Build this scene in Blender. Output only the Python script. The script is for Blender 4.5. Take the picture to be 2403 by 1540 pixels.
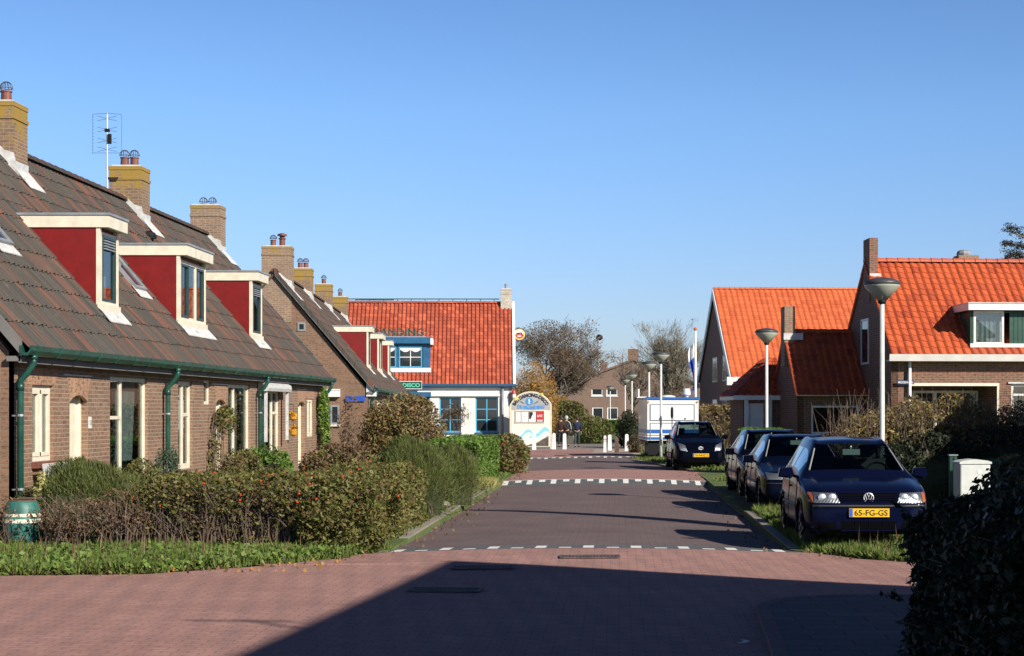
import bpy, bmesh, math, random
import numpy as np
from mathutils import Vector, Matrix
from mathutils.bvhtree import BVHTree
random.seed(7); RNG = np.random.default_rng(7)
for o in list(bpy.data.objects): bpy.data.objects.remove(o)
SC = bpy.context.scene; COL = SC.collection; R = math.radians

# ------------------------------------------------------------------ camera
FPX, VX, VY, EYE = 4000.0, 1453.0, 960.0, 1.85      # focal length and vanishing point measured on a 2403 x 1540 print
cam = bpy.data.cameras.new('camera'); cam_o = bpy.data.objects.new('camera', cam); COL.objects.link(cam_o)
cam.sensor_width = 36; cam.sensor_fit = 'HORIZONTAL'; cam.lens = FPX/2403*36
cam.shift_x = -(VX-1201.5)/2403; cam.shift_y = (VY-770)/2403
cam.clip_start = .1; cam.clip_end = 3000
cam_o.location = (0, 0, EYE); cam_o.rotation_euler = (R(90), 0, 0)
SC.camera = cam_o
# ------------------------------------------------------------------ sky and sun
SUN_AZ, SUN_EL = R(46), R(30)    # sun stands behind the camera, 46 deg round to the right
SX, SY = math.sin(SUN_AZ), -math.cos(SUN_AZ)
world = bpy.data.worlds.new('World'); SC.world = world; world.use_nodes = True
wn = world.node_tree.nodes; wl = world.node_tree.links
bg = wn['Background']; sky = wn.new('ShaderNodeTexSky'); sky.sky_type = 'NISHITA'
sky.sun_disc = False; sky.sun_elevation = SUN_EL; sky.sun_rotation = math.atan2(SX, SY)
sky.air_density = 1.0; sky.dust_density = 0.6; sky.ozone_density = 2.2; sky.altitude = 0
# cold blue air low down, deep dark blue overhead (a very clear autumn day)
tcw = wn.new('ShaderNodeTexCoord'); sp = wn.new('ShaderNodeSeparateXYZ'); wl.new(tcw.outputs['Generated'], sp.inputs[0])
rp = wn.new('ShaderNodeValToRGB'); el = rp.color_ramp.elements
el[0].position = 0; el[0].color = (.90, 1.0, 1.40, 1); el[1].position = .75; el[1].color = (.06, .10, .22, 1)
for p_, c_ in ((.07,(.84,1.0,1.42)),(.17,(.82,1.07,1.46)),(.235,(.72,.97,1.34)),(.31,(.42,.63,1.02)),(.45,(.15,.25,.47))):
    e_ = el.new(p_); e_.color = (*c_, 1)
wl.new(sp.outputs[2], rp.inputs[0])
mxw = wn.new('ShaderNodeMix'); mxw.data_type = 'RGBA'; mxw.blend_type = 'MULTIPLY'; mxw.inputs[0].default_value = 1
wl.new(sky.outputs[0], mxw.inputs[6]); wl.new(rp.outputs[0], mxw.inputs[7])
wl.new(mxw.outputs[2], bg.inputs[0]); bg.inputs[1].default_value = 0.081
sun = bpy.data.lights.new('sun', 'SUN'); sun.energy = 5.0; sun.angle = R(.53); sun.color = (1, .93, .82)
so = bpy.data.objects.new('sun', sun); COL.objects.link(so)
sdir = Vector((SX*math.cos(SUN_EL), SY*math.cos(SUN_EL), math.sin(SUN_EL)))
so.rotation_euler = sdir.to_track_quat('Z', 'Y').to_euler(); so.location = (20, -10, 30)
SC.view_settings.view_transform = 'Standard'; SC.view_settings.look = 'None'
SC.view_settings.gamma = 1; SC.view_settings.exposure = 0.38
SC.render.engine = 'CYCLES'
SC.cycles.max_bounces = 6; SC.cycles.transparent_max_bounces = 12

def PX(x, Z): return (x-VX)*Z/FPX          # real sideways metres of a thing seen at column x, Z metres away
def HZ(y, Z): return EYE+(VY-y)*Z/FPX      # real height of a thing seen at row y, Z metres away

# ------------------------------------------------------------------ helpers: meshes
class MB:
    def __init__(s): s.v=[]; s.f=[]; s.m=[]; s.uv={}
    def add(s, vs, fs, mi=0):
        n=len(s.v); s.v += [tuple(v) for v in vs]
        for f in fs: s.f.append(tuple(i+n for i in f)); s.m.append(mi)
        return s
    def quad(s, a, b, c, d, mi=0): return s.add([a,b,c,d], [(0,1,2,3)], mi)
    def box(s, x0, x1, y0, y1, z0, z1, mi=0, M=None):
        vs=[(x,y,z) for z in (z0,z1) for y in (y0,y1) for x in (x0,x1)]
        if M is not None: vs=[M@Vector(v) for v in vs]
        return s.add(vs, [(0,2,3,1),(4,5,7,6),(0,1,5,4),(2,6,7,3),(0,4,6,2),(1,3,7,5)], mi)
    def prism(s, pts, d, mi=0):
        """pts: closed loop of 3D points, extruded by vector d"""
        n=len(pts); d=Vector(d); vs=[Vector(p) for p in pts]+[Vector(p)+d for p in pts]
        fs=[tuple(range(n))[::-1], tuple(range(n,2*n))]+[(i,(i+1)%n,(i+1)%n+n,i+n) for i in range(n)]
        return s.add(vs, fs, mi)
    def tube(s, pts, r, n=8, mi=0, cap=True):
        pts=[Vector(p) for p in pts]; k=len(pts)
        rs = r if isinstance(r,(list,tuple)) else [r]*k
        vs=[]; up=None
        for i,p in enumerate(pts):
            d=(pts[min(i+1,k-1)]-pts[max(i-1,0)]).normalized()
            if up is None: up = Vector((0,0,1)) if abs(d.z)<.9 else Vector((1,0,0))
            a=d.cross(up)
            if a.length<1e-4: a=d.cross(Vector((0,1,0)))
            a.normalize(); b=d.cross(a).normalized(); up=b.cross(d) if False else up
            for j in range(n):
                t=2*math.pi*j/n; vs.append(p+(a*math.cos(t)+b*math.sin(t))*rs[i])
        fs=[(i*n+j,i*n+(j+1)%n,(i+1)*n+(j+1)%n,(i+1)*n+j) for i in range(k-1) for j in range(n)]
        if cap: fs+= [tuple(range(n))[::-1], tuple(range((k-1)*n,k*n))]
        return s.add(vs, fs, mi)
    def lathe(s, prof, n=20, c=(0,0,0), mi=0, M=None, cap=True):
        """prof: (radius, z) list round the z axis at c"""
        vs=[]
        for r,z in prof:
            for j in range(n):
                t=2*math.pi*j/n; v=Vector((r*math.cos(t), r*math.sin(t), z))
                if M is not None: v=M@v
                vs.append(v+Vector(c))
        k=len(prof); fs=[(i*n+j,i*n+(j+1)%n,(i+1)*n+(j+1)%n,(i+1)*n+j) for i in range(k-1) for j in range(n)]
        if cap: fs+=[tuple(range(n))[::-1], tuple(range((k-1)*n,k*n))]
        return s.add(vs, fs, mi)
    def mesh(s, name, mats, smooth=False, uv=True):
        me=bpy.data.meshes.new(name); me.from_pydata(s.v, [], s.f)
        for m in mats: me.materials.append(m)
        if any(s.m): me.polygons.foreach_set('material_index', s.m)
        if uv: box_uv(me, s.uv)
        if smooth: me.polygons.foreach_set('use_smooth',[True]*len(me.polygons))
        me.update(); return me

def box_uv(me, given=None):
    uvl=me.uv_layers.new(name='UVMap'); data=uvl.data; V=me.vertices
    for p in me.polygons:
        if given and p.index in given:
            for li,c in zip(p.loop_indices, given[p.index]): data[li].uv=c
            continue
        n=p.normal
        if abs(n.z)>.93: t=Vector((1,0,0)); b=Vector((0,1,0))
        else:
            t=Vector((0,0,1)).cross(n).normalized(); b=n.cross(t)
        for li in p.loop_indices:
            c=V[me.loops[li].vertex_index].co; data[li].uv=(c.dot(t), c.dot(b))

def obj(name, mb, mat, parent=None, smooth=False, loc=None, rot=None, label=None, uv=True):
    mats = mat if isinstance(mat,(list,tuple)) else [mat]
    me = mb.mesh(name, mats, smooth, uv) if isinstance(mb, MB) else mb
    if not isinstance(mb, MB) and not me.materials:
        for m in mats: me.materials.append(m)
    o=bpy.data.objects.new(name, me); COL.objects.link(o)
    if parent: o.parent=parent
    if loc: o.location=loc
    if rot: o.rotation_euler=rot
    if label: o['label']=label
    return o
def thing(name, label, cat, loc=(0,0,0), rz=0, group=None):
    o=bpy.data.objects.new(name, None); COL.objects.link(o); o.location=loc; o.rotation_euler=(0,0,rz)
    o.empty_display_size=.2; o['label']=label; o['category']=cat
    if group: o['group']=group
    return o
def tag(o, label, cat, group=None):
    o['label']=label; o['category']=cat
    if group: o['group']=group
    return o
def struct(name, mb, mat, **k):
    o=obj(name, mb, mat, **k); o['kind']='structure'; return o
def copy_tree(o, parent=None):
    c=o.copy(); COL.objects.link(c)
    if parent: c.parent=parent
    for ch in list(o.children): copy_tree(ch, c)
    return c
def relabel(o, label, **k):
    o['label']=label
    for a,b in k.items(): o[a]=b

# ------------------------------------------------------------------ materials
def nmat(name, base=(.5,.5,.5), rough=.7, metal=0, spec=None, coat=0):
    m=bpy.data.materials.new(name); m.use_nodes=True; b=m.node_tree.nodes['Principled BSDF']
    b.inputs['Base Color'].default_value=(*base,1); b.inputs['Roughness'].default_value=rough
    b.inputs['Metallic'].default_value=metal
    if spec is not None: b.inputs['Specular IOR Level'].default_value=spec
    if coat: b.inputs['Coat Weight'].default_value=coat; b.inputs['Coat Roughness'].default_value=.03
    return m
class NT:
    def __init__(s, m): s.t=m.node_tree; s.n=s.t.nodes; s.l=s.t.links; s.b=s.n['Principled BSDF']
    def node(s, kind, **k):
        n=s.n.new(kind)
        for a,b in k.items():
            if a.startswith('_'): setattr(n, a[1:], b)
            else: n.inputs[a.replace('_',' ')].default_value=b
        return n
    def ln(s, a, b): s.l.new(a, b)
    def ramp(s, src, stops, interp='LINEAR'):
        r=s.n.new('ShaderNodeValToRGB'); e=r.color_ramp; e.interpolation=interp
        e.elements[0].position=stops[0][0]; e.elements[0].color=(*stops[0][1],1)
        e.elements[1].position=stops[-1][0]; e.elements[1].color=(*stops[-1][1],1)
        for p,c in stops[1:-1]: el=e.elements.new(p); el.color=(*c,1)
        s.ln(src, r.inputs[0]); return r.outputs[0]
    def mix(s, fac, a, b, mode='MIX'):
        m=s.n.new('ShaderNodeMix'); m.data_type='RGBA'; m.blend_type=mode
        if isinstance(fac,(int,float)): m.inputs[0].default_value=fac
        else: s.ln(fac, m.inputs[0])
        for v,i in ((a,6),(b,7)):
            if isinstance(v,tuple): m.inputs[i].default_value=(*v,1)
            else: s.ln(v, m.inputs[i])
        return m.outputs[2]
    def noise(s, scale, detail=4, vec=None, rough=.6):
        n=s.n.new('ShaderNodeTexNoise'); n.inputs['Scale'].default_value=scale; n.inputs['Detail'].default_value=detail
        n.inputs['Roughness'].default_value=rough
        if vec is not None: s.ln(vec, n.inputs['Vector'])
        return n.outputs['Fac']
    def bump(s, h, strength=.4, dist=.01):
        b=s.n.new('ShaderNodeBump'); b.inputs['Strength'].default_value=strength; b.inputs['Distance'].default_value=dist
        s.ln(h, b.inputs['Height']); s.ln(b.outputs[0], s.b.inputs['Normal'])
    def tc(s, which='UV'): return s.n.new('ShaderNodeTexCoord').outputs[which]
    def map(s, vec, scale=(1,1,1), rot=(0,0,0)):
        m=s.n.new('ShaderNodeMapping'); m.inputs['Scale'].default_value=scale; m.inputs['Rotation'].default_value=rot
        s.ln(vec, m.inputs['Vector']); return m.outputs[0]
    def math(s, op, a, b=None):
        m=s.n.new('ShaderNodeMath'); m.operation=op
        for i,v in enumerate((a,b)):
            if v is None: continue
            if isinstance(v,(int,float)): m.inputs[i].default_value=v
            else: s.ln(v, m.inputs[i])
        return m.outputs[0]

def brick_mat(name, c1, c2, mortar, bw=.22, bh=.065, dark=(.08,.05,.04), stain=None, msize=.010):
    m=nmat(name, c1, .88); t=NT(m); uv=t.tc('UV')
    b=t.node('ShaderNodeTexBrick'); t.ln(uv, b.inputs['Vector'])
    b.inputs['Scale'].default_value=1; b.inputs['Brick Width'].default_value=bw; b.inputs['Row Height'].default_value=bh
    b.inputs['Mortar Size'].default_value=msize*.6; b.inputs['Mortar Smooth'].default_value=.2; b.inputs['Bias'].default_value=-.1
    b.inputs['Color1'].default_value=(*c1,1); b.inputs['Color2'].default_value=(*c2,1); b.inputs['Mortar'].default_value=(*mortar,1)
    # individual burnt bricks
    n1=t.noise(1.6, 5, uv); n2=t.noise(9, 3, t.map(uv,(1,2.6,1)))
    col=t.mix(t.ramp(n2,[(.50,(0,0,0)),(.66,(1,1,1))]), b.outputs['Color'], dark)
    mm=t.n.new('ShaderNodeMix'); mm.data_type='RGBA'; t.ln(b.outputs['Fac'], mm.inputs[0]); t.ln(col, mm.inputs[6]); mm.inputs[7].default_value=(*mortar,1)
    col=mm.outputs[2]
    col=t.mix(.45, col, t.ramp(n1,[(.3,(.72,.70,.68)),(.7,(1.22,1.2,1.16))]), 'MULTIPLY')
    if stain:
        z=t.n.new('ShaderNodeSeparateXYZ'); t.ln(t.tc('Object'), z.inputs[0])
        n3=t.noise(3.2,8,t.tc('Object'),.72)
        f=t.math('SUBTRACT', t.math('ADD', t.math('MULTIPLY', n3, 3.2), t.math('MULTIPLY', z.outputs[2], stain[1])), stain[2])
        col=t.mix(t.ramp(f,[(.0,(0,0,0)),(.3,(.9,.9,.9))]), col, stain[0])
    t.ln(col, t.b.inputs['Base Color'])
    h=t.math('SUBTRACT', t.math('MULTIPLY', t.noise(60,2,uv), .3), b.outputs['Fac']); t.bump(h, .5, .008)
    return m
def tile_mat(name, base, alt, old, oldamt=.5, streak=None, rough=.75):
    """tile roof: UV counts tiles, one random tone per tile, plus weathering"""
    m=nmat(name, base, rough); t=NT(m); uv=t.tc('UV')
    sn=t.n.new('ShaderNodeVectorMath'); sn.operation='FLOOR'; t.ln(uv, sn.inputs[0])
    wn_=t.n.new('ShaderNodeTexWhiteNoise'); wn_.noise_dimensions='2D'; t.ln(sn.outputs[0], wn_.inputs['Vector'])
    big=t.noise(.11,4,sn.outputs[0]); fine=t.noise(7,4,uv)
    f=t.math('ADD', t.math('MULTIPLY', wn_.outputs[0], .5), t.math('MULTIPLY', big, .9))
    col=t.ramp(f,[(.42,base),(.66,alt),(.93,old)])
    if streak:
        s2=t.noise(.5,3,t.map(sn.outputs[0],(1.6,.35,1)))
        f2=t.math('ADD', s2, t.math('MULTIPLY', wn_.outputs[0], .22))
        col=t.mix(t.ramp(f2,[(.63,(0,0,0)),(.78,(1,1,1))]), col, streak)
    col=t.mix(.5, col, t.ramp(fine,[(.3,(.7,.7,.7)),(.7,(1.15,1.15,1.15))]), 'MULTIPLY')
    if oldamt:
        l=t.noise(2.3,6,uv); col=t.mix(t.ramp(l,[(.60,(0,0,0)),(.8,(oldamt,oldamt,oldamt))]), col, (.30,.27,.16))
    t.ln(col, t.b.inputs['Base Color']); t.bump(fine,.25,.01); return m
def leaf_mat(name, cols, rough=.55, trans=.25):
    m=nmat(name, cols[0], rough, spec=.3); t=NT(m)
    g=t.n.new('ShaderNodeNewGeometry'); n=len(cols)
    col=t.ramp(g.outputs['Random Per Island'], [(i/(n-1), c) for i,c in enumerate(cols)])
    t.ln(col, t.b.inputs['Base Color'])
    if trans:
        tr=t.n.new('ShaderNodeBsdfTranslucent'); t.ln(col, tr.inputs[0]); mx=t.n.new('ShaderNodeMixShader'); mx.inputs[0].default_value=trans
        out=[x for x in t.n if x.type=='OUTPUT_MATERIAL'][0]
        t.ln(t.b.outputs[0], mx.inputs[1]); t.ln(tr.outputs[0], mx.inputs[2]); t.ln(mx.outputs[0], out.inputs[0])
    return m
def glass_mat(name, tint=(.6,.66,.66), refl=.12, rough=.01):
    m=bpy.data.materials.new(name); m.use_nodes=True; nt=m.node_tree; nt.nodes.clear()
    o=nt.nodes.new('ShaderNodeOutputMaterial'); a=nt.nodes.new('ShaderNodeBsdfTransparent'); a.inputs[0].default_value=(*tint,1)
    g=nt.nodes.new('ShaderNodeBsdfGlossy'); g.inputs['Roughness'].default_value=rough
    f=nt.nodes.new('ShaderNodeLayerWeight'); pw=nt.nodes.new('ShaderNodeMath'); pw.operation='POWER'; pw.inputs[1].default_value=4.5
    nt.links.new(f.outputs['Facing'], pw.inputs[0])
    ad=nt.nodes.new('ShaderNodeMath'); ad.operation='ADD'; ad.inputs[1].default_value=refl; ad.use_clamp=True
    n=nt.nodes.new('ShaderNodeTexNoise'); n.inputs['Scale'].default_value=1.3; b=nt.nodes.new('ShaderNodeBump'); b.inputs['Strength'].default_value=.05
    nt.links.new(n.outputs[0], b.inputs['Height']); nt.links.new(b.outputs[0], g.inputs['Normal'])
    mx=nt.nodes.new('ShaderNodeMixShader'); nt.links.new(pw.outputs[0], ad.inputs[0]); nt.links.new(ad.outputs[0], mx.inputs[0])
    nt.links.new(a.outputs[0], mx.inputs[1]); nt.links.new(g.outputs[0], mx.inputs[2]); nt.links.new(mx.outputs[0], o.inputs[0]); return m
def paint(name, base, rough=.5, wear=.12, scale=3, metal=0):
    m=nmat(name, base, rough, metal); t=NT(m); n=t.noise(scale,6,t.tc('Object'))
    lo=tuple(c*(1-wear*2) for c in base); hi=tuple(min(1,c*(1+wear)) for c in base)
    t.ln(t.ramp(n,[(.3,lo),(.7,hi)]), t.b.inputs['Base Color']); return m

M={}
M['brick_l']=brick_mat('brown_brick',(.285,.165,.10),(.205,.115,.073),(.35,.29,.235),dark=(.13,.075,.05))
M['brick_g']=brick_mat('brown_gable_brick',(.255,.145,.09),(.195,.11,.07),(.24,.18,.13),dark=(.125,.07,.048))
M['brick_ch']=brick_mat('lichen_chimney_brick',(.27,.17,.10),(.21,.125,.08),(.34,.29,.22),dark=(.14,.09,.06),stain=((.33,.21,.035),.9,7.75))
M['brick_ch2']=brick_mat('plain_chimney_brick',(.30,.20,.13),(.24,.15,.10),(.40,.34,.27),dark=(.16,.11,.08),stain=((.30,.21,.05),1.6,13.25))
M['brick_r']=brick_mat('purple_brown_brick',(.25,.105,.075),(.19,.10,.06),(.30,.24,.17),dark=(.06,.035,.035))
M['brick_w']=brick_mat('white_painted_brick',(.80,.79,.76),(.74,.73,.70),(.66,.64,.60),dark=(.80,.79,.77))
M['brick_wch']=brick_mat('worn_white_brick',(.55,.52,.46),(.42,.38,.32),(.60,.58,.52),dark=(.30,.26,.15))
M['brick_far']=brick_mat('grey_brown_brick',(.23,.145,.11),(.19,.12,.09),(.25,.19,.15),dark=(.15,.10,.08))
M['lintel']=brick_mat('soldier_course',(.42,.23,.13),(.36,.19,.11),(.40,.31,.24),bw=.065,bh=.5)
M['tile_g']=tile_mat('weathered_grey_tiles',(.052,.046,.039),(.074,.065,.053),(.044,.040,.035),.30,streak=(.165,.066,.040))
M['tile_o']=tile_mat('orange_tiles',(.48,.088,.027),(.55,.108,.034),(.39,.068,.026),.16,rough=.62)
M['tile_o2']=tile_mat('bright_orange_tiles',(.60,.130,.044),(.66,.15,.052),(.52,.11,.04),.08,rough=.6)
M['tile_r']=tile_mat('red_tiles',(.40,.074,.034),(.30,.056,.028),(.50,.11,.05),.25,rough=.7)
M['tile_far']=tile_mat('brown_far_tiles',(.20,.12,.09),(.26,.15,.11),(.15,.10,.08),.2)
M['cream']=paint('cream_paint',(.76,.70,.55),.5,.09,5)
def panel_mat():
    m=nmat('ox_red_panel',(.205,.011,.009),.42); t=NT(m); oc=t.tc('Object'); w=t.n.new('ShaderNodeTexNoise'); w.inputs['Scale'].default_value=1.0; w.inputs['Detail'].default_value=6
    t.ln(t.map(oc,(5,5,.7)),w.inputs['Vector']); n=t.noise(2.5,6,oc)
    c=t.ramp(t.math('ADD',t.math('MULTIPLY',w.outputs['Fac'],.6),t.math('MULTIPLY',n,.4)),[(.32,(.150,.008,.008)),(.55,(.205,.011,.009)),(.72,(.235,.020,.016))]); t.ln(c,t.b.inputs['Base Color']); return m
M['redp']=panel_mat()
M['white']=paint('white_paint',(.80,.80,.78),.45,.05)
M['white_r']=paint('dull_white_paint',(.74,.71,.66),.5,.07)  # a slightly darker, warmer white
M['green']=paint('green_gutter_paint',(.018,.085,.064),.35,.3)
M['dgreen']=paint('dark_green_boards',(.018,.075,.05),.5,.2)
M['redp']=paint('ox_red_panel',(.205,.011,.009),.45,.10,6)
M['blue']=paint('blue_paint',(.028,.125,.25),.4,.12)
M['lblue']=paint('light_blue_paint',(.08,.36,.56),.4,.1)
M['lead']=paint('lead_sheet',(.62,.62,.60),.5,.15,8)
M['zinc']=paint('zinc_grey',(.28,.30,.32),.4,.15,5)
M['dark']=nmat('dark_void',(.02,.02,.022),.8)
M['soffit']=paint('grey_soffit',(.18,.17,.16),.8)
M['glass']=glass_mat('window_glass',(.62,.68,.68),.12)
M['sashgreen']=paint('dark_green_sash',(.025,.06,.06),.4)
M['curtain']=paint('net_curtain',(.80,.82,.80),.9,.15,12)
M['curtain2']=paint('dark_red_curtain',(.42,.12,.07),.9,.3,9)
M['pot']=paint('terracotta_pot',(.20,.07,.05),.6,.25)
M['wire']=nmat('cowl_wire',(.10,.10,.11),.5,.6)
M['metal']=nmat('galvanised_steel',(.50,.52,.54),.38,.7)
M['post']=paint('pale_lamp_post',(.60,.62,.60),.5,.08,6)
M['black']=nmat('black_plastic',(.014,.014,.016),.6,spec=.2)
M['rubber']=nmat('tyre_rubber',(.022,.022,.024),.85)
M['bark']=paint('grey_bark',(.20,.165,.13),.9,.3,8)
M['twig']=paint('brown_twig',(.155,.11,.08),.9,.25,20)
M['interior']=nmat('room_interior',(.10,.085,.07),.9)
# paving
def pave(name, c1, c2, mort, bw, bh, big=(.85,1.12), rot=0, stripes=0, bump=.5, msize=.006):
    m=nmat(name,c1,.85); t=NT(m); oc=t.map(t.tc('Object'),(1,1,1),(0,0,rot))
    b=t.node('ShaderNodeTexBrick'); t.ln(oc,b.inputs['Vector']); b.inputs['Scale'].default_value=1
    b.inputs['Brick Width'].default_value=bw; b.inputs['Row Height'].default_value=bh; b.inputs['Mortar Size'].default_value=msize
    b.inputs['Mortar Smooth'].default_value=.3
    for k,c in (('Color1',c1),('Color2',c2),('Mortar',mort)): b.inputs[k].default_value=(*c,1)
    col=b.outputs['Color']; n=t.noise(.9,6,oc); n2=t.noise(14,4,oc)
    col=t.mix(1,col,t.ramp(n,[(.25,(big[0],)*3),(.75,(big[1],)*3)]),'MULTIPLY')
    col=t.mix(.5,col,t.ramp(n2,[(.3,(.75,.75,.75)),(.7,(1.2,1.2,1.2))]),'MULTIPLY')
    st=t.noise(.35,5,oc,.7); col=t.mix(t.ramp(st,[(.55,(0,0,0)),(.75,(.45,.45,.45))]),col,tuple(c*.62 for c in c1))
    sd=t.noise(2.6,7,oc,.75); col=t.mix(t.ramp(sd,[(.60,(0,0,0)),(.78,(.5,.5,.5))]),col,(c1[0]*1.05+.05,c1[1]*1.15+.05,c1[2]*1.05+.03))
    if stripes:
        w=t.n.new('ShaderNodeTexWave'); w.wave_type='BANDS'; w.bands_direction='X'; w.inputs['Scale'].default_value=stripes
        w.inputs['Distortion'].default_value=.7; w.inputs['Detail'].default_value=3; w.inputs['Detail Scale'].default_value=1.5
        t.ln(t.map(t.tc('Object'),(1,1,1),(0,0,R(-9))),w.inputs['Vector'])
        col=t.mix(1,col,t.ramp(w.outputs['Fac'],[(.15,(.93,.935,.955)),(.7,(1.04,1.03,1.02))]),'MULTIPLY')
    t.ln(col,t.b.inputs['Base Color']); t.bump(t.math('SUBTRACT',t.math('MULTIPLY',n2,.4),b.outputs['Fac']),bump,.006)
    return m
M['pave_pink']=pave('pink_brick_paving',(.40,.222,.185),(.345,.185,.16),(.20,.125,.108),.205,.105,stripes=1.0)
M['pave_road']=pave('purple_brown_brick_road',(.165,.112,.108),(.135,.095,.094),(.085,.065,.062),.205,.105,(.78,1.18))
M['pave_grey']=pave('grey_brick_paving',(.22,.20,.185),(.18,.165,.155),(.10,.09,.08),.205,.105)
M['slabs']=pave('concrete_slab_pavement',(.10,.105,.11),(.07,.075,.085),(.03,.035,.04),.60,.30,msize=.012)
M['ramp']=pave('dark_grey_ramp_blocks',(.115,.125,.13),(.095,.105,.11),(.06,.06,.06),.205,.205)
M['kerb']=pave('concrete_kerb',(.29,.26,.215),(.24,.215,.18),(.10,.09,.08),9,1.0)
M['mark']=paint('white_road_blocks',(.80,.80,.77),.7,.08,20)
def ground_mat():
    m=nmat('verge_soil_and_grass',(.1,.14,.04),.95); t=NT(m); oc=t.tc('Object')
    n=t.noise(.7,8,oc); n2=t.noise(18,5,oc)
    c=t.ramp(n,[(.3,(.075,.11,.025)),(.5,(.10,.15,.035)),(.7,(.15,.125,.07))])
    c=t.mix(.7,c,t.ramp(n2,[(.3,(.55,.55,.5)),(.7,(1.3,1.3,1.25))]),'MULTIPLY'); t.ln(c,t.b.inputs['Base Color']); t.bump(n2,.8,.04); return m
M['ground']=ground_mat()
M['soil']=paint('garden_soil',(.13,.10,.07),.95,.3,12)
# leaves
M['grass']=leaf_mat('grass_blades',[(.08,.13,.020),(.12,.19,.030),(.17,.24,.045),(.22,.23,.09),(.055,.09,.018)],.6,.3)
M['lf_rose']=leaf_mat('rose_hedge_leaves',[(.07,.095,.022),(.13,.16,.038),(.22,.19,.055),(.17,.10,.045),(.06,.075,.022),(.28,.26,.09)])
M['lf_weed']=leaf_mat('verge_weed_leaves',[(.10,.17,.03),(.15,.24,.045),(.20,.28,.065),(.07,.12,.025)])
M['lf_brown']=leaf_mat('withered_leaves',[(.16,.09,.055),(.24,.13,.07),(.20,.15,.09),(.13,.085,.06)])
M['lf_broom']=leaf_mat('broom_sprigs',[(.10,.13,.035),(.13,.18,.045),(.16,.20,.055),(.18,.17,.07),(.085,.11,.03)],.6,.35)
M['lf_green']=leaf_mat('clipped_green_leaves',[(.06,.12,.018),(.10,.19,.03),(.17,.28,.05),(.07,.10,.02)])
M['lf_hydr']=leaf_mat('olive_brown_leaves',[(.15,.13,.045),(.25,.19,.075),(.30,.17,.08),(.11,.11,.035),(.33,.28,.13)])
M['lf_dark']=leaf_mat('evergreen_and_shaded_leaves',[(.012,.020,.010),(.02,.031,.014),(.036,.043,.02),(.014,.02,.010)],.5,.1)
M['lf_fir']=leaf_mat('blue_green_needles',[(.05,.10,.06),(.08,.14,.09),(.045,.08,.045)])
M['lf_conif']=leaf_mat('conifer_sprays',[(.018,.028,.012),(.035,.042,.018),(.075,.05,.022),(.015,.022,.010)],.6,.08)
M['lf_autumn']=leaf_mat('autumn_willow_leaves',[(.42,.20,.045),(.52,.27,.06),(.36,.24,.07),(.30,.15,.05)])
M['lf_ruddy']=leaf_mat('ruddy_remaining_leaves',[(.22,.12,.085),(.17,.12,.08),(.12,.12,.06),(.26,.13,.08)])
M['lf_olive']=leaf_mat('olive_shrub_leaves',[(.08,.10,.03),(.13,.15,.045),(.20,.17,.06),(.09,.085,.03)])
M['lf_ivy']=leaf_mat('ivy_leaves',[(.10,.20,.03),(.20,.32,.05),(.07,.12,.02),(.30,.38,.10)])
M['lf_yel']=leaf_mat('yellow_variegated_leaves',[(.55,.48,.14),(.65,.60,.30),(.20,.22,.05),(.45,.40,.12)])
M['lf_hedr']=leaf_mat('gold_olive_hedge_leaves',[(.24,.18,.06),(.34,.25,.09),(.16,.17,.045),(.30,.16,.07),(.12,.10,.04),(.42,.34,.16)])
M['berry']=nmat('red_rose_hips',(.60,.07,.02),.4)
M['yellow']=paint('yellow_flowers',(.62,.30,.02),.7,.3,20)

# ------------------------------------------------------------------ helpers: leaves and twigs
def quads_mesh(name, P, A, B, mat):
    """P centres, A and B half axes (n x 3): rhombic leaves"""
    n=len(P); V=np.empty((n,4,3)); V[:,0]=P-A; V[:,1]=P+B; V[:,2]=P+A; V[:,3]=P-B
    me=bpy.data.meshes.new(name); me.vertices.add(n*4); me.vertices.foreach_set('co', V.reshape(-1).astype(np.float32))
    me.loops.add(n*4); me.loops.foreach_set('vertex_index', np.arange(n*4,dtype=np.int32))
    me.polygons.add(n); me.polygons.foreach_set('loop_start', np.arange(0,n*4,4,dtype=np.int32))
    me.polygons.foreach_set('loop_total', np.full(n,4,dtype=np.int32))
    me.materials.append(mat); me.update(calc_edges=True); me.validate(); return me
def unit(v): return v/np.maximum(np.linalg.norm(v,axis=1,keepdims=True),1e-6)
def leaves(P, size, mat, name='leaves', aspect=.5, up=0, jit=.55, out=None):
    n=len(P); d=RNG.normal(size=(n,3))
    if up: d=unit(d)*(1-up)+np.array([0,0,1.])*up+unit(d)*.15
    d=unit(d); q=RNG.normal(size=(n,3))
    if out is not None: q=np.cross(d, unit(out)+RNG.normal(size=(n,3))*.6)
    else: q=np.cross(d,q)
    q=unit(q); s=size*(1+RNG.uniform(-jit,jit,(n,1)))*.5
    return quads_mesh(name, P, d*s, q*s*aspect, mat)
def blob(n, c, r, clumps=40, spread=.28, shell=.55, flat=0):
    """clumpy points filling an ellipsoid"""
    k=unit(RNG.normal(size=(clumps,3)))*(shell+(1-shell)*RNG.uniform(0,1,(clumps,1)))**.6
    sz=RNG.uniform(.6,1.3,clumps)
    i=RNG.integers(0,clumps,n); P=k[i]+RNG.normal(size=(n,3))*spread*sz[i][:,None]*.6
    L_=np.linalg.norm(P,axis=1,keepdims=True); P=np.where(L_>1.1,P/L_*(1.1-.12*RNG.uniform(0,1,L_.shape)),P)
    if flat: P[:,2]=np.maximum(P[:,2],-flat)
    return P*np.array(r)+np.array(c)
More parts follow.
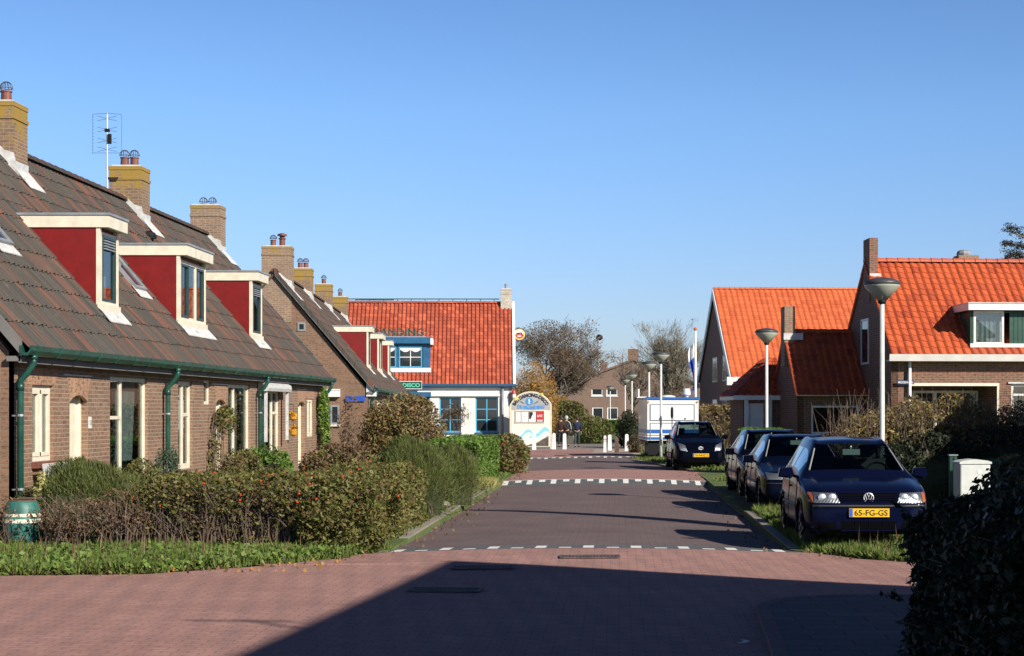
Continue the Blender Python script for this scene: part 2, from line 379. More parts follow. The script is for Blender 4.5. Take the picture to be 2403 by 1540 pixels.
def hedge(n, x0,x1,y0,y1,z0,z1, rough=.08, round_=.15):
    """points on and just inside the faces of a box, bulged and uneven"""
    lx,ly,lz=x1-x0,y1-y0,z1-z0; w=np.array([lx*ly, ly*lz, ly*lz, lx*lz, lx*lz]); w=w/w.sum()
    f=RNG.choice(5,n,p=w); U=RNG.uniform(0,1,(n,3)); P=U.copy(); dep=np.abs(RNG.normal(0,1,n))*rough
    P[:,0]=x0+U[:,0]*lx; P[:,1]=y0+U[:,1]*ly; P[:,2]=z0+U[:,2]*lz
    m=f==0; P[m,2]=z1-dep[m]
    m=f==1; P[m,0]=x0+dep[m]
    m=f==2; P[m,0]=x1-dep[m]
    m=f==3; P[m,1]=y0+dep[m]
    m=f==4; P[m,1]=y1-dep[m]
    q=P.copy(); wob=(np.sin(q[:,0]*5.1+q[:,1]*3.3)+np.sin(q[:,1]*6.7+q[:,2]*5)+np.sin(q[:,0]*9.3+q[:,2]*7))/3
    c=np.array([(x0+x1)/2,(y0+y1)/2,(z0+z1)/2]); d=P-c; d[:,2]=np.maximum(d[:,2],0)
    P+=unit(d)*(wob[:,None]*rough*.9)
    # rounded top corners
    e=np.minimum(np.minimum(P[:,0]-x0, x1-P[:,0]), np.minimum(P[:,1]-y0,y1-P[:,1]))
    top=(P[:,2]>z1-round_*1.2)&(e<round_); P[top,2]-= (round_-np.maximum(e[top],0))*.7
    return P
def core_box(x0,x1,y0,y1,z0,z1,inset=.14):  # solid dark core, fills a hedge in place of its inner shade
    m=MB(); i=inset; m.box(x0+i,x1-i,y0+i,y1-i,z0,z1-i*1.3); return m
def twigs(n, x0,x1,y0,y1,z0,h, r=.006, lean=.25, forks=2, seedf=None):
    m=MB()
    for _ in range(n):
        x=random.uniform(x0,x1); y=random.uniform(y0,y1); hh=h*random.uniform(.6,1.05)
        a=random.uniform(0,6.28); l=lean*random.random(); p=[Vector((x,y,z0))]
        for k in range(1,4): p.append(Vector((x+math.cos(a)*l*hh*k/3+random.uniform(-.03,.03), y+math.sin(a)*l*hh*k/3+random.uniform(-.03,.03), z0+hh*k/3)))
        m.tube(p,[r*1.4,r*1.1,r*.8,r*.4],3,cap=False)
        for f in range(forks):
            q=p[random.choice((1,2))]; b=random.uniform(0,6.28); e=q+Vector((math.cos(b)*hh*.3,math.sin(b)*hh*.3,hh*random.uniform(.2,.4)))
            m.tube([q,(q+e)/2+Vector((0,0,.02)),e],[r*.8,r*.6,r*.3],3,cap=False)
    return m
def branch_tree(m, base, h, r, spread=.55, levels=6, seed=1, wind=(0,0), kids=3, ends=None, sides=5, bend=.25, up=.25):
    rd=random.Random(seed)
    def rec(p, d, L, r, lv):
        pts=[p]; rs=[r]; k=3
        for i in range(k):
            d=(d+Vector((rd.uniform(-bend,bend)+wind[0]*.12, rd.uniform(-bend,bend)+wind[1]*.12, rd.uniform(-.05,bend)*up*2))).normalized()
            pts.append(pts[-1]+d*L/k); rs.append(r*(1-.35*(i+1)/k))
        m.tube(pts, rs, max(3,sides-(levels-lv)) if lv>0 else 3, cap=False)
        if lv==0:
            if ends is not None: ends.extend([pts[-1],pts[-2],pts[1]])
            return
        for c in range(kids + (1 if lv>=levels-1 else 0)):
            a=rd.uniform(0,6.283); s=spread*rd.uniform(.6,1.3); o=Vector((math.cos(a),math.sin(a),0))
            nd=(d+o*s*1.2+Vector((0,0,up*rd.random()))).normalized()
            at=pts[-1] if c<2 else pts[rd.choice((1,2))]
            rec(at, nd, L*rd.uniform(.62,.86), max(r*.58,.008), lv-1)
    rec(Vector(base), Vector((wind[0]*.1,wind[1]*.1,1)).normalized(), h, r, levels)
def text_mesh(txt, size, ext=.01, bold=.0, spacing=1.0):
    cu=bpy.data.curves.new('t','FONT'); cu.body=txt; cu.size=size; cu.extrude=ext; cu.offset=bold; cu.align_x='CENTER'; cu.align_y='CENTER'
    cu.space_character=spacing; cu.resolution_u=3
    o=bpy.data.objects.new('t',cu); COL.objects.link(o); dg=bpy.context.evaluated_depsgraph_get(); dg.update()
    me=bpy.data.meshes.new_from_object(o.evaluated_get(dg)); bpy.data.objects.remove(o); bpy.data.curves.remove(cu)
    me.materials.clear(); return me
def face_text(name, txt, size, mat, parent, loc, w=None, ext=.006, bold=0, rz=0, fn=None, hgt=None, spacing=1.0):
    """upright lettering facing local -y; w squeezes it to that width"""
    me=text_mesh(txt,size,ext,bold,spacing); xs=[v.co.x for v in me.vertices]; ys=[v.co.y for v in me.vertices]
    k=w/(max(xs)-min(xs)) if w else 1; kh=hgt/(max(ys)-min(ys)) if hgt else 1; cx=(max(xs)+min(xs))/2; cy=(max(ys)+min(ys))/2
    for v in me.vertices:
        x,y,z=(v.co.x-cx)*k,(v.co.y-cy)*kh,v.co.z
        if fn: x,y=fn(x,y)
        v.co=(x,-z,y)
    me.materials.append(mat); me.update()
    return obj(name, me, mat, parent, loc=loc, rot=(0,0,rz))
# ------------------------------------------------------------------ ground and road
def lerp(tab, z):
    if z<=tab[0][0]: return tab[0][1]
    for (a,u),(b,v) in zip(tab,tab[1:]):
        if z<=b: return u+(v-u)*(z-a)/(b-a)
    return tab[-1][1]
GV=[(0,0),(45,0),(56,-.10),(65,-.16),(73,-.22),(94,-.33),(100,-.30),(3000,-.30)]
GR=[(0,0),(21.95,0),(22.95,-.035),(26,-.10),(43.4,-.13),(44.3,-.03),(52.3,-.06),(53.2,-.17),(70.6,-.24),(71.8,-.21),(94,-.335),(100,-.305),(3000,-.30)]
XL=[(0,-60),(18.9,-60),(18.95,-6.9),(19.1,-5.3),(20,-4.3),(21,-3.5),(22.4,-3.02),(44,-3.02),(56,-3.0),(66,-3.5),(80,-5.4),(93,-6.2),(100,-7.2),(130,-10),(3000,-10)]
XR=[(0,60),(20.2,60),(20.3,3.8),(21,3.0),(22.4,2.25),(50,2.3),(54,2.25),(59,1.67),(70,.35),(72,.85),(80,.6),(93,.3),(100,0.2),(130,-1.0),(3000,-1.0)]
def gv(z): return lerp(GV,z)
def gr(z): return lerp(GR,z)
def crown(x,z):
    k=min(1,max(0,(z-18)/4)); k*=1 if z<75 else max(0,1-(z-75)/10)
    return .06*k*max(0,1-((x+.4)/2.6)**2)
def rz(x,z): return gr(z)+crown(x,z)
zs=[-60,0,8,12,14,16,18,18.9,18.95,19.1,19.5,20,20.2,20.3,20.6,21,21.5,21.95,22,22.4,22.6,22.8,22.95,23.3,24,26,28,31,34,37,40,42,43.4,43.6,43.8,44,44.3,45,47,50,52,52.3,52.6,53.2,54,56,59,62,66,70,70.6,71,71.8,72,73,76,80,85,90,93,94,97,100,110,130,170,250,500,1500]
gm=MB(); cols=[]
for z in zs:
    l,r=lerp(XL,z),lerp(XR,z); g=gv(z); low=gr(z)-.06
    pts=[(-900,g),(-120,g),(min(l,-30),g),(l-.001,g),(l+.012,low),(l+.3,low)]
    pts+=[(l+(r-l)*t,low) for t in (.3,.5,.7)]+[(r-.3,low),(r-.012,low),(r+.001,g),(max(r,30),g),(120,g),(900,g)]
    cols.append([(x,z,h) for x,h in pts])
nc=len(cols[0]); gm.add([p for c in cols for p in c],[(i*nc+j,i*nc+j+1,(i+1)*nc+j+1,(i+1)*nc+j) for i in range(len(zs)-1) for j in range(nc-1)])
struct('ground', gm, M['ground'])
def road_sheet(name, za, zb, mat, lift=0, xl=None, xr=None, n=14):
    m=MB(); zz=[z for z in zs if za<z<zb]; zz=[za]+zz+[zb]
    full=[]
    for a,b in zip(zz,zz[1:]):
        k=max(1,int((b-a)/2)); full+= [a+(b-a)*i/k for i in range(k)]
    full.append(zb); V=[]
    for z in full:
        l=(lerp(XL,z) if xl is None else (xl(z) if callable(xl) else xl)); r=(lerp(XR,z) if xr is None else (xr(z) if callable(xr) else xr))
        l=max(l,-60); r=min(r,60)
        for i in range(n+1):
            if r-l>12:   # wide part: keep fine steps in the middle
                t=i/n; x=[l,-12,-7,-5,-3,-2,-1,0,1,2,3,4.5,7,12,r][i]
            else: x=l+(r-l)*i/n
            V.append((x,z,rz(x,z)+lift))
    m.add(V,[(i*(n+1)+j,i*(n+1)+j+1,(i+1)*(n+1)+j+1,(i+1)*(n+1)+j) for i in range(len(full)-1) for j in range(n)])
    return struct(name,m,mat)
road_sheet('pink_crossing', -50, 21.95, M['pave_pink'])
road_sheet('road_ramp', 21.95, 22.95, M['ramp'])
road_sheet('road', 22.95, 43.4, M['pave_road'])
road_sheet('road_ramp', 43.4, 44.3, M['ramp'])
road_sheet('pink_speed_table', 44.3, 52.3, M['pave_pink'], xr=lambda z: 2.3+(z-44.3)*.16)
road_sheet('road', 52.3, 70.6, M['pave_road'])
road_sheet('road_ramp', 70.6, 71.8, M['ramp'])
road_sheet('pink_speed_table', 71.8, 93, M['pave_pink'])
road_sheet('road', 93, 175, M['pave_grey'])
# white tooth blocks on the ramps
def teeth(z0, z1, xa, xb, per=.31, top=True):
    """z0 the low end, z1 the plateau edge"""
    m=MB(); hi=z0 if gr(z0)>gr(z1) else z1; lo=z1 if hi==z0 else z0; i=0; x=xa
    def q(a,b,u,v):
        k=3
        for j in range(k):
            s,t=u+(v-u)*j/k,u+(v-u)*(j+1)/k; s,t=min(s,t),max(s,t)
            m.quad((a,s,rz(a,s)+.005),(b,s,rz(b,s)+.005),(b,t,rz(b,t)+.005),(a,t,rz(a,t)+.005))
    while x<xb-.1:
        big=i%2==0; q(x,x+(.14 if big else .16), hi, hi+(lo-hi)*((.80 if top else .62) if big else (.42 if top else .22))); x+=per; i+=1
    if top:
        x=xa
        while x<xb-.01:
            e=min(x+.3,xb); m.quad((x,hi-.03,rz(x,hi-.03)+.005),(e,hi-.03,rz(e,hi-.03)+.005),(e,hi+.04,rz(e,hi+.04)+.0055),(x,hi+.04,rz(x,hi+.04)+.0055)); x=e
    return m
struct('road_marking', teeth(22.95,21.95,-2.95,2.2,top=False), M['mark'])
struct('road_marking', teeth(43.4,44.3,-3.0,2.28), M['mark'])
struct('road_marking', teeth(70.6,71.8,-3.75,.6), M['mark'])
# kerbs: real little steps
def kerb(zlist, edge, side, w=.13, h=.02, name='kerb'):
    m=MB()
    for a,b in zip(zlist,zlist[1:]):
        for z0,z1 in ((a,b-.015),):
            e0,e1=lerp(edge,z0),lerp(edge,z1); t0,t1=gv(z0)+h,gv(z1)+h
            i0,i1=(e0,e1); o0,o1=(e0+side*w,e1+side*w); lo0,lo1=t0-.25,t1-.25
            m.add([(i0,z0,lo0),(o0,z0,lo0),(o0,z0,t0),(i0,z0,t0),(i1,z1,lo1),(o1,z1,lo1),(o1,z1,t1),(i1,z1,t1)],
                  [(0,1,2,3),(4,7,6,5),(0,3,7,4),(1,5,6,2),(3,2,6,7)])
    return struct(name,m,M['kerb'])
kerb([24.4+i*.98 for i in range(20)],XL,-1); kerb([22.6+i*.98 for i in range(9)],XR,1)
kerb([53.4+i*.98 for i in range(17)],XR,1,h=.015); kerb([53.4+i*.98 for i in range(17)],XL,-1)
m=MB()   # paved parking bay beside the road, flush strip first
for a in range(12):
    z=31.2+a*1.03; m.quad((2.3,z,gr(z)+.012),(6.4,z,gv(z)+.012),(6.4,z+1.03,gv(z+1.03)+.012),(2.3,z+1.03,gr(z+1.03)+.012))
struct('parking_bay', m, M['pave_grey'])
m=MB()
for a in range(12):
    z=31.2+a*1.03; m.quad((2.22,z,gr(z)+.02),(2.36,z,gr(z)+.02),(2.36,z+1.0,gr(z+1)+.02),(2.22,z+1.0,gr(z+1)+.02))
m.quad((2.36,34.6,-.07),(5.2,34.6,.021),(5.2,34.72,.021),(2.36,34.72,-.07))
struct('parking_line', m, M['kerb'])
# pavement of slabs with a rounded kerb, bottom right
arc=[]; 
for i in range(13):
    t=i/12*math.pi/2; arc.append((1.35+.9-.9*math.cos(t), 15.3+1.0*math.sin(t)))
edge=[(1.22,-20),(1.22,12.0)]+arc+[(60,16.35)]
m=MB(); m.add([(x,y,.062) for x,y in edge]+[(60,-20,.062)],[tuple(range(len(edge)+1))]); struct('pavement', m, M['slabs'])
m=MB(); w=.11
for (x0,y0),(x1,y1) in zip(edge,edge[1:]):
    d=Vector((x1-x0,y1-y0,0)).normalized(); nrm=Vector((-d.y,d.x,0))*w
    a,b=Vector((x0,y0,0)),Vector((x1,y1,0)); c,e=b+nrm,a+nrm
    m.prism([(a.x,a.y,-.1),(b.x,b.y,-.1),(c.x,c.y,-.1),(e.x,e.y,-.1)],(0,0,.166))
struct('pavement_kerb', m, M['pave_road'])
m=MB(); m.box(-30,-4.75,6,13.02,.0,.07); struct('corner_pavement', m, M['slabs'])
# sand strip where the little posts stand
m=MB()
for a in range(8):
    z=76+a*1.9; m.quad((-1.3,z,gr(z)+.02),(1.0,z,gr(z)+.02),(1.0,z+1.9,gr(z+1.9)+.02),(-1.3,z+1.9,gr(z+1.9)+.02))
struct('sandy_strip', m, paint('sandy_paving',(.40,.33,.26),.9,.15,4))

# ------------------------------------------------------------------ house builder (local frame: facade on y=0 looking to -y, house goes back to +y)
def wall_holes(m, x0,x1,z0,z1,holes,y=0,depth=.11,mi=0):
    """front wall with real openings and reveals"""
    hs=[(max(a,x0),min(b,x1),max(c,z0),min(d,z1)) for a,b,c,d in holes]
    X=sorted({x0,x1,*[v for h in hs for v in h[:2]]}); Zz=sorted({z0,z1,*[v for h in hs for v in h[2:]]})
    for a,b in zip(X,X[1:]):
        for c,d in zip(Zz,Zz[1:]):
            cx,cz=(a+b)/2,(c+d)/2
            if any(h[0]<cx<h[1] and h[2]<cz<h[3] for h in hs): continue
            m.quad((a,y,c),(b,y,c),(b,y,d),(a,y,d),mi)
    for a,b,c,d in hs:
        D=y+depth
        m.quad((a,y,c),(a,y,d),(a,D,d),(a,D,c),mi); m.quad((b,y,c),(b,D,c),(b,D,d),(b,y,d),mi)
        m.quad((a,y,d),(b,y,d),(b,D,d),(a,D,d),mi); m.quad((a,y,c),(a,D,c),(b,D,c),(b,y,c),mi)
def tiles(A,B,C,Dp,tw,tl,amp=.028,step=.025,kind='pan',sub=6,thick=.07,lift=.02):
    """A eave-left, B eave-right, C ridge-right, Dp ridge-left: a slab with moulded tiles on top"""
    A,B,C,Dp=map(Vector,(A,B,C,Dp)); n=(B-A).cross(Dp-A).normalized(); m=MB()
    nc=max(1,round((B-A).length/tw)); nr=max(1,round((Dp-A).length/tl)); N=nc*sub
    prof=[]
    for i in range(sub+1):
        t=i/sub
        if kind=='pan': h=amp*(.62*math.sin(2*math.pi*t)+.38*math.sin(4*math.pi*t+.5)*.5)
        else: h=amp*math.sin(2*math.pi*t)
        prof.append(h)
    V=[]; F=[]; UV={}; jr=random.Random(nc*7+nr)
    def P(u,v,off): 
        a=A.lerp(B,u); b=Dp.lerp(C,u); return a.lerp(b,v)+n*off
    for r in range(nr):
        v0=max(0,(r-.10)/nr) if r else -.3/nr; v1=(r+1)/nr
        base=len(V); jn=[jr.uniform(-.007,.009) for _ in range(nc+1)]; jv=[jr.uniform(-.03,.03)/nr for _ in range(nc+1)]
        for v,off in ((v0,step),(v1,0)):
            for i in range(N+1): V.append(P(i/N,v+(jv[i//sub] if off and r else 0),lift+off+prof[i%sub]+(jn[i//sub] if off else 0)))
        for i in range(N+1): V.append(P(i/N,v0+(jv[i//sub] if r else 0),lift-.004+prof[i%sub]))
        for i in range(N):
            a=base+i; F.append((a,a+1,a+N+2,a+N+1)); k=len(F)-1; u0=i/sub; u1=(i+1)/sub
            UV[k]=[(u0+1e-4,r+.02),(u1-1e-4,r+.02),(u1-1e-4,r+.98),(u0+1e-4,r+.98)]
            b=base+2*(N+1)+i; F.append((b,b+1,a+1,a)); UV[len(F)-1]=[(u0+1e-4,r+.02),(u1-1e-4,r+.02),(u1-1e-4,r+.05),(u0+1e-4,r+.05)]
    m.v=[tuple(v) for v in V]; m.f=F; m.m=[0]*len(F); m.uv=UV
    k=len(m.f); q=[A,B,C,Dp]; m.prism([p-n*thick for p in q], n*(thick+lift-.035))
    return m
def ridge_caps(a,b,r=.10,seg=.38,mi=0):
    a,b=Vector(a),Vector(b); d=(b-a); L=d.length; d.normalize(); m=MB(); k=max(1,int(L/seg)); side=d.cross(Vector((0,0,1))).normalized()
    for i in range(k):
        s0=a+d*(L*i/k); s1=a+d*(L*(i+1)/k+.03); r0,r1=r*1.12,r*.95
        vs=[]
        for p,rr in ((s0,r0),(s1,r1)):
            for j in range(7):
                t=math.pi*(j/6); vs.append(p+side*math.cos(t)*rr*1.1+Vector((0,0,math.sin(t)*rr-.03)))
        m.add(vs,[(j,j+1,j+8,j+7) for j in range(6)]+[tuple(range(7))[::-1],tuple(range(7,14))],mi)
    return m
def window(root, x0,x1,z0,z1, y=.06, fr=.055, mat=None, mull=(), trans=(), glass=None, curtain=None, sash=None, sash_mat=None, label=None, dep=.07, sill=None, name='window'):
    """frame with glass, one part; pane, sill, curtain and sash are its sub-parts"""
    mat=mat or M['cream']; m=MB()
    m.box(x0,x0+fr,y,y+dep,z0,z1); m.box(x1-fr,x1,y,y+dep,z0,z1)
    m.box(x0+fr,x1-fr,y+.001,y+dep-.001,z0,z0+fr*1.2); m.box(x0+fr,x1-fr,y+.001,y+dep-.001,z1-fr,z1)
    X=[x0+fr]+[x0+(x1-x0)*t for t in mull]+[x1-fr]
    for t in mull: c=x0+(x1-x0)*t; m.box(c-fr*.5,c+fr*.5,y+.004,y+dep-.004,z0+fr,z1-fr)
    for t in trans:
        c=z0+(z1-z0)*(t if isinstance(t,(int,float)) else t[0]); a,b=(x0,x1) if isinstance(t,(int,float)) else (x0+(x1-x0)*t[1],x0+(x1-x0)*t[2])
        m.box(a+fr*.6,b-fr*.6,y+.008,y+dep-.008,c-fr*.4,c+fr*.4)
    w=obj(name,m,mat,root,label=label)
    m=MB(); m.box(x0+fr*.8,x1-fr*.8,y+dep*.5,y+dep*.5+.008,z0+fr,z1-fr*.8); obj('pane',m,glass or M['glass'],w)
    if sash:
        f2=fr*.8
        for a,b in sash:
            s=MB(); xa,xb=x0+(x1-x0)*a,x0+(x1-x0)*b
            for q in ((xa,xa+f2,z0+fr,z1-fr),(xb-f2,xb,z0+fr,z1-fr)): s.box(q[0],q[1],y-.012,y+dep*.8,q[2],q[3])
            s.box(xa,xb,y-.011,y+dep*.8-.001,z0+fr,z0+fr+f2); s.box(xa,xb,y-.011,y+dep*.8-.001,z1-fr-f2,z1-fr); obj('sash',s,sash_mat or mat,w)
    if curtain:
        c=MB(); 
        for a,b,zt,zb,wav in curtain:
            xa,xb=x0+(x1-x0)*a,x0+(x1-x0)*b; k=max(4,int((xb-xa)/.04)); ta,tb=z0+(z1-z0)*zb,z0+(z1-z0)*zt
            vs=[(xa+(xb-xa)*i/k, y+dep+.10+.02*math.sin(i*1.9), z) for z in (ta,tb) for i in range(k+1)]
            if wav:
                for i in range(k+1): vs[i]=(xa+(vs[i][0]-xa)*(1-wav)+(xb-xa)*wav*.4, vs[i][1], vs[i][2]+.1*math.sin(i*.9)*0)
            c.add(vs,[(i,i+1,i+k+2,i+k+1) for i in range(k)])
        obj('curtain',c,M['curtain'],w)
    if sill:
        s=MB(); s.box(x0-.05,x1+.05,-.07,y+.02,z0-.09,z0-.004); obj('sill',s,sill,w)
    return w
def chimney(root, x0,x1,y0,y1,zb,zt,mat,cap=True,flash='both',slope=1.2,ridge=None,pots=2,potkind='wire',label=None,potx=None,ridge_y=None):
    """brick stack; pots are sub-parts"""
    m=MB(); m.box(x0,x1,y0,y1,zb,zt)
    if cap: m.box(x0-.02,x1+.02,y0-.02,y1+.02,zt-.30,zt-.24); m.box(x0-.012,x1+.012,y0-.012,y1+.012,zt-.07,zt+.012)
    c=obj('chimney',m,mat,root,label=label)
    if cap: 
        m=MB(); m.box(x0+.05,x1-.05,y0+.05,y1-.05,zt+.012,zt+.05); obj('mortar_cap',m,M['lead'],c)
    along_y = (y1-y0)>(x1-x0)
    for i in range(pots):
        t=(i+.5)/pots if pots>1 else .5
        if potx: t=potx[i]
        cx=(x0+x1)/2 if along_y else x0+(x1-x0)*(.2+.6*t); cy=y0+(y1-y0)*(.2+.6*t) if along_y else (y0+y1)/2
        pk=potkind if isinstance(potkind,str) else potkind[i]; m=MB()
        if pk=='low': pr=[(.09,0),(.085,.06)]
        elif pk=='tall': pr=[(.10,0),(.095,.25),(.13,.26),(.13,.29),(.085,.30),(.085,.36),(.17,.37),(.15,.43),(.05,.46)]
        elif pk=='pipe': pr=[(.09,0),(.085,.20),(.10,.21),(.10,.28),(.06,.30)]
        else: pr=[(.10,0),(.09,.20),(.105,.205),(.105,.23)]
        m.lathe([(r,z+zt+.03) for r,z in pr],14,(cx,cy,0)); p=obj('chimney_pot',m,M['pot'] if pk!='pipe' else M['zinc'],c,smooth=False)
        if pk in('wire','low'):
            z0=zt+.03+pr[-1][1]; m=MB()
            for j in range(6):
                a=math.pi*j/6; pts=[(cx+math.cos(a)*math.cos(b)*.12, cy+math.sin(a)*math.cos(b)*.12, z0+.03+math.sin(b)*.14) for b in [math.pi*q/8 for q in range(9)]]
                m.tube(pts,.006,4,cap=False)
            m.tube([(cx+.115*math.cos(a),cy+.115*math.sin(a),z0+.05) for a in [math.pi*2*q/12 for q in range(13)]],.006,4,cap=False)
            obj('wire_cowl',m,M['wire'],p)
    return c
def flashing(parent, x0,x1,ya,yb,zf,name='flashing',wav=True,th=.012,mat=None,w=None):
    """lead apron lying on the slope zf(y) between ya and yb with a scalloped front"""
    m=MB(); k=max(2,int((x1-x0)/.05)); vs=[]
    for i in range(k+1):
        x=x0+(x1-x0)*i/k; y=ya-(.035 if (i%2 and wav) else 0); vs+= [(x,y,zf(y)+.10+(.02 if i%2 else 0)),(x,yb,zf(yb)+.105)]
    n=len(vs); m.add(vs,[(2*i,2*i+2,2*i+3,2*i+1) for i in range(k)]); m.add([(a,b,c-th) for a,b,c in vs],[(2*i,2*i+1,2*i+3,2*i+2) for i in range(k)])
    return obj(name,m,mat or M['lead'],parent)
# ------------------------------------------------------------------ the two terraces on the left
EZ, RZ_, YE, YR, YB = 2.72, 6.59, -.20, 3.1, 6.4
SL=(RZ_-EZ)/(YR-YE)
def zf(y): return EZ+SL*(y-YE)
def terrace(root, L, holes, gh, dormers, stacks, skylights, pipes, brick, gable_end_far=True):
    m=MB(); wall_holes(m,0,L,-.5,2.62,holes,depth=.16)
    obj('wall',m,M['brick_l'],root); m=MB(); m.box(.01,L-.01,6.1,6.2,-.5,2.62); obj('rear_wall',m,M['brick_l'],root)
    for x,s in ((0,-1),(L,1)):
        m=MB(); pts=[(x,0,-.5),(x,6.2,-.5),(x,6.2,2.6),(x,YR,RZ_-.12),(x,0,2.62)]
        m.prism(pts if s<0 else pts, (-s*.2,0,0)); obj('gable_wall',m,M['brick_g'],root)
    m=MB(); m.box(.25,L-.25,.3,6.0,-.1,.1); m.box(.25,L-.25,3.0,3.1,.1,2.5); m.box(.25,L-.25,.15,6.0,2.5,2.56); obj('floor_and_inner_wall',m,M['interior'],root)
    # roof, two slopes
    xo=.12
    t=tiles((-xo,YE,EZ),(L+xo,YE,EZ),(L+xo,YR,RZ_),(-xo,YR,RZ_),.20,.42,amp=.024,step=.028,kind='corr'); r=obj('roof',t,M['tile_g'],root)
    m=MB(); m.prism([(-xo,YB,EZ),(-xo,YR,RZ_),(-xo,YR,RZ_-.08),(-xo,YB,EZ-.08)],(L+2*xo,0,0)); obj('rear_slope',m,M['tile_g'],r)
    obj('ridge_tiles',ridge_caps((-xo,YR,RZ_+.04),(L+xo,YR,RZ_+.04),.11,.4),M['tile_g'],r)
    # bits of darker edge at both verges
    for x in (-xo-.03,L+xo-.0): m=MB(); m.prism([(x,YE-.02,EZ-.16),(x,YE-.02,EZ+.05),(x,YR,RZ_+.09),(x,YR,RZ_-.12)],(.035,0,0)); obj('verge_board',m,M['soffit'],r)
    # gutter
    m=MB(); prof=[(-.36,2.70),(-.355,2.63),(-.31,2.575),(-.25,2.565),(-.20,2.60),(-.20,2.70),(-.225,2.70),(-.235,2.61),(-.30,2.60),(-.335,2.64),(-.338,2.70)]
    m.prism([(-.16,y,z) for y,z in prof],(L+.34,0,0))
    k=int(L/.9)
    for i in range(k+1): x=.1+i*(L-.2)/k; m.prism([(x,-.368,2.705),(x,-.362,2.62),(x,-.315,2.562),(x,-.24,2.55),(x,-.24,2.56),(x,-.31,2.577),(x,-.355,2.63),(x,-.36,2.705)],(.03,0,0))
    g=obj('gutter',m,M['green'],root)
    m=MB(); m.box(-.1,L+.1,-.19,-.002,2.49,2.56); m.box(-.1,L+.1,-.195,-.165,2.47,2.68); obj('soffit_board',m,M['soffit'],root)
    for x in pipes:
        m=MB(); r_=.045; pts=[(x,-.29,2.58),(x,-.29,2.47),(x-.0,-.20,2.33),(x,-.11,2.24),(x,-.11,2.1),(x,-.11,-.1)]
        m.tube(pts,r_,10); m.tube([(x,-.29,2.58),(x,-.29,2.52)],r_*1.25,10); m.tube([(x,-.11,2.2),(x,-.11,2.1)],r_*1.2,10)
        p=obj('downpipe',m,M['green'],root,smooth=True)
        for z in (1.75,.75): b=MB(); b.tube([(x,-.11,z),(x,-.11,z+.03)],r_*1.2,10); b.box(x-.012,x+.012,-.10,0,z,z+.02); obj('bracket',b,M['metal'],p)
    for d in dormers:
        x0,x1,kind=d; yf=.41; yb=YE+(4.88-EZ)/SL
        m=MB()
        for x,s in ((x0,1),(x1,-1)): m.prism([(x,yf,zf(yf)-.05),(x,yf,4.88),(x,yb+.1,4.88),(x,yb+.1,zf(yb+.1)-.1)],(s*.05,0,0))
        m.box(x0+.05,x1-.05,yf+.06,yb+.1,4.80,4.86)
        dm=obj('dormer',m,M['redp'],root)
        f=MB(); ys=yf-.16; yk=YE+(5.1-EZ)/SL
        f.box(x0-.03,x1+.03,ys,ys+.04,4.86,5.06); f.box(x0-.03,x0+.01,ys+.04,yk-.1,4.86,5.06); f.box(x1-.01,x1+.03,ys+.04,yk-.1,4.86,5.06)
        f.box(x0+.011,x1-.011,ys+.041,yb+.2,4.872,4.90)
        f.box(x0-.004,x0+.085,yf-.012,yf+.055,zf(yf)-.02,4.871); f.box(x1-.085,x1+.004,yf-.012,yf+.055,zf(yf)-.02,4.871)
        f.box(x0-.02,x1+.02,yf-.045,yf+.03,zf(yf)+.02,zf(yf)+.16)
        obj('fascia',f,M['cream'],dm)
        f=MB(); f.box(x0-.05,x1+.05,ys-.02,yk+.15,5.061,5.10); obj('roof_sheet',f,M['zinc'],dm)
        flashing(dm,x0-.06,x1+.12,yf-.19,yf-.02,zf,mat=M['lead'])
        zb=zf(yf)+.165
        if kind==1: w=window(root,x0+.09,x1-.09,zb,4.80,y=yf+.0,fr=.055,sash_mat=M['sashgreen'],sash=[(.06,.94)],curtain=[(.1,.9,.42,.0,0)],dep=.06)
        elif kind==2: w=window(root,x0+.09,x1-.09,zb,4.78,y=yf+.0,fr=.06,mull=(.345,.655),sash_mat=M['sashgreen'],sash=[(.03,.33),(.67,.97)],curtain=[(.03,.3,.5,.0,0),(.7,.97,.5,0,0)],dep=.06)
        else: w=window(root,x0+.09,x1-.09,zb,4.80,y=yf+.0,fr=.055,sash_mat=M['sashgreen'],sash=[(.06,.94)],curtain=[(.08,.7,.8,.02,0)],dep=.06)
        if kind in (1,3):
            v=MB()
            for i in range(4): v.box(x0+.22,x1-.22,yf-.03,yf-.005,4.52+i*.045,4.54+i*.045)
            obj('vent_grille',v,M['zinc'],w)
    for s in stacks:
        x0,x1,y0,y1,zt,mt,pots,kind=s
        c=chimney(root,x0,x1,y0,y1,4.9,zt,M[mt],pots=pots,potkind=kind)
        f=MB(); yc=y0
        # stepped lead at the near side and an apron below
        f.prism([(x0-.015,y0-.12,zf(y0-.12)+.05),(x0-.015,y0-.004,zf(y0)+.36),(x0-.015,y0+.16,zf(y0+.16)+.22),(x0-.015,y0+.40,zf(y0+.40)+.16),(x0-.015,y0+.44,zf(y0+.44)+.0)],(.014,0,0))
        obj('side_flashing',f,M['lead'],c)
        flashing(c,x0-.02,x1+.06,y0-.30,y0+.01,zf)
        f=MB(); f.box(x0-.012,x1+.012,y0-.014,y0+.004,zf(y0)+.02,zf(y0)+.22); obj('front_flashing',f,M['lead'],c)
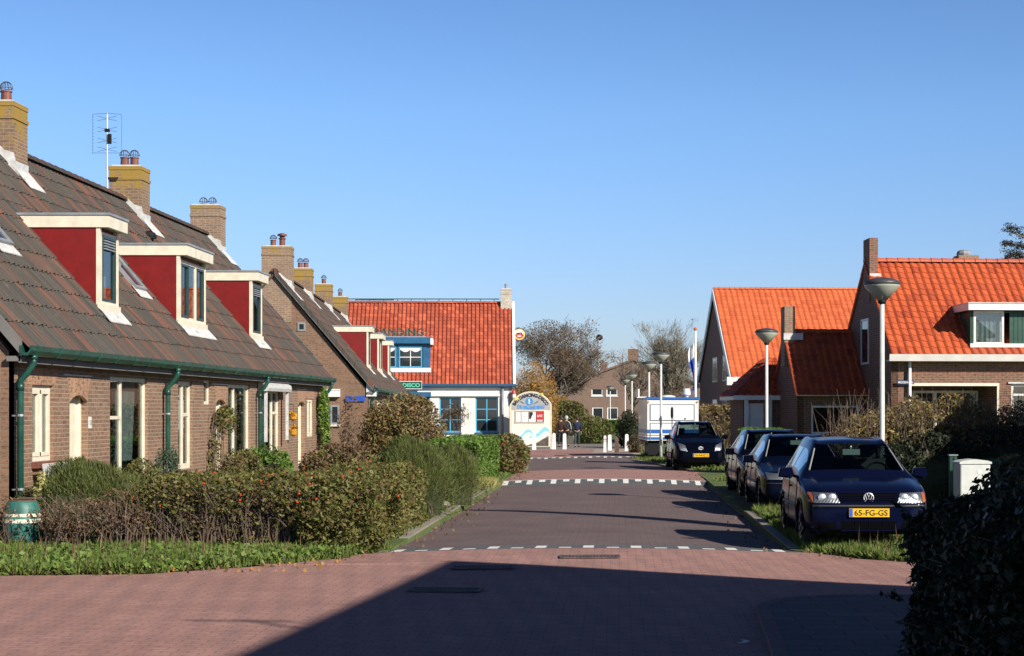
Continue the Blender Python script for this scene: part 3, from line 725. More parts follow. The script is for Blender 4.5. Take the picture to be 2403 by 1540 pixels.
    for x0,x1,ya,yb in skylights:
        n=Vector((0,-SL,1)).normalized(); m=MB()
        def P(x,y,o): return (x, y+n.y*o, zf(y)+n.z*o)
        def bar(xa,xb,y0,y1,o0,o1): m.add([P(xa,y0,o0),P(xb,y0,o0),P(xb,y1,o0),P(xa,y1,o0),P(xa,y0,o1),P(xb,y0,o1),P(xb,y1,o1),P(xa,y1,o1)],[(0,3,2,1),(4,5,6,7),(0,1,5,4),(1,2,6,5),(2,3,7,6),(3,0,4,7)])
        bar(x0,x0+.05,ya,yb,.02,.12); bar(x1-.05,x1,ya,yb,.02,.12); bar(x0+.05,x1-.05,ya,ya+.04,.02,.12); bar(x0+.05,x1-.05,yb-.04,yb,.02,.12)
        s=obj('skylight',m,M['zinc'],root); m=MB(); bar(x0+.04,x1-.04,ya+.03,yb-.03,.07,.09); obj('pane',m,M['glass_sky'],s)
        flashing(s,x0-.05,x1+.05,ya-.16,ya+.0,zf)
M['glass_sky']=nmat('skylight_glass',(.03,.04,.05),.05)

B1=thing('terraced_house','near brick terrace with weathered grey tile roof and red dormers','house',(-8.2,22.9,0),R(90))
def wz(x,a=8.2): return a*FPX/(VX-x)-22.9          # position along the wall for an edge seen at column x
h1=[(.92,1.80,1.11,2.19),(2.53,3.40,.1,2.06),(4.55,6.75,.62,2.375),(8.8,9.85,.72,2.37),(10.75,11.35,1.94,2.42),(11.75,12.6,.1,2.03),(12.85,15.0,.69,2.37),
    (15.9,18.3,.70,2.30),(20.65,21.55,.1,2.02),(21.85,22.75,1.12,2.12)]
S1=[(7.72,8.45,2.68,3.42,7.37,'brick_ch',2,'wire'),(15.92,16.62,2.68,3.42,7.37,'brick_ch',2,'wire'),(23.6,24.22,2.68,3.50,7.40,'brick_ch2',2,'low')]
terrace(B1,24.25,h1,None,[(5.34,6.38,1),(10.46,12.56,2),(17.03,18.15,3)],S1,[(2.5,3.2,1.15,1.75),(9.15,9.85,.95,1.6)],[.13,7.66,15.5,24.0],None)
# windows of the near terrace
window(B1,.92,1.80,1.11,2.19,fr=.07,mull=(.5,),sash=[(.04,.47),(.53,.96)],curtain=[(.02,.98,.98,.5,0)],sill=M['pot'],y=.05,dep=.06)
window(B1,4.55,6.75,.62,2.375,fr=.07,mull=(.36,),trans=((.62,0,.36),),curtain=[(.36,.99,.98,.2,.25)],y=.05,dep=.06)
window(B1,8.8,9.85,.72,2.37,fr=.08,mull=(.5,),trans=((.62,.5,1),),y=.05,dep=.06)
window(B1,10.75,11.35,1.94,2.42,fr=.05,y=.05,dep=.05)
window(B1,12.85,15.0,.69,2.37,fr=.07,mull=(.36,),trans=((.62,0,.36),),curtain=[(.4,.8,.98,.05,0)],y=.05,dep=.06)
wn3=window(B1,15.9,18.3,.70,2.30,fr=.08,mull=(.72,),trans=((.66,.72,1),),curtain=[(.02,.7,.98,.0,0)],y=.05,dep=.06)
window(B1,21.85,22.75,1.12,2.12,fr=.08,mull=(.5,),y=.03,dep=.06)
for a,b in ((2.53,3.40),(11.75,12.6),(20.65,21.55)):
    m=MB(); m.box(a+.001,b-.001,.15,.19,.1,2.06); m.box(a+.001,a+.07,.10,.149,.1,2.06); m.box(b-.07,b-.001,.10,.149,.1,2.06); d=obj('door',m,M['cream'],B1)
    m=MB(); m.tube([(a+.7,.15,1.0),(a+.7,.11,1.0),(a+.58,.105,1.0)],.012,6); obj('handle',m,M['metal'],d)
    m=MB(); k=8; arc_=[(a+(b-a)*i/k, -.004, 2.06-.10*(abs(i/k*2-1))**2) for i in range(k+1)]
    m.prism(arc_+[(b+.0,-.004,2.08),(b+.12,-.004,2.32),(a-.12,-.004,2.32),(a,-.004,2.08)],(0,.06,0)); obj('brick_arch',m,M['lintel'],B1)
    m=MB(); m.box(a-.3,b+.12,-.03,.0,2.345,2.365); obj('lead_strip',m,M['lead'],B1)
for a,b,z in ((.72,1.98,2.19),(21.7,22.9,2.12)):
    m=MB(); m.box(a,b,-.003,.05,z+.001,z+.24); obj('lintel',m,M['lintel'],B1)
m=MB(); m.box(3.43,3.55,-.015,-.001,1.55,1.73); hn=obj('house_number',m,M['white'],B1); face_text('digits','13',.11,M['dark'],hn,(3.49,-.017,1.64),ext=.001)
# roller shutter on the third house, standing off the wall
m=MB()
prof=[(-.24,2.26),(-.26,2.33),(-.24,2.41),(-.17,2.45),(-.02,2.45),(-.02,2.26)]; m.prism([(15.72,y,z) for y,z in prof],(2.75,0,0)); rs=obj('roller_shutter',m,M['zinc2'] if 'zinc2' in M else M['lead'],B1)
m=MB()
for x in (15.8,18.28): m.box(x,x+.09,-.20,-.14,1.1,2.26)
obj('guide_rail',m,M['lead'],rs)
# things fixed on or hanging from the near terrace
an=thing('tv_antenna','tall wire television antenna on thin mast beside a chimney','antenna',(-11.64,38.75,5.6))
m=MB(); m.tube([(0,0,0),(0,0,2.96)],.022,6); obj('mast',m,M['metal'],an)
m=MB()
for sx in (-1,1):
    m.tube([(sx*.33,0,2.95),(sx*.33,0,2.05)],.004,4)
    m.tube([(0,0,2.97),(sx*.33,.0,2.95)],.004,4); m.tube([(0,0,2.07),(sx*.33,0,2.07)],.004,4)
for z in (2.85,2.6,2.35,2.15):
    for sx in (-1,1):
        m.tube([(0,0,z),(sx*.22,0,z+.06)],.004,4); m.tube([(0,0,z),(sx*.22,0,z-.05)],.004,4)
for i in range(12): m.tube([(-.33,0,2.08+i*.075),(-.33,.08,2.08+i*.075)],.005,3)
obj('element_grid',m,M['wire'],an)
m=MB(); m.box(-.05,.05,-.04,.04,2.55,2.62); m.box(.02,.09,-.04,.04,2.28,2.5); obj('junction_box',m,M['black'],an)
m=MB(); m.tube([(0,0,1.5),(.25,0,1.5)],.02,6); obj('bracket',m,M['black'],an)
m=MB(); m.lathe([(.16,0),(.17,.06),(.13,.13),(.05,.17)],14); rv=obj('roof_vent',m,M['black'],B1,loc=(15.1,2.28,zf(2.28)+.02))
wb=thing('window_box','white window box under the nearest cottage window','planter',(-8.0,24.05,.90),R(90))
m=MB(); m.prism([(-.42,0,.19),(-.36,0,0),(.36,0,0),(.42,0,.19)],(0,-.2,0)); obj('box',m,M['white'],wb)
for i,(zz_,lb) in enumerate((((1.70),'upper yellow flower basket hanging by third cottage door'),(1.32,'lower yellow flower basket hanging by third cottage door'))):
    hb=thing('hanging_basket',lb,'flower basket',(-8.03,42.0,zz_),group='yellow flower baskets on the wall')
    m=MB(); m.lathe([(.04,-.14),(.09,-.10),(.105,0),(.10,.02)],14); obj('basket',m,M['yellow'],hb)
    P=blob(200,(0,0,.05),(.12,.12,.08),12,.4); obj('flowers',leaves(P,.045,M['yellow'],'flowers',.8),None,hb)['kind']='stuff'
    m=MB(); m.tube([(-.17,0,.26),(0,0,.26)],.008,4); m.tube([(0,0,.26),(.0,0,.1)],.005,3); obj('hook',m,M['black'],hb)

# far terrace: turns slightly left with the street
B2=thing('terraced_house','far brick terrace whose gable faces the street, red dormers close together','house',(-8.53,57.8,-.12),R(94.4))
h2=[(1.2,2.2,.9,2.1),(3,3.9,.1,2.05),(5,7,.7,2.3),(9,10.2,.7,2.3),(12,12.9,.1,2.05),(14,16,.7,2.3),(18,19,.7,2.3),(21,21.9,.1,2.05)]
S2=[(-.02,.70,2.55,3.55,7.45,'brick_ch2',2,('tall','wire')),(8.05,8.75,2.7,3.42,7.37,'brick_ch',2,'wire'),(16.4,17.1,2.7,3.42,7.37,'brick_ch',1,'wire'),(24.7,25.3,2.7,3.42,7.37,'brick_ch',1,'wire')]
terrace(B2,25.4,h2,None,[(6.1,7.2,3),(12.3,14.4,2),(19.6,20.7,3)],S2,[],[.25,8,16.6,25.2],None)
for a,b,c,d in h2:
    if c<.3: m=MB(); m.box(a,b,.09,.12,c,d); obj('door',m,M['cream'],B2)
    else: window(B2,a,b,c,d,fr=.08,mull=(.5,),y=.05,dep=.06)
# things on the street-facing gable (x=0 plane, looking to -x)
def gable_window(root,ya,yb,za,zb,mat,label=None,off=.0,sillm=None):
    m=MB(); f=.06; x0,x1=-.03-off,.02
    m.box(x0,x1,ya,ya+f,za,zb); m.box(x0,x1,yb-f,yb,za,zb); m.box(x0+.001,x1,ya+f,yb-f,za,za+f); m.box(x0+.001,x1,ya+f,yb-f,zb-f,zb)
    w=obj('window',m,mat,root,label=label); m=MB(); m.box(-.012-off,-.004-off,ya+f,yb-f,za+f,zb-f); obj('pane',m,M['glass_dark'],w)
    if sillm: m=MB(); m.box(-.09,.01,ya-.04,yb+.04,za-.07,za-.002); obj('sill',m,sillm,w)
    return w
M['glass_dark']=nmat('dark_glass',(.025,.03,.035),.04,spec=.8)
gable_window(B2,2.08,2.35,4.6,4.9,M['zinc'])
gable_window(B2,.95,1.25,1.45,2.1,M['zinc'],sillm=M['cream'])
m=MB(); m.box(-.20,0,.92,1.42,2.38,2.62); m.box(-.22,-.2,.9,1.44,2.6,2.64); obj('roller_blind_box',m,M['white'],B2)
m=MB(); m.prism([(-.02,-.30,2.40),(-.02,.04,2.40),(-.02,.04,3.0),(-.02,-.20,2.75),(-.02,-.30,2.72)],(-.03,0,0)); obj('verge_end_board',m,M['white'],B2)
# vertical tiles hung along the sloping edge
m=MB()
k=16
for i in range(k):
    y0=YE+(YR-YE)*i/k; y1=YE+(YR-YE)*(i+1.08)/k
    m.prism([(-.16,y0,zf(y0)-.06),(-.16,y0,zf(y0)+.10),(-.16,y1,zf(y1)+.085),(-.16,y1,zf(y1)-.08)],(.30,0,0))
obj('verge_tiles',m,M['tile_g'],B2)
sg=thing('street_sign','plain blue street sign on the brick gable of the far terrace','street sign',(PX(834,57.75)-.0,57.72,HZ(936,57.75)),R(4.4))
m=MB(); m.box(-.33,.33,-.02,.0,-.09,.09); obj('plate',m,nmat('sign_blue',(.03,.09,.42),.35),sg)
m=MB()
for x in (-.28,.28): m.tube([(x,-.022,0),(x,-.027,0)],.014,6)
obj('screw',m,M['metal'],sg)

# ------------------------------------------------------------------ generic gable house (right side and background)
def gable_house(root, L, D, ez, rz_, holes, brick, tmat, tw=.23, tl=.27, oh=.28, eo=.10, floor=-.6, back=True, kind='pan', amp=.03, capmat=None, depth=.12, ceil=True, innerz=None):
    ry=D/2; sl=(rz_-ez)/(ry+oh); wz_=ez+sl*oh-.10
    m=MB(); wall_holes(m,0,L,floor,wz_,holes,depth=depth); obj('wall',m,brick,root); m=MB(); m.box(.01,L-.01,D-.1,D,floor,wz_); obj('rear_wall',m,brick,root)
    for x,s in ((0,1),(L,-1)):
        m=MB(); m.prism([(x,0,floor),(x,D,floor),(x,D,wz_),(x,ry,wz_+sl*ry-.0),(x,0,wz_)],(s*.2,0,0)); obj('gable_wall',m,brick,root)
    if ceil: m=MB(); m.box(.3,L-.3,.3,D-.3,-.12,-.05); m.box(.3,L-.3,D*.55,D*.55+.1,-.05,wz_-.1); m.box(.3,L-.3,.2,D-.3,wz_-.09,wz_-.04); obj('floor_and_inner_wall',m,M['interior'],root)
    r=obj('roof',tiles((-eo,-oh,ez),(L+eo,-oh,ez),(L+eo,ry,rz_),(-eo,ry,rz_),tw,tl,amp=amp,kind=kind),tmat,root)
    m=tiles((L+eo,D+oh,ez),(-eo,D+oh,ez),(-eo,ry,rz_),(L+eo,ry,rz_),tw*2,tl*2,amp=amp,kind=kind,sub=4); obj('rear_slope',m,tmat,r)
    obj('ridge_tiles',ridge_caps((-eo,ry,rz_+.045),(L+eo,ry,rz_+.045),.11,.33),capmat or tmat,r)
    return sl
def white_gutter(root,L,ez,oh=.28,mat=None,h=.17,xo=.14,name='gutter'):
    m=MB(); m.prism([(-xo,-oh-.14,ez-.02),(-xo,-oh-.10,ez-h),(-xo,-.002,ez-h),(-xo,-.002,ez-h+.03),(-xo,-oh-.07,ez-h+.03),(-xo,-oh-.11,ez-.02)],(L+2*xo,0,0)); return obj(name,m,mat or M['white_r'],root)
ROT=R(4.4)
# house A (near right)
HA=thing('brick_house','near right brick house with bright orange tiled roof and green boarded dormer','house',(7.54,47.25,-.03),ROT)
hA=[(.55,3.0,-.1,2.55),(3.4,4.5,.9,2.58),(5.6,7.2,.8,2.4)]
slA=gable_house(HA,9.2,6.3,3.41,6.22,hA,M['brick_r'],M['tile_o'],oh=.28,eo=.06,innerz=1)
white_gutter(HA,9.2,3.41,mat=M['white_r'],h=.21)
def zA(y): return 3.41+slA*(y+.28)
m=MB(); m.quad((.45,1.1,-.1),(3.1,1.1,-.1),(3.1,1.1,2.7),(.45,1.1,2.7)); m.quad((.55,.12,-.1),(.55,.12,2.55),(.55,1.1,2.55),(.55,1.1,-.1)); m.quad((3,.12,-.1),(3,1.1,-.1),(3,1.1,2.55),(3,.12,2.55)); m.quad((.55,.12,2.551),(3,.12,2.551),(3,1.1,2.551),(.55,1.1,2.551)); obj('porch_recess',m,M['brick_r'],HA)
m=MB(); m.box(.50,3.05,-.03,.02,2.52,2.60); m.box(.50,.56,-.025,.02,-.1,2.52); m.box(2.99,3.05,-.025,.02,-.1,2.52); obj('porch_frame',m,M['cream'],HA)
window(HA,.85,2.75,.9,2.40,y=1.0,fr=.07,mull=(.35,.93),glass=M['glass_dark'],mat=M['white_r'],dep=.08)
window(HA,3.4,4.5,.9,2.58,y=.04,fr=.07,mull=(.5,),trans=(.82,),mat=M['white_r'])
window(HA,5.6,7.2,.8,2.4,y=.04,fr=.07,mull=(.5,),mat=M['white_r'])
m=MB(); m.box(3.3,4.6,-.05,-.001,2.585,2.63); obj('lead_strip',m,M['lead'],HA)
m=MB(); m.tube([(.50,-.10,3.22),(.50,-.10,-.05)],.045,8); obj('downpipe',m,M['white'],HA,smooth=True)
gable_window(HA,2.75,3.75,3.2,4.55,M['white'])
# its dormer
x0,x1,yf=2.22,7.6,-.06; yk=-.28+(4.63-3.41)/slA; m=MB()
for x,s in ((x0,1),(x1,-1)): m.prism([(x,yf,zA(yf)-.05),(x,yf,4.63),(x,yk+.1,4.63),(x,yk+.1,zA(yk+.1)-.12)],(s*.05,0,0))
k=44
for i in range(k):
    a=x0+.02+(x1-x0-.04)*i/k; b=x0+.02+(x1-x0-.04)*(i+1)/k-.012
    if a>x0+.05 and b<x0+1.15 or (4.1<a<5.2): continue
    m.box(a,b,yf,yf+.03,zA(yf)-.02,4.63)
m.box(x0,x1,yf+.025,yk,4.56,4.60); m.box(x0+1.0,x1-.02,yf+.025,yf+.06,zA(yf)+.0,3.60)
dm=obj('dormer',m,M['dgreen'],HA)
m=MB(); m.box(x0-.12,x1+.12,yf-.24,yf-.20,4.62,4.80); m.box(x0-.12,x0-.08,yf-.20,yk+.12,4.62,4.80); m.box(x1+.08,x1+.12,yf-.20,yk+.12,4.62,4.80); m.box(x0-.08,x1+.08,yf-.20,yk+.2,4.635,4.655); obj('fascia',m,M['white'],dm)
m=MB(); m.box(x0-.14,x1+.14,yf-.26,yk+.35,4.801,4.83); obj('roof_sheet',m,M['lead'],dm)
m=MB(); m.box(x0-.02,x1+.02,yf-.07,yf+.0,zA(yf)+.0,zA(yf)+.11); obj('base_board',m,M['white_r'],dm)
for a in (x0+.09,4.15): window(HA,a,a+.86,3.66,4.61,y=yf-.01,fr=.065,mat=M['white_r'],dep=.06,curtain=[(.02,.98,.99,.02,0)])
# chimneys
m=chimney(HA,-.03,.22,2.55,3.38,5.0,6.88,M['brick_r2'] if 'brick_r2' in M else M['brick_r'],cap=False,pots=0)
f=MB(); f.box(-.03,.30,2.52,2.56,zA(2.54)+.03,zA(2.54)+.12); obj('flashing',f,M['lead'],m)
c=chimney(HA,3.0,3.62,3.9,4.5,5.2,6.52,M['brick_ch2'],cap=False,pots=0)
f=MB(); f.lathe([(.22,0),(.24,.08),(.2,.16),(.12,.2)],10,(3.25,4.2,6.5)); obj('cowl',f,M['zinc'],c)
sA=thing('street_sign','blue street sign beside the white downpipe of the orange roofed house','street sign',(PX(2124.6,47.2),47.18,HZ(897.5,47.2)),ROT)
m=MB(); m.box(-.24,.24,-.015,0,-.055,.055); obj('plate',m,nmat('sign_dark_blue',(.015,.05,.13),.4),sA); face_text('lettering','MIDDENWEG',.09,M['white'],sA,(0,-.018,0),w=.42,ext=.001,bold=.0015,hgt=.06)

# extension C
HC=thing('house_extension','low brick side extension in the shade with a thin chimney','house',(5.24,50.2,-.05),ROT)
slC=gable_house(HC,2.10,3.9,2.33,4.22,[(.42,1.85,1.15,2.0)],M['brick_r'],M['tile_o'],oh=.2,eo=.08)
window(HC,.42,1.85,1.15,2.0,y=.03,fr=.06,mat=M['white'])
white_gutter(HC,2.10,2.33,oh=.2,mat=M['white'],h=.05,xo=.05)
c=chimney(HC,-.10,.22,1.55,2.2,3.2,5.02,M['brick_ch2b'] if 'brick_ch2b' in M else M['brick_ch2'],cap=False,pots=0)
f=MB(); f.box(-.13,.46,1.52,1.56,4.0,4.2); f.prism([(.225,1.5,4.0),(.225,1.6,4.32),(.225,2.2,4.36),(.225,2.25,4.1)],(.012,0,0)); obj('flashing',f,M['lead'],c)
# low hipped porch wing left of it
HP=thing('porch','low hipped porch with red tiles and white posts left of the shaded extension','porch',(3.72,53.2,-.07),ROT)
m=MB(); wall_holes(m,.15,1.35,-.3,2.35,[(.30,.80,.0,2.1)]); m.prism([(.15,0,-.3),(.15,2.8,-.3),(.15,2.8,2.35),(.15,0,2.35)],(.1,0,0)); obj('wall',m,M['brick_r'],HP)
a,b,c,d=(-.12,-.2,2.36),(1.45,-.2,2.36),(1.38,1.3,3.55),(1.38,1.3,3.55)
obj('roof',tiles(a,b,(1.40,1.25,3.55),(1.26,1.25,3.55),.23,.27),M['tile_o'],HP)
m=tiles((-.12,3.0,2.36),(-.12,-.2,2.36),(1.26,1.25,3.55),(1.26,3.0,3.55),.23,.27); obj('side_slope',m,M['tile_o'],HP)
m=MB(); m.box(-.16,1.42,-.26,-.2,2.20,2.36); m.box(-.18,-.13,-.2,3.0,2.20,2.36); obj('fascia',m,M['white'],HP)
for x in (.18,.92):
    m=MB(); m.box(x,x+.12,-.12,-.02,-.3,2.20); obj('post',m,M['white'],HP)
m=MB(); m.box(.3,.8,.06,.1,0,2.1); obj('door',m,M['white'],HP)
# group enlarged and set back so its shadow clears the black hatchback
for o_ in (HA,HC,HP,sA):
    o_.scale=(1.12,)*3; o_.location=(o_.location.x*1.12, o_.location.y*1.12, EYE+(o_.location.z-EYE)*1.12)
# house B (far right)
HB=thing('brick_house','far right tall house with bright orange roof and white edged gable','house',(6.62,100.3,-.3),ROT)
slB=gable_house(HB,13.5,15.1,4.05,9.74,[(.8,2.4,.8,2.6)],M['brick_r'],M['tile_o2'],tw=.36,tl=.44,oh=.40,eo=.08)
window(HB,.8,2.4,.8,2.6,y=.04,fr=.08,mull=(.5,),mat=M['white'])
white_gutter(HB,13.5,4.05,oh=.40,mat=M['white'],h=.30,xo=.35)
def zB(y): return 4.05+slB*(y+.40 if y<7.55 else 15.5-y)
m=MB()
for ya,yb in ((-.42,7.55),(15.52,7.55)):
    m.prism([(-.16,ya,zB(ya)-.50),(-.16,ya,zB(ya)+.02),(-.16,yb,zB(7.55)+.02),(-.16,yb,zB(7.55)-.50)],(.05,0,0))
obj('barge_board',m,M['white'],HB)
m=MB(); m.box(-.35,0,-.56,-.1,3.55,3.85); m.box(-.35,0,15.2,15.7,3.55,3.85); obj('box_end',m,M['white_r'],HB)
for ya in (1.6,6.3):
    gable_window(HB,ya+(.5 if ya<3 else 0),ya+2.2,3.85,5.4,M['white']); gable_window(HB,ya+(.5 if ya<3 else 0),ya+2.2,1.0,2.75,M['white'])
# ------------------------------------------------------------------ the white bar with the red roof
BAR=thing('bar_building','white painted bar with red pantile roof and blue dormer','bar',(-15.92,94.25,-.33),ROT)
F=.33  # building stands .33 below eye datum: add F to measured heights
LB=10.0; ezB=3.26+F; rzB=8.0+F
doorh=(5.25-1.0,5.25,0,2.45+F)
winA=(5.95,7.15,.55+F,2.5+F); winB=(7.95,9.2,.55+F,2.5+F)
slR=gable_house(BAR,LB,8.9,ezB,rzB,[(4.0,5.05,.05,2.3+F),winA,winB],M['brick_w'],M['tile_r'],tw=.235,tl=.30,oh=.22,eo=.03,floor=-.3,amp=.052)
def zR(y): return ezB+slR*(y+.22)
m=MB(); m.prism([(-.05,-.36,ezB-.02),(-.05,-.34,ezB-.14),(-.05,-.24,ezB-.17),(-.05,-.2,ezB-.14),(-.05,-.2,ezB-.02)],(LB+.25,0,0)); g=obj('gutter',m,M['blue'],BAR)
m=MB(); m.box(.1,LB-.02,-.2,-.002,ezB-.22,ezB-.16); obj('soffit_board',m,M['zinc'],BAR)
m=MB(); m.prism([(LB+.03,-.3,ezB-.12),(LB+.03,-.3,ezB+.06),(LB+.03,4.45,rzB+.12),(LB+.03,4.45,rzB-.12)],(.16,0,0)); obj('verge_board',m,M['white'],BAR)
m=MB(); m.tube([(9.45,-.09,ezB-.1),(9.45,-.09,-.1)],.07,8); obj('downpipe',m,M['zinc'],BAR,smooth=True)
for a,b,c,d in (winA,winB):
    w=window(BAR,a,b,c,d,y=.07,fr=.07,mat=M['lblue'],mull=(.5,),trans=(.36,.66),glass=M['glass_dark'],dep=.05)
    s=MB(); s.box(a-.03,b+.03,-.06,.04,c-.10,c-.003); obj('sill',s,M['blue'],w)
m=MB(); m.box(5.5,9.3,-.14,-.0,2.56+F,2.68+F); obj('shutter_cover',m,M['white'],BAR)
m=MB(); m.box(3.4,5.5,-.75,-.05,2.52+F,2.78+F); m.box(5.12,5.42,-.12,-.03,-.1,2.52+F); m.box(3.55,3.8,-.12,-.03,-.1,2.52+F)
obj('entrance_canopy',m,M['blue'],BAR); m=MB(); m.box(4.0,5.05,.05,.08,.05,2.3+F); m.box(4.2,4.85,.03,.05,1.2,2.4); obj('door',m,M['blue'],BAR)
# dormer of the bar
dx0,dx1=1.75,5.42; yf=.55; ztop=5.50+F; yk=-.22+(ztop-ezB)/slR
m=MB()
for x,s in ((dx0,1),(dx1,-1)): m.prism([(x,yf,zR(yf)-.05),(x,yf,ztop),(x,yk+.1,ztop),(x,yk+.1,zR(yk)-.1)],(s*.06,0,0))
m.box(dx1-.40,dx1-.061,yf,yf+.06,zR(yf)-.02,ztop); m.box(dx0+.061,dx0+.2,yf,yf+.06,zR(yf)-.02,ztop); m.box(3.55,3.66,yf+.003,yf+.06,zR(yf),ztop); m.box(dx0+.2,dx1-.4,yf+.002,yf+.06,ztop-.14,ztop-.001)
dm=obj('dormer',m,M['blue'],BAR)
m=MB(); m.box(dx0-.1,dx1+.02,yf-.26,yf-.2,ztop+.0,ztop+.33); m.box(dx0-.1,dx1+.02,yf-.2,yk+.2,ztop+.0,ztop+.05); obj('fascia',m,M['blue'],dm)
m=MB(); m.box(dx1+.021,dx1+.15,yf-.24,yk+.1,ztop-.06,ztop+.30); obj('side_board',m,M['white'],dm)
m=MB(); m.box(dx0-.12,dx1+.14,yf-.28,yk+.4,ztop+.331,ztop+.36); obj('roof_sheet',m,M['lblue'],dm)
flashing(dm,dx0-.1,dx1+.05,yf-.22,yf+.0,zR,mat=M['white'])
zb=zR(yf)+.10
for a,b in ((2.32,3.54),(3.68,4.98)):
    w=window(BAR,a,b,zb,ztop-.16,y=yf-.03,fr=.075,mat=M['lblue'],glass=M['glass_dark'],dep=.05)
    m=MB(); cx=(a+b)/2; m.box(cx-.02,cx+.02,yf-.02,yf+.0,zb+.08,ztop-.235); cz=(zb+ztop-.16)/2; m.box(a+.075,cx-.02,yf-.02,yf+.0,cz-.02,cz+.02); m.box(cx+.02,b-.075,yf-.02,yf,cz-.02,cz+.02); obj('glazing_bar',m,M['white'],w)
    m=MB(); V=[]; k=24
    for i in range(k+1):
        t=i/k; x=a+.08+(b-a-.16)*t; V+=[(x,yf-.006,ztop-.24),(x,yf-.012,ztop-.24-.10-.13*abs(math.sin(t*math.pi*2)))]
    m.add(V,[(2*i,2*i+1,2*i+3,2*i+2) for i in range(k)]); obj('curtain',m,M['curtain'],w)
for x in (2.55,3.12):
    m=MB(); m.lathe([(.10,0),(.13,.30),(.11,.31)],12,(x,yf-.04,zb+.075)); q=obj('candle_pot',m,M['cream'],BAR) if False else None
# letters standing on the dormer, visible part RANDING
lt=thing('roof_letters','dark green serif letters on a rail above the blue dormer','lettering',(-15.92,94.25,-.33),ROT)
face_text('lettering','DE BRANDING',.62,M['dgreen'],lt,(3.05,yf-.2,ztop+.36+.27),w=4.05,ext=.02,hgt=.42,bold=.012)
m=MB(); m.box(.95,5.2,yf-.19,yf-.17,ztop+.36,ztop+.40); m.box(.95,5.2,yf-.19,yf-.17,ztop+.60,ztop+.62); obj('rail',m,M['metal'],lt)
ds=thing('wall_sign','black and green disco sign under the gutter of the white bar','sign',(-15.92,94.25,-.33),ROT)
m=MB(); m.box(1.55,4.98,-.36,-.30,2.98+F,3.36+F); obj('board',m,M['dgreen'],ds)
m=MB()
for q in ((1.53,5.0,3.36,3.39),(1.53,5.0,2.95,2.98)): m.box(q[0],q[1],-.37,-.295,q[2]+F,q[3]+F)
m.box(4.98,5.0,-.37,-.295,2.98+F,3.36+F); obj('rim',m,M['white'],ds)
face_text('lettering','BAR DANCING-DISCO',.3,nmat('mint_letters',(.12,.55,.36),.4),ds,(3.27,-.365,3.17+F),w=3.25,ext=.004,bold=.012,hgt=.23)
chimney(BAR,LB-.62,LB+.02,4.1,4.75,7.0,8.62+F+.2,M['brick_wch'],pots=1,potkind='pipe',cap=True)
m=MB(); m.tube([(-.1,4.45,rzB+.22),(LB-.7,4.45,rzB+.26)],.03,5); 
for i in range(12): m.tube([(.2+i*.8,4.45,rzB+.05),(.2+i*.8,4.45,rzB+.25)],.02,4)
m.box(1.0,3.2,4.40,4.5,rzB+.16,rzB+.24); obj('ridge_light_rail',m,M['green'],BAR)
# round beer sign
bs=thing('beer_sign','round beer sign hanging from the corner of the white bar','sign',(PX(1219,99.2),99.2,HZ(785,99.2)),ROT)
XR90=Matrix.Rotation(R(90),4,'X')
m=MB(); m.lathe([(.37,-.06),(.37,.06)],32,M=XR90); obj('rim',m,M['black'],bs)
m=MB(); m.lathe([(.325,-.07),(.325,.07)],32,M=XR90); obj('gold_face',m,nmat('gold_face',(.80,.55,.18),.4),bs)
m=MB(); m.lathe([(.25,-.075),(.25,.075)],32,M=XR90); obj('white_disc',m,M['white'],bs)
m=MB(); pts=[(.249*math.cos(a),-.08,.249*math.sin(a)) for a in [math.pi+math.pi*i/14 for i in range(15)]]; m.add(pts,[tuple(range(15))]); obj('red_half',m,nmat('sign_red',(.65,.03,.02),.4),bs)
face_text('lettering','AMSTEL',.14,M['black'],bs,(0,-.088,.055),w=.38,ext=.002,bold=.006,hgt=.11); face_text('lettering','BIER',.12,M['white'],bs,(0,-.09,-.10),w=.24,ext=.002,bold=.006,hgt=.09)
m=MB(); m.tube([(-.55,0,.30),(0,0,.40),(0,0,.3)],.02,6); obj('bracket',m,M['black'],bs)
rl=thing('wall_lamp','small red and white lantern on the corner of the bar','lamp',(-5.86,94.8,2.55),ROT)
m=MB(); m.lathe([(.08,-.12),(.11,-.05),(.11,.12),(.05,.2)],12); obj('shade',m,nmat('lantern_white',(.8,.78,.75),.4),rl)
m=MB(); m.lathe([(.112,.13),(.13,.15),(.10,.32),(.03,.38)],12); m.lathe([(.09,-.14),(.09,-.3),(.03,-.4)],10); m.tube([(-.2,0,.1),(0,0,.1)],.02,5); obj('cap',m,nmat('lantern_red',(.5,.04,.04),.4),rl)
# arched poster board with painted wave
WBZ=93.3; xl,xr=PX(1198,WBZ),PX(1293,WBZ); g0=-.33
PB=thing('notice_board','arched painted notice board with a wave and posters beside the bar','notice board',((xl+xr)/2,WBZ,g0),0)
hw=(xr-xl)/2; zs_=HZ(950,WBZ)-g0; zt_=HZ(920,WBZ)-g0; zmid=HZ(963,WBZ)-g0
def arch(hw,zs_,zt_,n=20):
    rr=(hw*hw+(zt_-zs_)**2)/(2*(zt_-zs_)); t=math.asin(min(1,hw/rr)); return [(rr*math.sin(t-2*t*i/n), zt_-rr+rr*math.cos(t-2*t*i/n)) for i in range(n+1)]
A_=arch(hw-.05,zs_,zt_-.03)
m=MB(); m.prism([(x,-.03,z) for x,z in [(-hw+.05,.12)]+A_[::-1]+[(hw-.05,.12)]],(0,.06,0)); obj('panel',m,nmat('cream_board',(.80,.77,.66),.5),PB)
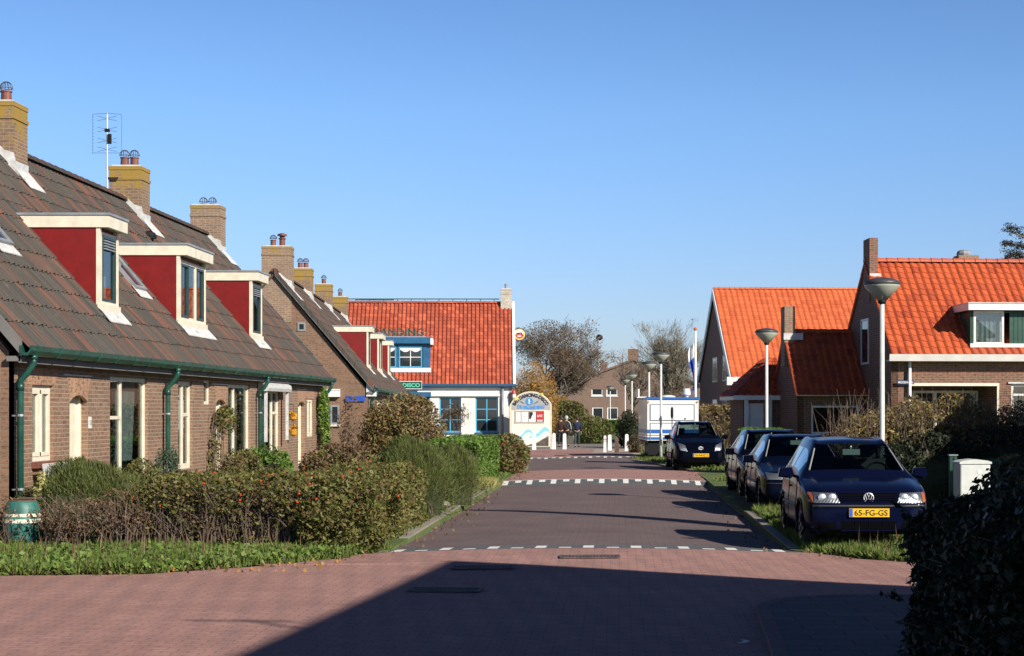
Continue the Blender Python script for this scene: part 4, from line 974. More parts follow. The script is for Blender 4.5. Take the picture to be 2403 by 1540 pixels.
m=MB(); m.prism([(x,-.034,z) for x,z in [(-hw+.06,zmid)]+arch(hw-.06,zs_,zt_-.04)[::-1]+[(hw-.06,zmid)]],(0,.004,0)); obj('grey_sky_field',m,paint('grey_field',(.42,.42,.41),.6,.1,3),PB)
m=MB()
for a,b in zip(arch(hw,zs_,zt_),arch(hw,zs_,zt_)[1:]): m.tube([(a[0],0,a[1]),(b[0],0,b[1])],.035,6)
for x in (-hw,hw): m.box(x-.04,x+.04,-.04,.04,-.05,zs_)
obj('frame',m,M['cream'],PB)
def bend(rad,zc):
    def f(x,y): a=x/rad; return (rad+y)*math.sin(a), (rad+y)*math.cos(a)-rad
    return f
face_text('lettering','BAR DANCING-DISCO',.30,M['black'],PB,(0,-.045,zt_-.17),w=2.25,ext=.004,bold=.012,hgt=.2,fn=bend((hw*hw+(zt_-zs_)**2)/(2*(zt_-zs_))-.17,0))
face_text('lettering','DE BRANDING',.3,nmat('azure_letters',(.08,.32,.72),.5),PB,(.02,-.045,zmid+.2),w=1.5,ext=.004,bold=.015,hgt=.2,fn=lambda x,y:(x,y-.05*math.cos(x*2.0)))
az=nmat('emblem_blue',(.07,.27,.58),.5); m=MB(); m.lathe([(.21,.03),(.21,.048)],24,(-.08,0,zt_-.52),M=XR90); obj('emblem',m,az,PB)
m=MB()
for s in (-1,1):
    for k in range(3): m.tube([(-.08+s*(.22+.07*k),-.04,zt_-.66+.0*k),(-.08+s*(.30+.06*k),-.04,zt_-.62+.03*k),(-.08+s*(.36+.05*k),-.04,zt_-.54+.03*k),(-.08+s*(.46+.03*k),-.04,zt_-.56)],.012,4)
obj('emblem_wave',m,nmat('grey_blue',(.16,.27,.36),.6),PB)
m=MB(); zc=zt_-.52; m.prism([(x-.08,-.052,zc+z) for x,z in [(-.03,.14),(.03,.13),(.02,.04),(.05,-.02),(.02,-.06),(.05,-.12),(-.0,-.15),(-.05,-.06),(-.01,0),(-.05,.06)]],(0,.006,0)); obj('emblem_figure',m,M['white'],PB)
m=MB()
for (cx,cz,r_,n_) in ((-.78,zt_-.36,.17,5),(.62,zt_-.13,.12,5)):
    pts=[(cx+(r_ if i%2==0 else r_*.42)*math.sin(math.pi*i/n_+.2),-.056,cz+(r_ if i%2==0 else r_*.42)*math.cos(math.pi*i/n_+.2)) for i in range(2*n_)]; m.prism(pts,(0,.006,0))
obj('star',m,nmat('star_yellow',(.80,.66,.12),.5),PB)
zp0,zp1=HZ(992,WBZ)-g0,HZ(965,WBZ)-g0
m=MB(); m.box(-.84,.72,-.045,-.031,zp0,zp1); pc=obj('poster_case',m,nmat('case_back',(.10,.06,.05),.7),PB)
m=MB()
for q in ((-.88,.76,zp1,zp1+.05),(-.88,.76,zp0-.05,zp0),(-.88,-.84,zp0,zp1),(.72,.76,zp0,zp1)): m.box(q[0],q[1],-.06,-.03,q[2],q[3])
obj('case_frame',m,M['cream'],pc)
for i,(a,b,cm) in enumerate(((-.81,-.54,'white'),(-.51,-.13,'white'),(-.10,.28,'white'),(.32,.68,None))):
    m=MB(); m.box(a,b,-.050,-.046,zp0+.03,zp1-.03); obj('poster',m,M[cm] if cm else nmat('poster_red',(.55,.03,.03),.5),pc,label='red poster' if not cm else None)
m=MB(); m.box(.34,.66,-.053,-.0505,zp0+.04,zp0+.16)
for k in range(4): m.box(-.47,-.17,-.052,-.0505,zp1-.22-k*.08,zp1-.20-k*.08)
obj('poster_print',m,nmat('print_grey',(.5,.5,.52),.6),pc)
m=MB(); m.prism([(x,-.053,z) for x,z in [(-.09,zp1-.05),(.10,zp1-.05),(.13,zp1-.15),(.06,zp1-.28),(.0,zp1-.45),(-.09,zp1-.42)]],(0,.003,0)); obj('poster_picture',m,M['dark'],pc)
face_text('lettering','LIVE',.2,M['white'],pc,(.5,-.054,zp1-.26),w=.27,ext=.002,bold=.004,hgt=.13)
# painted wave and rock
wv=nmat('wave_blue',(.25,.62,.72),.6); wv2=nmat('wave_pale',(.62,.80,.82),.6)
def strip(pts,th,mat,name,y=-.036):
    m=MB(); V=[]
    for i,(x,z) in enumerate(pts): t=th*math.sin(math.pi*(i+.6)/(len(pts)+.2)); V+=[(x,y,z-t/2),(x,y,z+t/2)]
    m.add(V,[(2*i,2*i+2,2*i+3,2*i+1) for i in range(len(pts)-1)]); obj(name,m,mat,PB)
strip([(-.75,.55),(-.6,.62),(-.45,.74),(-.30,.92),(-.12,1.0),(.05,.92),(.12,.78),(.05,.68)],.16,wv,'painted_wave')
strip([(-.1,.60),(.2,.66),(.45,.80),(.62,.98),(.78,1.1),(.95,1.04),(1.03,.9)],.26,wv,'painted_wave',y=-.0385)
strip([(-.9,.60),(-.6,.66),(-.3,.84),(-.05,.86),(.2,.74),(.5,.86),(.8,1.0),(1.02,.95)],.34,wv2,'painted_wave',y=-.0355)
strip([(-.85,.45),(-.5,.52),(-.1,.52),(.3,.58),(.7,.70),(.98,.82)],.14,wv2,'painted_wave',y=-.041)
m=MB(); m.prism([(x,-.0445,z) for x,z in [(-.3,.16),(.98,.16),(.98,.72),(.82,.62),(.6,.5),(.4,.36),(.1,.28)]],(0,.003,0)); obj('painted_rock',m,paint('rock_brown',(.12,.10,.085),.8,.3,6),PB)

# ------------------------------------------------------------------ background houses
HD=thing('brick_house','distant brown brick house with shallow gable and four white windows','house',(PX(1306,185),185,-.3),0)
s=185/4000; m=MB(); W_=(1668-1306)*s; pk=(1487-1306)*s; ze,zp=HZ(914,185)+.3,HZ(847,185)+.3
hD=[((1388-1306)*s,(1414.5-1306)*s,HZ(929,185)+.3,HZ(897,185)+.3),((1423-1306)*s,(1449.5-1306)*s,HZ(929,185)+.3,HZ(897,185)+.3),((1390-1306)*s,(1416-1306)*s,HZ(986,185)+.3,HZ(956,185)+.3),((1425-1306)*s,(1451-1306)*s,HZ(986,185)+.3,HZ(956,185)+.3)]
wall_holes(m,0,W_,-.5,ze,hD,depth=.15)
m.add([(0,0,ze),(W_,0,ze),(pk,0,zp)],[(0,1,2)]); m.box(.01,W_-.01,8,8.2,-.5,ze); m.box(0,.2,.2,8,-.5,ze); m.box(W_-.2,W_,.2,8,-.5,ze); obj('wall',m,M['brick_far'],HD)
for h in hD: window(HD,*h,y=.05,fr=.11,mat=M['white'],glass=M['glass_dark'],dep=.08,sill=M['white'])
for a,b in (((-.4,ze-.12),(pk,zp)),((pk,zp),(W_+.4,ze-.12))):
    t=tiles((b[0],-.25,b[1]),(b[0],9,b[1]),(a[0],9,a[1]),(a[0],-.25,a[1]),.4,.4) if False else None
m=MB(); m.prism([(-.4,-.25,ze-.14),(pk,-.25,zp+.02),(W_+.4,-.25,ze-.14),(W_+.4,-.25,ze+.08),(pk,-.25,zp+.24),(-.4,-.25,ze+.08)],(0,9,0)); obj('roof',m,M['tile_far'],HD)
c=chimney(HD,(1474-1306)*s,(1498-1306)*s,1.5,2.6,4,HZ(819,186)+.3,M['brick_g'],pots=0,cap=True)
HE=thing('brick_house','far row of houses with pale brown roof and three square chimneys','house',(PX(1285,215),215,-.3),0)
s=215/4000; Lh=(1475-1285)*s
gable_house(HE,Lh,9,HZ(925,215)+.3,HZ(872,219)+.3,[],M['brick_far'],M['tile_far'],tw=.5,tl=.5,oh=.3)
for xa,xb,yt in ((1327,1346,843),(1369,1388,848),(1407.5,1425,850.5)):
    chimney(HE,(xa-1285)*s,(xb-1285)*s,4.0,5.0,4,HZ(yt,219)+.3,M['brick_far'] if xa>1400 else M['brick_g'],pots=0,cap=False)
ap=thing('mast','tall thin roof mast with dark fitting on top behind distant house','mast',(PX(1404.5,212),212,5),0)
m=MB(); m.tube([(0,0,0),(0,0,HZ(790,212)-5)],.17,6); obj('pole',m,M['metal'],ap)
m=MB(); m.lathe([(.05,0),(.45,.25),(.4,.6),(.1,.8)],10,(0.1,0,HZ(800,212)-5)); obj('fitting',m,M['black'],ap)
m=MB(); m.tube([(-.6,0,HZ(830,212)-5),(.8,0,HZ(828,212)-5)],.05,5); m.tube([(-.3,0,HZ(812,212)-5),(.4,0,HZ(812,212)-5)],.05,5); obj('cross_arm',m,M['metal'],ap)

# houses outside the frame on the right whose shade falls into the picture
HS=thing('brick_house','brick house right of the camera that shades the crossing','house',(3.6,-5.54,-.02),R(-5.9))
root=HS
m=MB(); m.box(0,5.2,0,16.6,-.1,5.8); obj('wall',m,M['brick_r'],root)
for y in (0,16.4): m=MB(); m.prism([(0,y,5.8),(5.2,y,5.8),(2.6,y,7.85)],(0,.2,0)); obj('gable_wall',m,M['brick_r'],root)
m=MB(); m.prism([(-.2,-.2,5.62),(2.6,-.2,7.84),(5.4,-.2,5.62),(5.4,-.2,5.80),(2.6,-.2,8.05),(-.2,-.2,5.80)],(0,17.0,0)); obj('roof',m,M['tile_o'],root)
for y in (2,7,12):
    for z in (.9,3.6): m=MB(); m.box(-.03,.0,y,y+1.4,z,z+1.3); w=obj('window',m,M['cream'],root); m=MB(); m.box(-.035,-.031,y+.08,y+1.32,z+.08,z+1.22); obj('pane',m,M['glass_dark'],w)
m=MB(); m.tube([(-.3,14.1,5.6),(-.3,14.1,5.5),(-.1,14.1,5.3),(-.07,14.1,0)],.05,6); obj('downpipe',m,M['green'],root)
m=MB(); m.tube([(2.6,10.6,7.8),(2.6,10.6,8.5)],.03,6); m.tube([(2.0,10.6,8.42),(2.6,10.6,8.45),(3.0,10.6,8.45)],.03,5); obj('shadow_pole',m,M['metal'],root)  # unseen pole and arm added for their small shadow on the crossing
H3=thing('brick_house','tall brick house right of the frame that shades the long hedge','house',(11,23,0),0)
m=MB(); m.box(0,7,0,13,-.1,5); obj('wall',m,M['brick_r'],H3)
for y in (0,12.8): m=MB(); m.prism([(0,y,5),(7,y,5),(3.5,y,7.6)],(0,.2,0)); obj('gable_wall',m,M['brick_r'],H3)
m=MB(); m.prism([(-.3,-.2,4.8),(3.5,-.2,7.62),(7.3,-.2,4.8),(7.3,-.2,4.95),(3.5,-.2,7.8),(-.3,-.2,4.95)],(0,13.4,0)); obj('roof',m,M['tile_o'],H3)
for y in (2,8):
    for z in (.9,3.2): m=MB(); m.box(-.03,0,y,y+1.6,z,z+1.3); w=obj('window',m,M['cream'],H3); m=MB(); m.box(-.035,-.031,y+.08,y+1.52,z+.08,z+1.22); obj('pane',m,M['glass_dark'],w)
# ------------------------------------------------------------------ street lamps, posts, small things
def lamp(h=4.45, w=.345):
    m=MB(); m.tube([(0,0,-.3),(0,0,.9),(0,0,.95),(0,0,h-.52)],[.075,.075,.055,.042],12); 
    return m
def make_lamp(h, label):
    t=thing('street_lamp',label,'street lamp',(0,0,0),group='conical street lamps along the road')
    m=MB(); m.tube([(0,0,-.3),(0,0,1.0),(0,0,1.06),(0,0,h-.50)],[.072,.072,.052,.046],14); obj('post',m,M['post'],t,smooth=True)
    m=MB(); m.box(.06,.074,-.03,.03,.35,.75); obj('access_hatch',m,M['post'],t)
    m=MB(); m.lathe([(.05,h-.52),(.075,h-.50),(.085,h-.45),(.05,h-.44)],20); obj('collar',m,M['black'],t,smooth=True)
    m=MB(); m.lathe([(.085,h-.45),(.335,h-.19),(.348,h-.12),(.33,h-.115)],32); obj('diffuser',m,M['diff'],t,smooth=True)
    m=MB(); m.lathe([(.345,h-.15),(.36,h-.125),(.35,h-.085),(.24,h-.035),(.05,h),(.0,h+.003)],32,cap=False); obj('hood',m,M['hood'],t,smooth=True)
    return t
M['diff']=nmat('frosted_diffuser',(.42,.44,.36),.25); M['hood']=nmat('lamp_hood',(.06,.06,.065),.45)
L0=make_lamp(4.4,'nearest conical street lamp, its post rising behind the blue hatchback')
spots=[(PX(2070,33),33,-.0,None),(PX(1799,52),52,-.08,'conical street lamp before the low shaded extension with thin chimney'),(PX(1551,70),70,-.18,'conical street lamp in front of the white trailer'),
 (PX(1523,81),81,-.27,'conical street lamp rising from behind the white trailer roof'),(PX(1483,105),105,-.3,'conical street lamp left of the white trailer by dark hedge'),
 (PX(1467,124),124,-.3,'dim conical street lamp in the shade of the bare tree'),(PX(1432,165),165,-.3,'most distant conical street lamp in front of the brown house window')]
for i,(x,y,z,lb) in enumerate(spots):
    o=L0 if i==0 else copy_tree(L0); o.location=(x,y,z)
    if lb: o['label']=lb
def make_post(h,label,mat,w=.11,band=False):
    t=thing('bollard',label,'bollard',group='short posts at the end of the road')
    m=MB(); a,b=w,w*.78
    m.add([(-a,-a,-.2),(a,-a,-.2),(a,a,-.2),(-a,a,-.2),(-b,-b,h-.06),(b,-b,h-.06),(b,b,h-.06),(-b,b,h-.06),(-b*.5,-b*.5,h),(b*.5,-b*.5,h),(b*.5,b*.5,h),(-b*.5,b*.5,h)],
          [(0,1,5,4),(1,2,6,5),(2,3,7,6),(3,0,4,7),(4,5,9,8),(5,6,10,9),(6,7,11,10),(7,4,8,11),(8,9,10,11)]); obj('post',m,mat,t)
    if band: m=MB(); r_=b*1.09; m.box(-r_,r_,-r_,r_,h-.20,h-.16); m.box(-r_,r_,-r_,r_,h-.28,h-.25); obj('red_band',m,nmat('band_red',(.45,.10,.09),.5),t)
    return t
for x,Z,lb,mat,h,bd in ((1253.5,90.5,'white post standing in front of the painted wave board','white',.84,0),(1300,92.2,'white post just right of the notice board','white',.86,0),
   (1325,92.2,'white post in front of the walking people','white',.84,0),(1421,83.0,'white post with red bands nearest the dark wooden post','white',.82,1),(1431,87.5,'white post just behind the red banded post','white',.82,0),
   (1447.5,80.5,'dark brown wooden post between white posts','wood',.76,0),(1471,86.0,'rightmost white post beside the grass','white',.86,0)):
    if mat=='wood' and 'wood' not in M: M['wood']=paint('dark_wood',(.13,.085,.06),.8,.3,8)
    o=make_post(h,lb,M[mat],band=bool(bd)); o.location=(PX(x,Z),Z,gr(Z)+.01)
# flagpole and flag
fp=thing('flagpole','white flagpole with orange ball and limp blue and white flag','flagpole',(PX(1632,72.5)-.0,75.5,-.22),0); fp.location.x=PX(1632,75.5)
hh=HZ(777,75.5)+.22
m=MB(); m.tube([(0,0,0),(0,0,hh)],[.07,.045],10); obj('pole',m,M['white'],fp,smooth=True)
m=MB(); m.lathe([(.02,hh),(.08,hh+.05),(.08,hh+.12),(.02,hh+.17)],12); obj('ball',m,nmat('ball_orange',(.7,.15,.05),.4),fp)
def flagpart(z0,z1,mat,name):
    m=MB(); V=[]; k=10
    for j in range(6):
        z=z1+(z0-z1)*j/5
        for i in range(k+1):
            t=i/k; V.append((-.06-t*(.16+.14*math.sin(2.6*(hh-z)-.5)), .10*math.sin(t*9+z*2), z-.25*t))
    m.add(V,[(a*(k+1)+i,a*(k+1)+i+1,(a+1)*(k+1)+i+1,(a+1)*(k+1)+i) for a in range(5) for i in range(k)]); obj(name,m,mat,fp)
flagpart(hh-1.15,hh-.55,M['white'],'flag_stripe'); flagpart(hh-1.75,hh-1.15,nmat('flag_blue',(.04,.10,.5),.7),'flag_stripe'); flagpart(hh-1.95,hh-1.75,nmat('flag_red',(.5,.05,.08),.7),'flag_stripe'); flagpart(hh-2.6,hh-1.95,nmat('flag_blue2',(.12,.2,.6),.7),'flag_stripe')
# utility cabinet
ub=thing('utility_cabinet','pale grey utility cabinet behind the dark bush','cabinet',(PX(2289,27),27,-.02),R(8))
m=MB(); m.box(-.245,.245,-.0,.34,0,1.0); obj('body',m,M['post'],ub)
m=MB(); m.prism([(-.265,-.02,1.0),(.265,-.02,1.0),(.265,-.02,1.03),(.20,-.02,1.05),(-.0,-.02,1.075),(-.20,-.02,1.05),(-.265,-.02,1.03)],(0,.38,0)); obj('lid',m,M['post'],ub)
m=MB(); m.box(-.235,.235,-.008,-.001,.05,.985); dr=obj('door',m,M['post'],ub)
m=MB(); m.box(.03,.10,-.014,-.009,.84,.90); obj('label_plate',m,M['white'],dr); m=MB(); m.box(.19,.215,-.03,-.009,.55,.65); obj('handle',m,M['metal'],dr)
# green mesh fence
gf=thing('mesh_fence','low dark green wire mesh fence beside the cabinet','fence',(5.55,28.2,0),R(-3))
m=MB()
for k in range(18): z=.08+k*.055; m.tube([(0,0,z),(2.6,0,z)],.003,3,cap=False)
for k in range(48): x=.02+k*.055; m.tube([(x,0,.05),(x,0,1.0)],.003,3,cap=False)
obj('mesh',m,M['dgreen'],gf)
m=MB(); m.tube([(0,0,1.0),(2.6,0,1.0)],.022,6); obj('top_rail',m,M['green'],gf)
for x in (0,1.3,2.6): m=MB(); m.tube([(x,.02,-.1),(x,.02,1.05)],.028,8); obj('post',m,M['dgreen'],gf)
gp=thing('gate_post','short dark garden post left of the utility cabinet','post',(PX(2236,28.5),28.5,0),0)
m=MB(); m.box(-.06,.06,-.06,.06,-.1,1.07); obj('post',m,M['dgreen'],gp); m=MB(); m.box(-.075,.075,-.075,.075,1.07,1.09); obj('cap',m,M['zinc'],gp)
# rain barrel
rb=thing('rain_barrel','green rain barrel with cream hoops under the first downpipe','barrel',(-7.86,22.45,0),0)
prof=[(.19,0),(.225,.12),(.25,.30),(.25,.36),(.225,.54),(.20,.62),(.185,.635)]
m=MB(); m.lathe(prof,28); obj('body',m,paint('barrel_green',(.04,.17,.14),.5,.3,5),rb,smooth=True)
def prad(z):
    for (a,u),(b,v) in zip([(z_,r_) for r_,z_ in prof],[(z_,r_) for r_,z_ in prof][1:]):
        if a<=z<=b: return u+(v-u)*(z-a)/(b-a)
    return .2
for z0,z1 in ((.06,.10),(.36,.41),(.44,.48)):
    m=MB(); m.lathe([(prad(z0)+.002,z0),(prad(z0)+.007,z0),(prad(z1)+.007,z1),(prad(z1)+.002,z1)],28,cap=False); obj('hoop',m,M['cream'],rb)
m=MB(); m.lathe([(.18,.636),(.17,.65)],20); m.tube([(-.1,.1,.66),(.22,.1,.665)],.02,5); obj('lid',m,M['wood'],rb)
# drain gratings let into the crossing
for i,(xa,xb,y,lb) in enumerate(((960,1132,1386.5,'iron drain grating nearest the camera in the shaded paving'),(1060,1210,1337.5,'iron drain grating, second from the camera at the shadow corner'),(1313,1455,1316,'iron drain grating in the sunlit strip by the road ramp'))):
    Z=EYE*4000/(y-960); x0,x1=PX(xa,Z),PX(xb,Z); d=.34
    g=thing('drain_grate',lb,'drain grate',((x0+x1)/2,Z,rz((x0+x1)/2,Z)+.006),R((-4,2,3)[i]),group='drain gratings in the crossing'); w=(x1-x0)/2
    m=MB(); 
    for q in ((-w,w,-d/2,-d/2+.03),(-w,w,d/2-.03,d/2),(-w,-w+.03,-d/2+.03,d/2-.03),(w-.03,w,-d/2+.03,d/2-.03)): m.box(q[0],q[1],q[2],q[3],0,.012)
    obj('frame',m,M['iron'] if 'iron' in M else M.setdefault('iron',paint('rusty_iron',(.12,.09,.085),.7,.3,14)),g)
    m=MB(); k=16
    for j in range(k): x=-w+.05+(2*w-.1)*j/(k-1); m.prism([(x-.012,-d/2+.03,.0),(x+.008,-d/2+.03,.0),(x+.028,d/2-.03,.0),(x+.008,d/2-.03,.0)],(0,0,.010))
    obj('slats',m,M['iron'],g)
    m=MB(); m.quad((-w+.03,-d/2+.03,.002),(w-.03,-d/2+.03,.002),(w-.03,d/2-.03,.002),(-w+.03,d/2-.03,.002)); obj('pit_shade',m,M['dark'],g)  # flat dark sheet in place of the unlit drain shaft
# scraps of paper
def litter(x,y,Z,label,s=.07,col='white'):
    random.seed(int(x)); m=MB(); V=[(random.uniform(-s,s)*(1 if i%2 else .6),random.uniform(-s,s)*.6,random.uniform(0,.03)) for i in range(7)]
    m.add(V,[(0,1,2),(1,2,3),(2,3,4),(3,4,5),(4,5,6),(0,2,5)]); o=obj('paper_scrap',m,M[col],loc=(PX(x,Z),Z,rz(PX(x,Z),Z)+.008)); tag(o,label,'litter')
litter(1010,1244,26.9,'crumpled pale wrapper on the road by the left kerb'); litter(1745,1514,13.4,'blue grey scrap of paper on the shaded crossing',.06)
litter(1440,1049,84,'pink and white scrap of paper beside the posts',.12)

# ------------------------------------------------------------------ white sales trailer
TZ=71.5; tr=thing('sales_trailer','white sales trailer with blue and red stripes and a closed hatch','trailer',(PX(1519,TZ),TZ,-.2),ROT)
s=TZ/4000; W_=(1640-1519)*s; z0=HZ(1034,TZ)+.2; z1=HZ(932,TZ)+.2; Ld=4.2
tw_=nmat('trailer_white',(.82,.82,.80),.3,coat=.3); tb=nmat('trailer_blue',(.03,.13,.42),.4); trd=nmat('trailer_red',(.55,.06,.05),.4)
m=MB(); m.box(0,W_,0,Ld,z0,z1-.09); obj('body',m,tw_,tr)
m=MB(); m.box(-.04,W_+.06,-.06,Ld+.04,z1-.09,z1+.0); obj('roof_edge',m,tb,tr)
m=MB()
for za,zb_ in ((.30,.46),): m.box(-.006,W_+.006,-.006,Ld+.006,z0+za,z0+zb_)
m.box(-.006,W_+.006,-.006,Ld+.006,z0+.03,z0+.14); obj('stripe',m,tb,tr,label='blue stripes')
m=MB(); m.box(-.006,W_+.006,-.006,Ld+.006,z0+.20,z0+.235); obj('stripe',m,trd,tr,label='red stripe')
hz0,hz1=HZ(987,TZ)+.2,HZ(948.5,TZ)+.2
m=MB(); xa,xb=.12,W_-.16
for q in ((xa,xb,hz1-.03,hz1),(xa,xb,hz0,hz0+.03),(xa,xa+.03,hz0+.03,hz1-.03),(xb-.03,xb,hz0+.03,hz1-.03)): m.box(q[0],q[1],-.03,-.001,q[2],q[3])
m.box(xa,xb,-.025,-.001,hz0-.11,hz0-.09); m.box(xa,xa+.025,-.024,-.001,z0+.02,hz0-.11); m.box(xb-.025,xb,-.024,-.001,z0+.02,hz0-.11); obj('hatch_frame',m,M['metal'],tr)
m=MB(); m.box(xa+.03,xb-.03,-.012,-.001,hz0+.03,hz1-.03); h_=obj('hatch',m,tw_,tr); m=MB(); m.box(.5,.56,-.03,-.012,hz0+.05,hz0+.1); m.box(W_-.6,W_-.54,-.03,-.012,hz0+.05,hz0+.1); obj('latch',m,M['black'],h_)
m=MB(); 
for x in (.04,W_-.06): m.lathe([(.045,.001),(.045,.03)],12,(x,0,z1-.21),M=XR90)
obj('marker_lamp',m,nmat('amber',(.5,.3,.1),.3),tr)
m=MB(); m.box(-.36,-.3,.3,1.7,z1+.0,z1+.34); m.box(-.3,0,.3,.34,z1-.02,z1+.02) ; m.box(-.3,0,1.6,1.66,z1-.02,z1+.02); obj('side_flap',m,tw_,tr)
m=MB(); m.lathe([(.09,0),(.09,.06),(.16,.08),(.18,.12),(.15,.34),(.13,.36)],18,(W_-.45,.5,z1)); obj('roof_vent',m,M['white'],tr,smooth=False)
m=MB(); m.lathe([(.34,0),(.30,.05),(.12,.09)],18,(.95,.8,z1)); obj('roof_dome',m,M['white'],tr)
m=MB(); m.box(.05,W_-.05,.2,Ld-.2,z0-.12,z0-.002); m.box(W_/2-.05,W_/2+.05,-1.1,.2,z0-.14,z0-.04); obj('chassis',m,M['black'],tr)
for y in (1.4,2.4):
    for x in (.12,W_-.30):
        m=MB(); m.lathe([(.20,-.09),(.32,-.08),(.34,0),(.32,.08),(.20,.09)],22,(x+.09,y,.34),M=Matrix.Rotation(R(90),4,'Y')); w_=obj('wheel',m,M['rubber'],tr); m=MB(); m.lathe([(.19,-.095),(.19,.095)],16,(x+.09,y,.34),M=Matrix.Rotation(R(90),4,'Y')); obj('rim',m,M['zinc'],w_)
m=MB(); m.box(.05,.55,.15,.19,.12,z0-.1); obj('mud_flap',m,M['black'],tr)
m=MB(); m.tube([(W_/2,-1.05,.0),(W_/2,-1.05,.75)],.035,8); m.tube([(W_/2,-1.05,0),(W_/2,-1.05,.05)],.10,10); obj('jockey_leg',m,M['metal'],tr)
# folded parasol stand leaning before it
ps=thing('parasol_stand','thin black folded parasol on a tripod before the white trailer','parasol',(PX(1577,69.5),69.5,-.18),0)
m=MB(); m.tube([(0,0,.9),(0,0,2.0)],.02,6); m.tube([(0,0,1.65),(.0,0,1.75),(0,0,2.05),(0,0,2.12)],[.04,.06,.055,.02],8); obj('folded_canopy',m,M['black'],ps)
m=MB()
for a in (0,2.1,4.2): m.tube([(0,0,1.2),(.34*math.cos(a),.34*math.sin(a),.05)],.014,5)
m.tube([(0,0,1.7),(.16,0,1.5),(.20,0,1.2),(.05,0,1.1)],.008,4); obj('tripod',m,M['black'],ps)
# ------------------------------------------------------------------ cars (front looks to -y, x right, origin under the nose)
def cr(p0,p1,p2,p3,t): return .5*((2*p1)+(-p0+p2)*t+(2*p0-5*p1+4*p2-p3)*t*t+(-p0+3*p1-3*p2+p3)*t**3)
def spl(P,i,t):
    n=len(P); a,b,c,d=P[max(i-1,0)],P[i],P[min(i+1,n-1)],P[min(i+2,n-1)]
    return tuple(cr(*q,t) for q in zip(a,b,c,d))
def car_body(ST, K=5, rows=(2,3,3,5,4,4)):
    """ST: stations (y, [7 half-section points (x,z)]) -> dict of grids"""
    S=[]; idx=[]
    secs=[[(y,)+tuple(p) for p in pts] for y,pts in ST]
    for i in range(len(ST)-1):
        for k in range(K):
            t=k/K; S.append([spl([s[j] for s in secs],i,t) for j in range(7)]); idx.append((i,t))
    S.append(secs[-1]); idx.append((len(ST)-1,0))
    G=[]; ridx=[]
    for s in S:
        row=[]
        for j in range(6):
            for k in range(rows[j]):
                t=k/rows[j]
                if j in (2,4): a,b=s[j],s[j+1]; row.append(tuple(u+(v-u)*t for u,v in zip(a,b)) if j==2 else spl(s,j,t))
                elif j==3: a,b=s[j],s[j+1]; row.append(tuple(u+(v-u)*t for u,v in zip(a,b)))
                else: row.append(spl(s,j,t))
        row.append(s[6]); G.append(row)
    for j in range(6):
        for k in range(rows[j]): ridx.append((j,k/rows[j]))
    return G, idx, ridx
M['seal']=nmat('pale_window_seal',(.30,.31,.30),.5)
def rows_at(ridx,j,q):
    return min(range(len(ridx)), key=lambda k:(abs(ridx[k][0]-j)*10+abs(ridx[k][1]-q)))
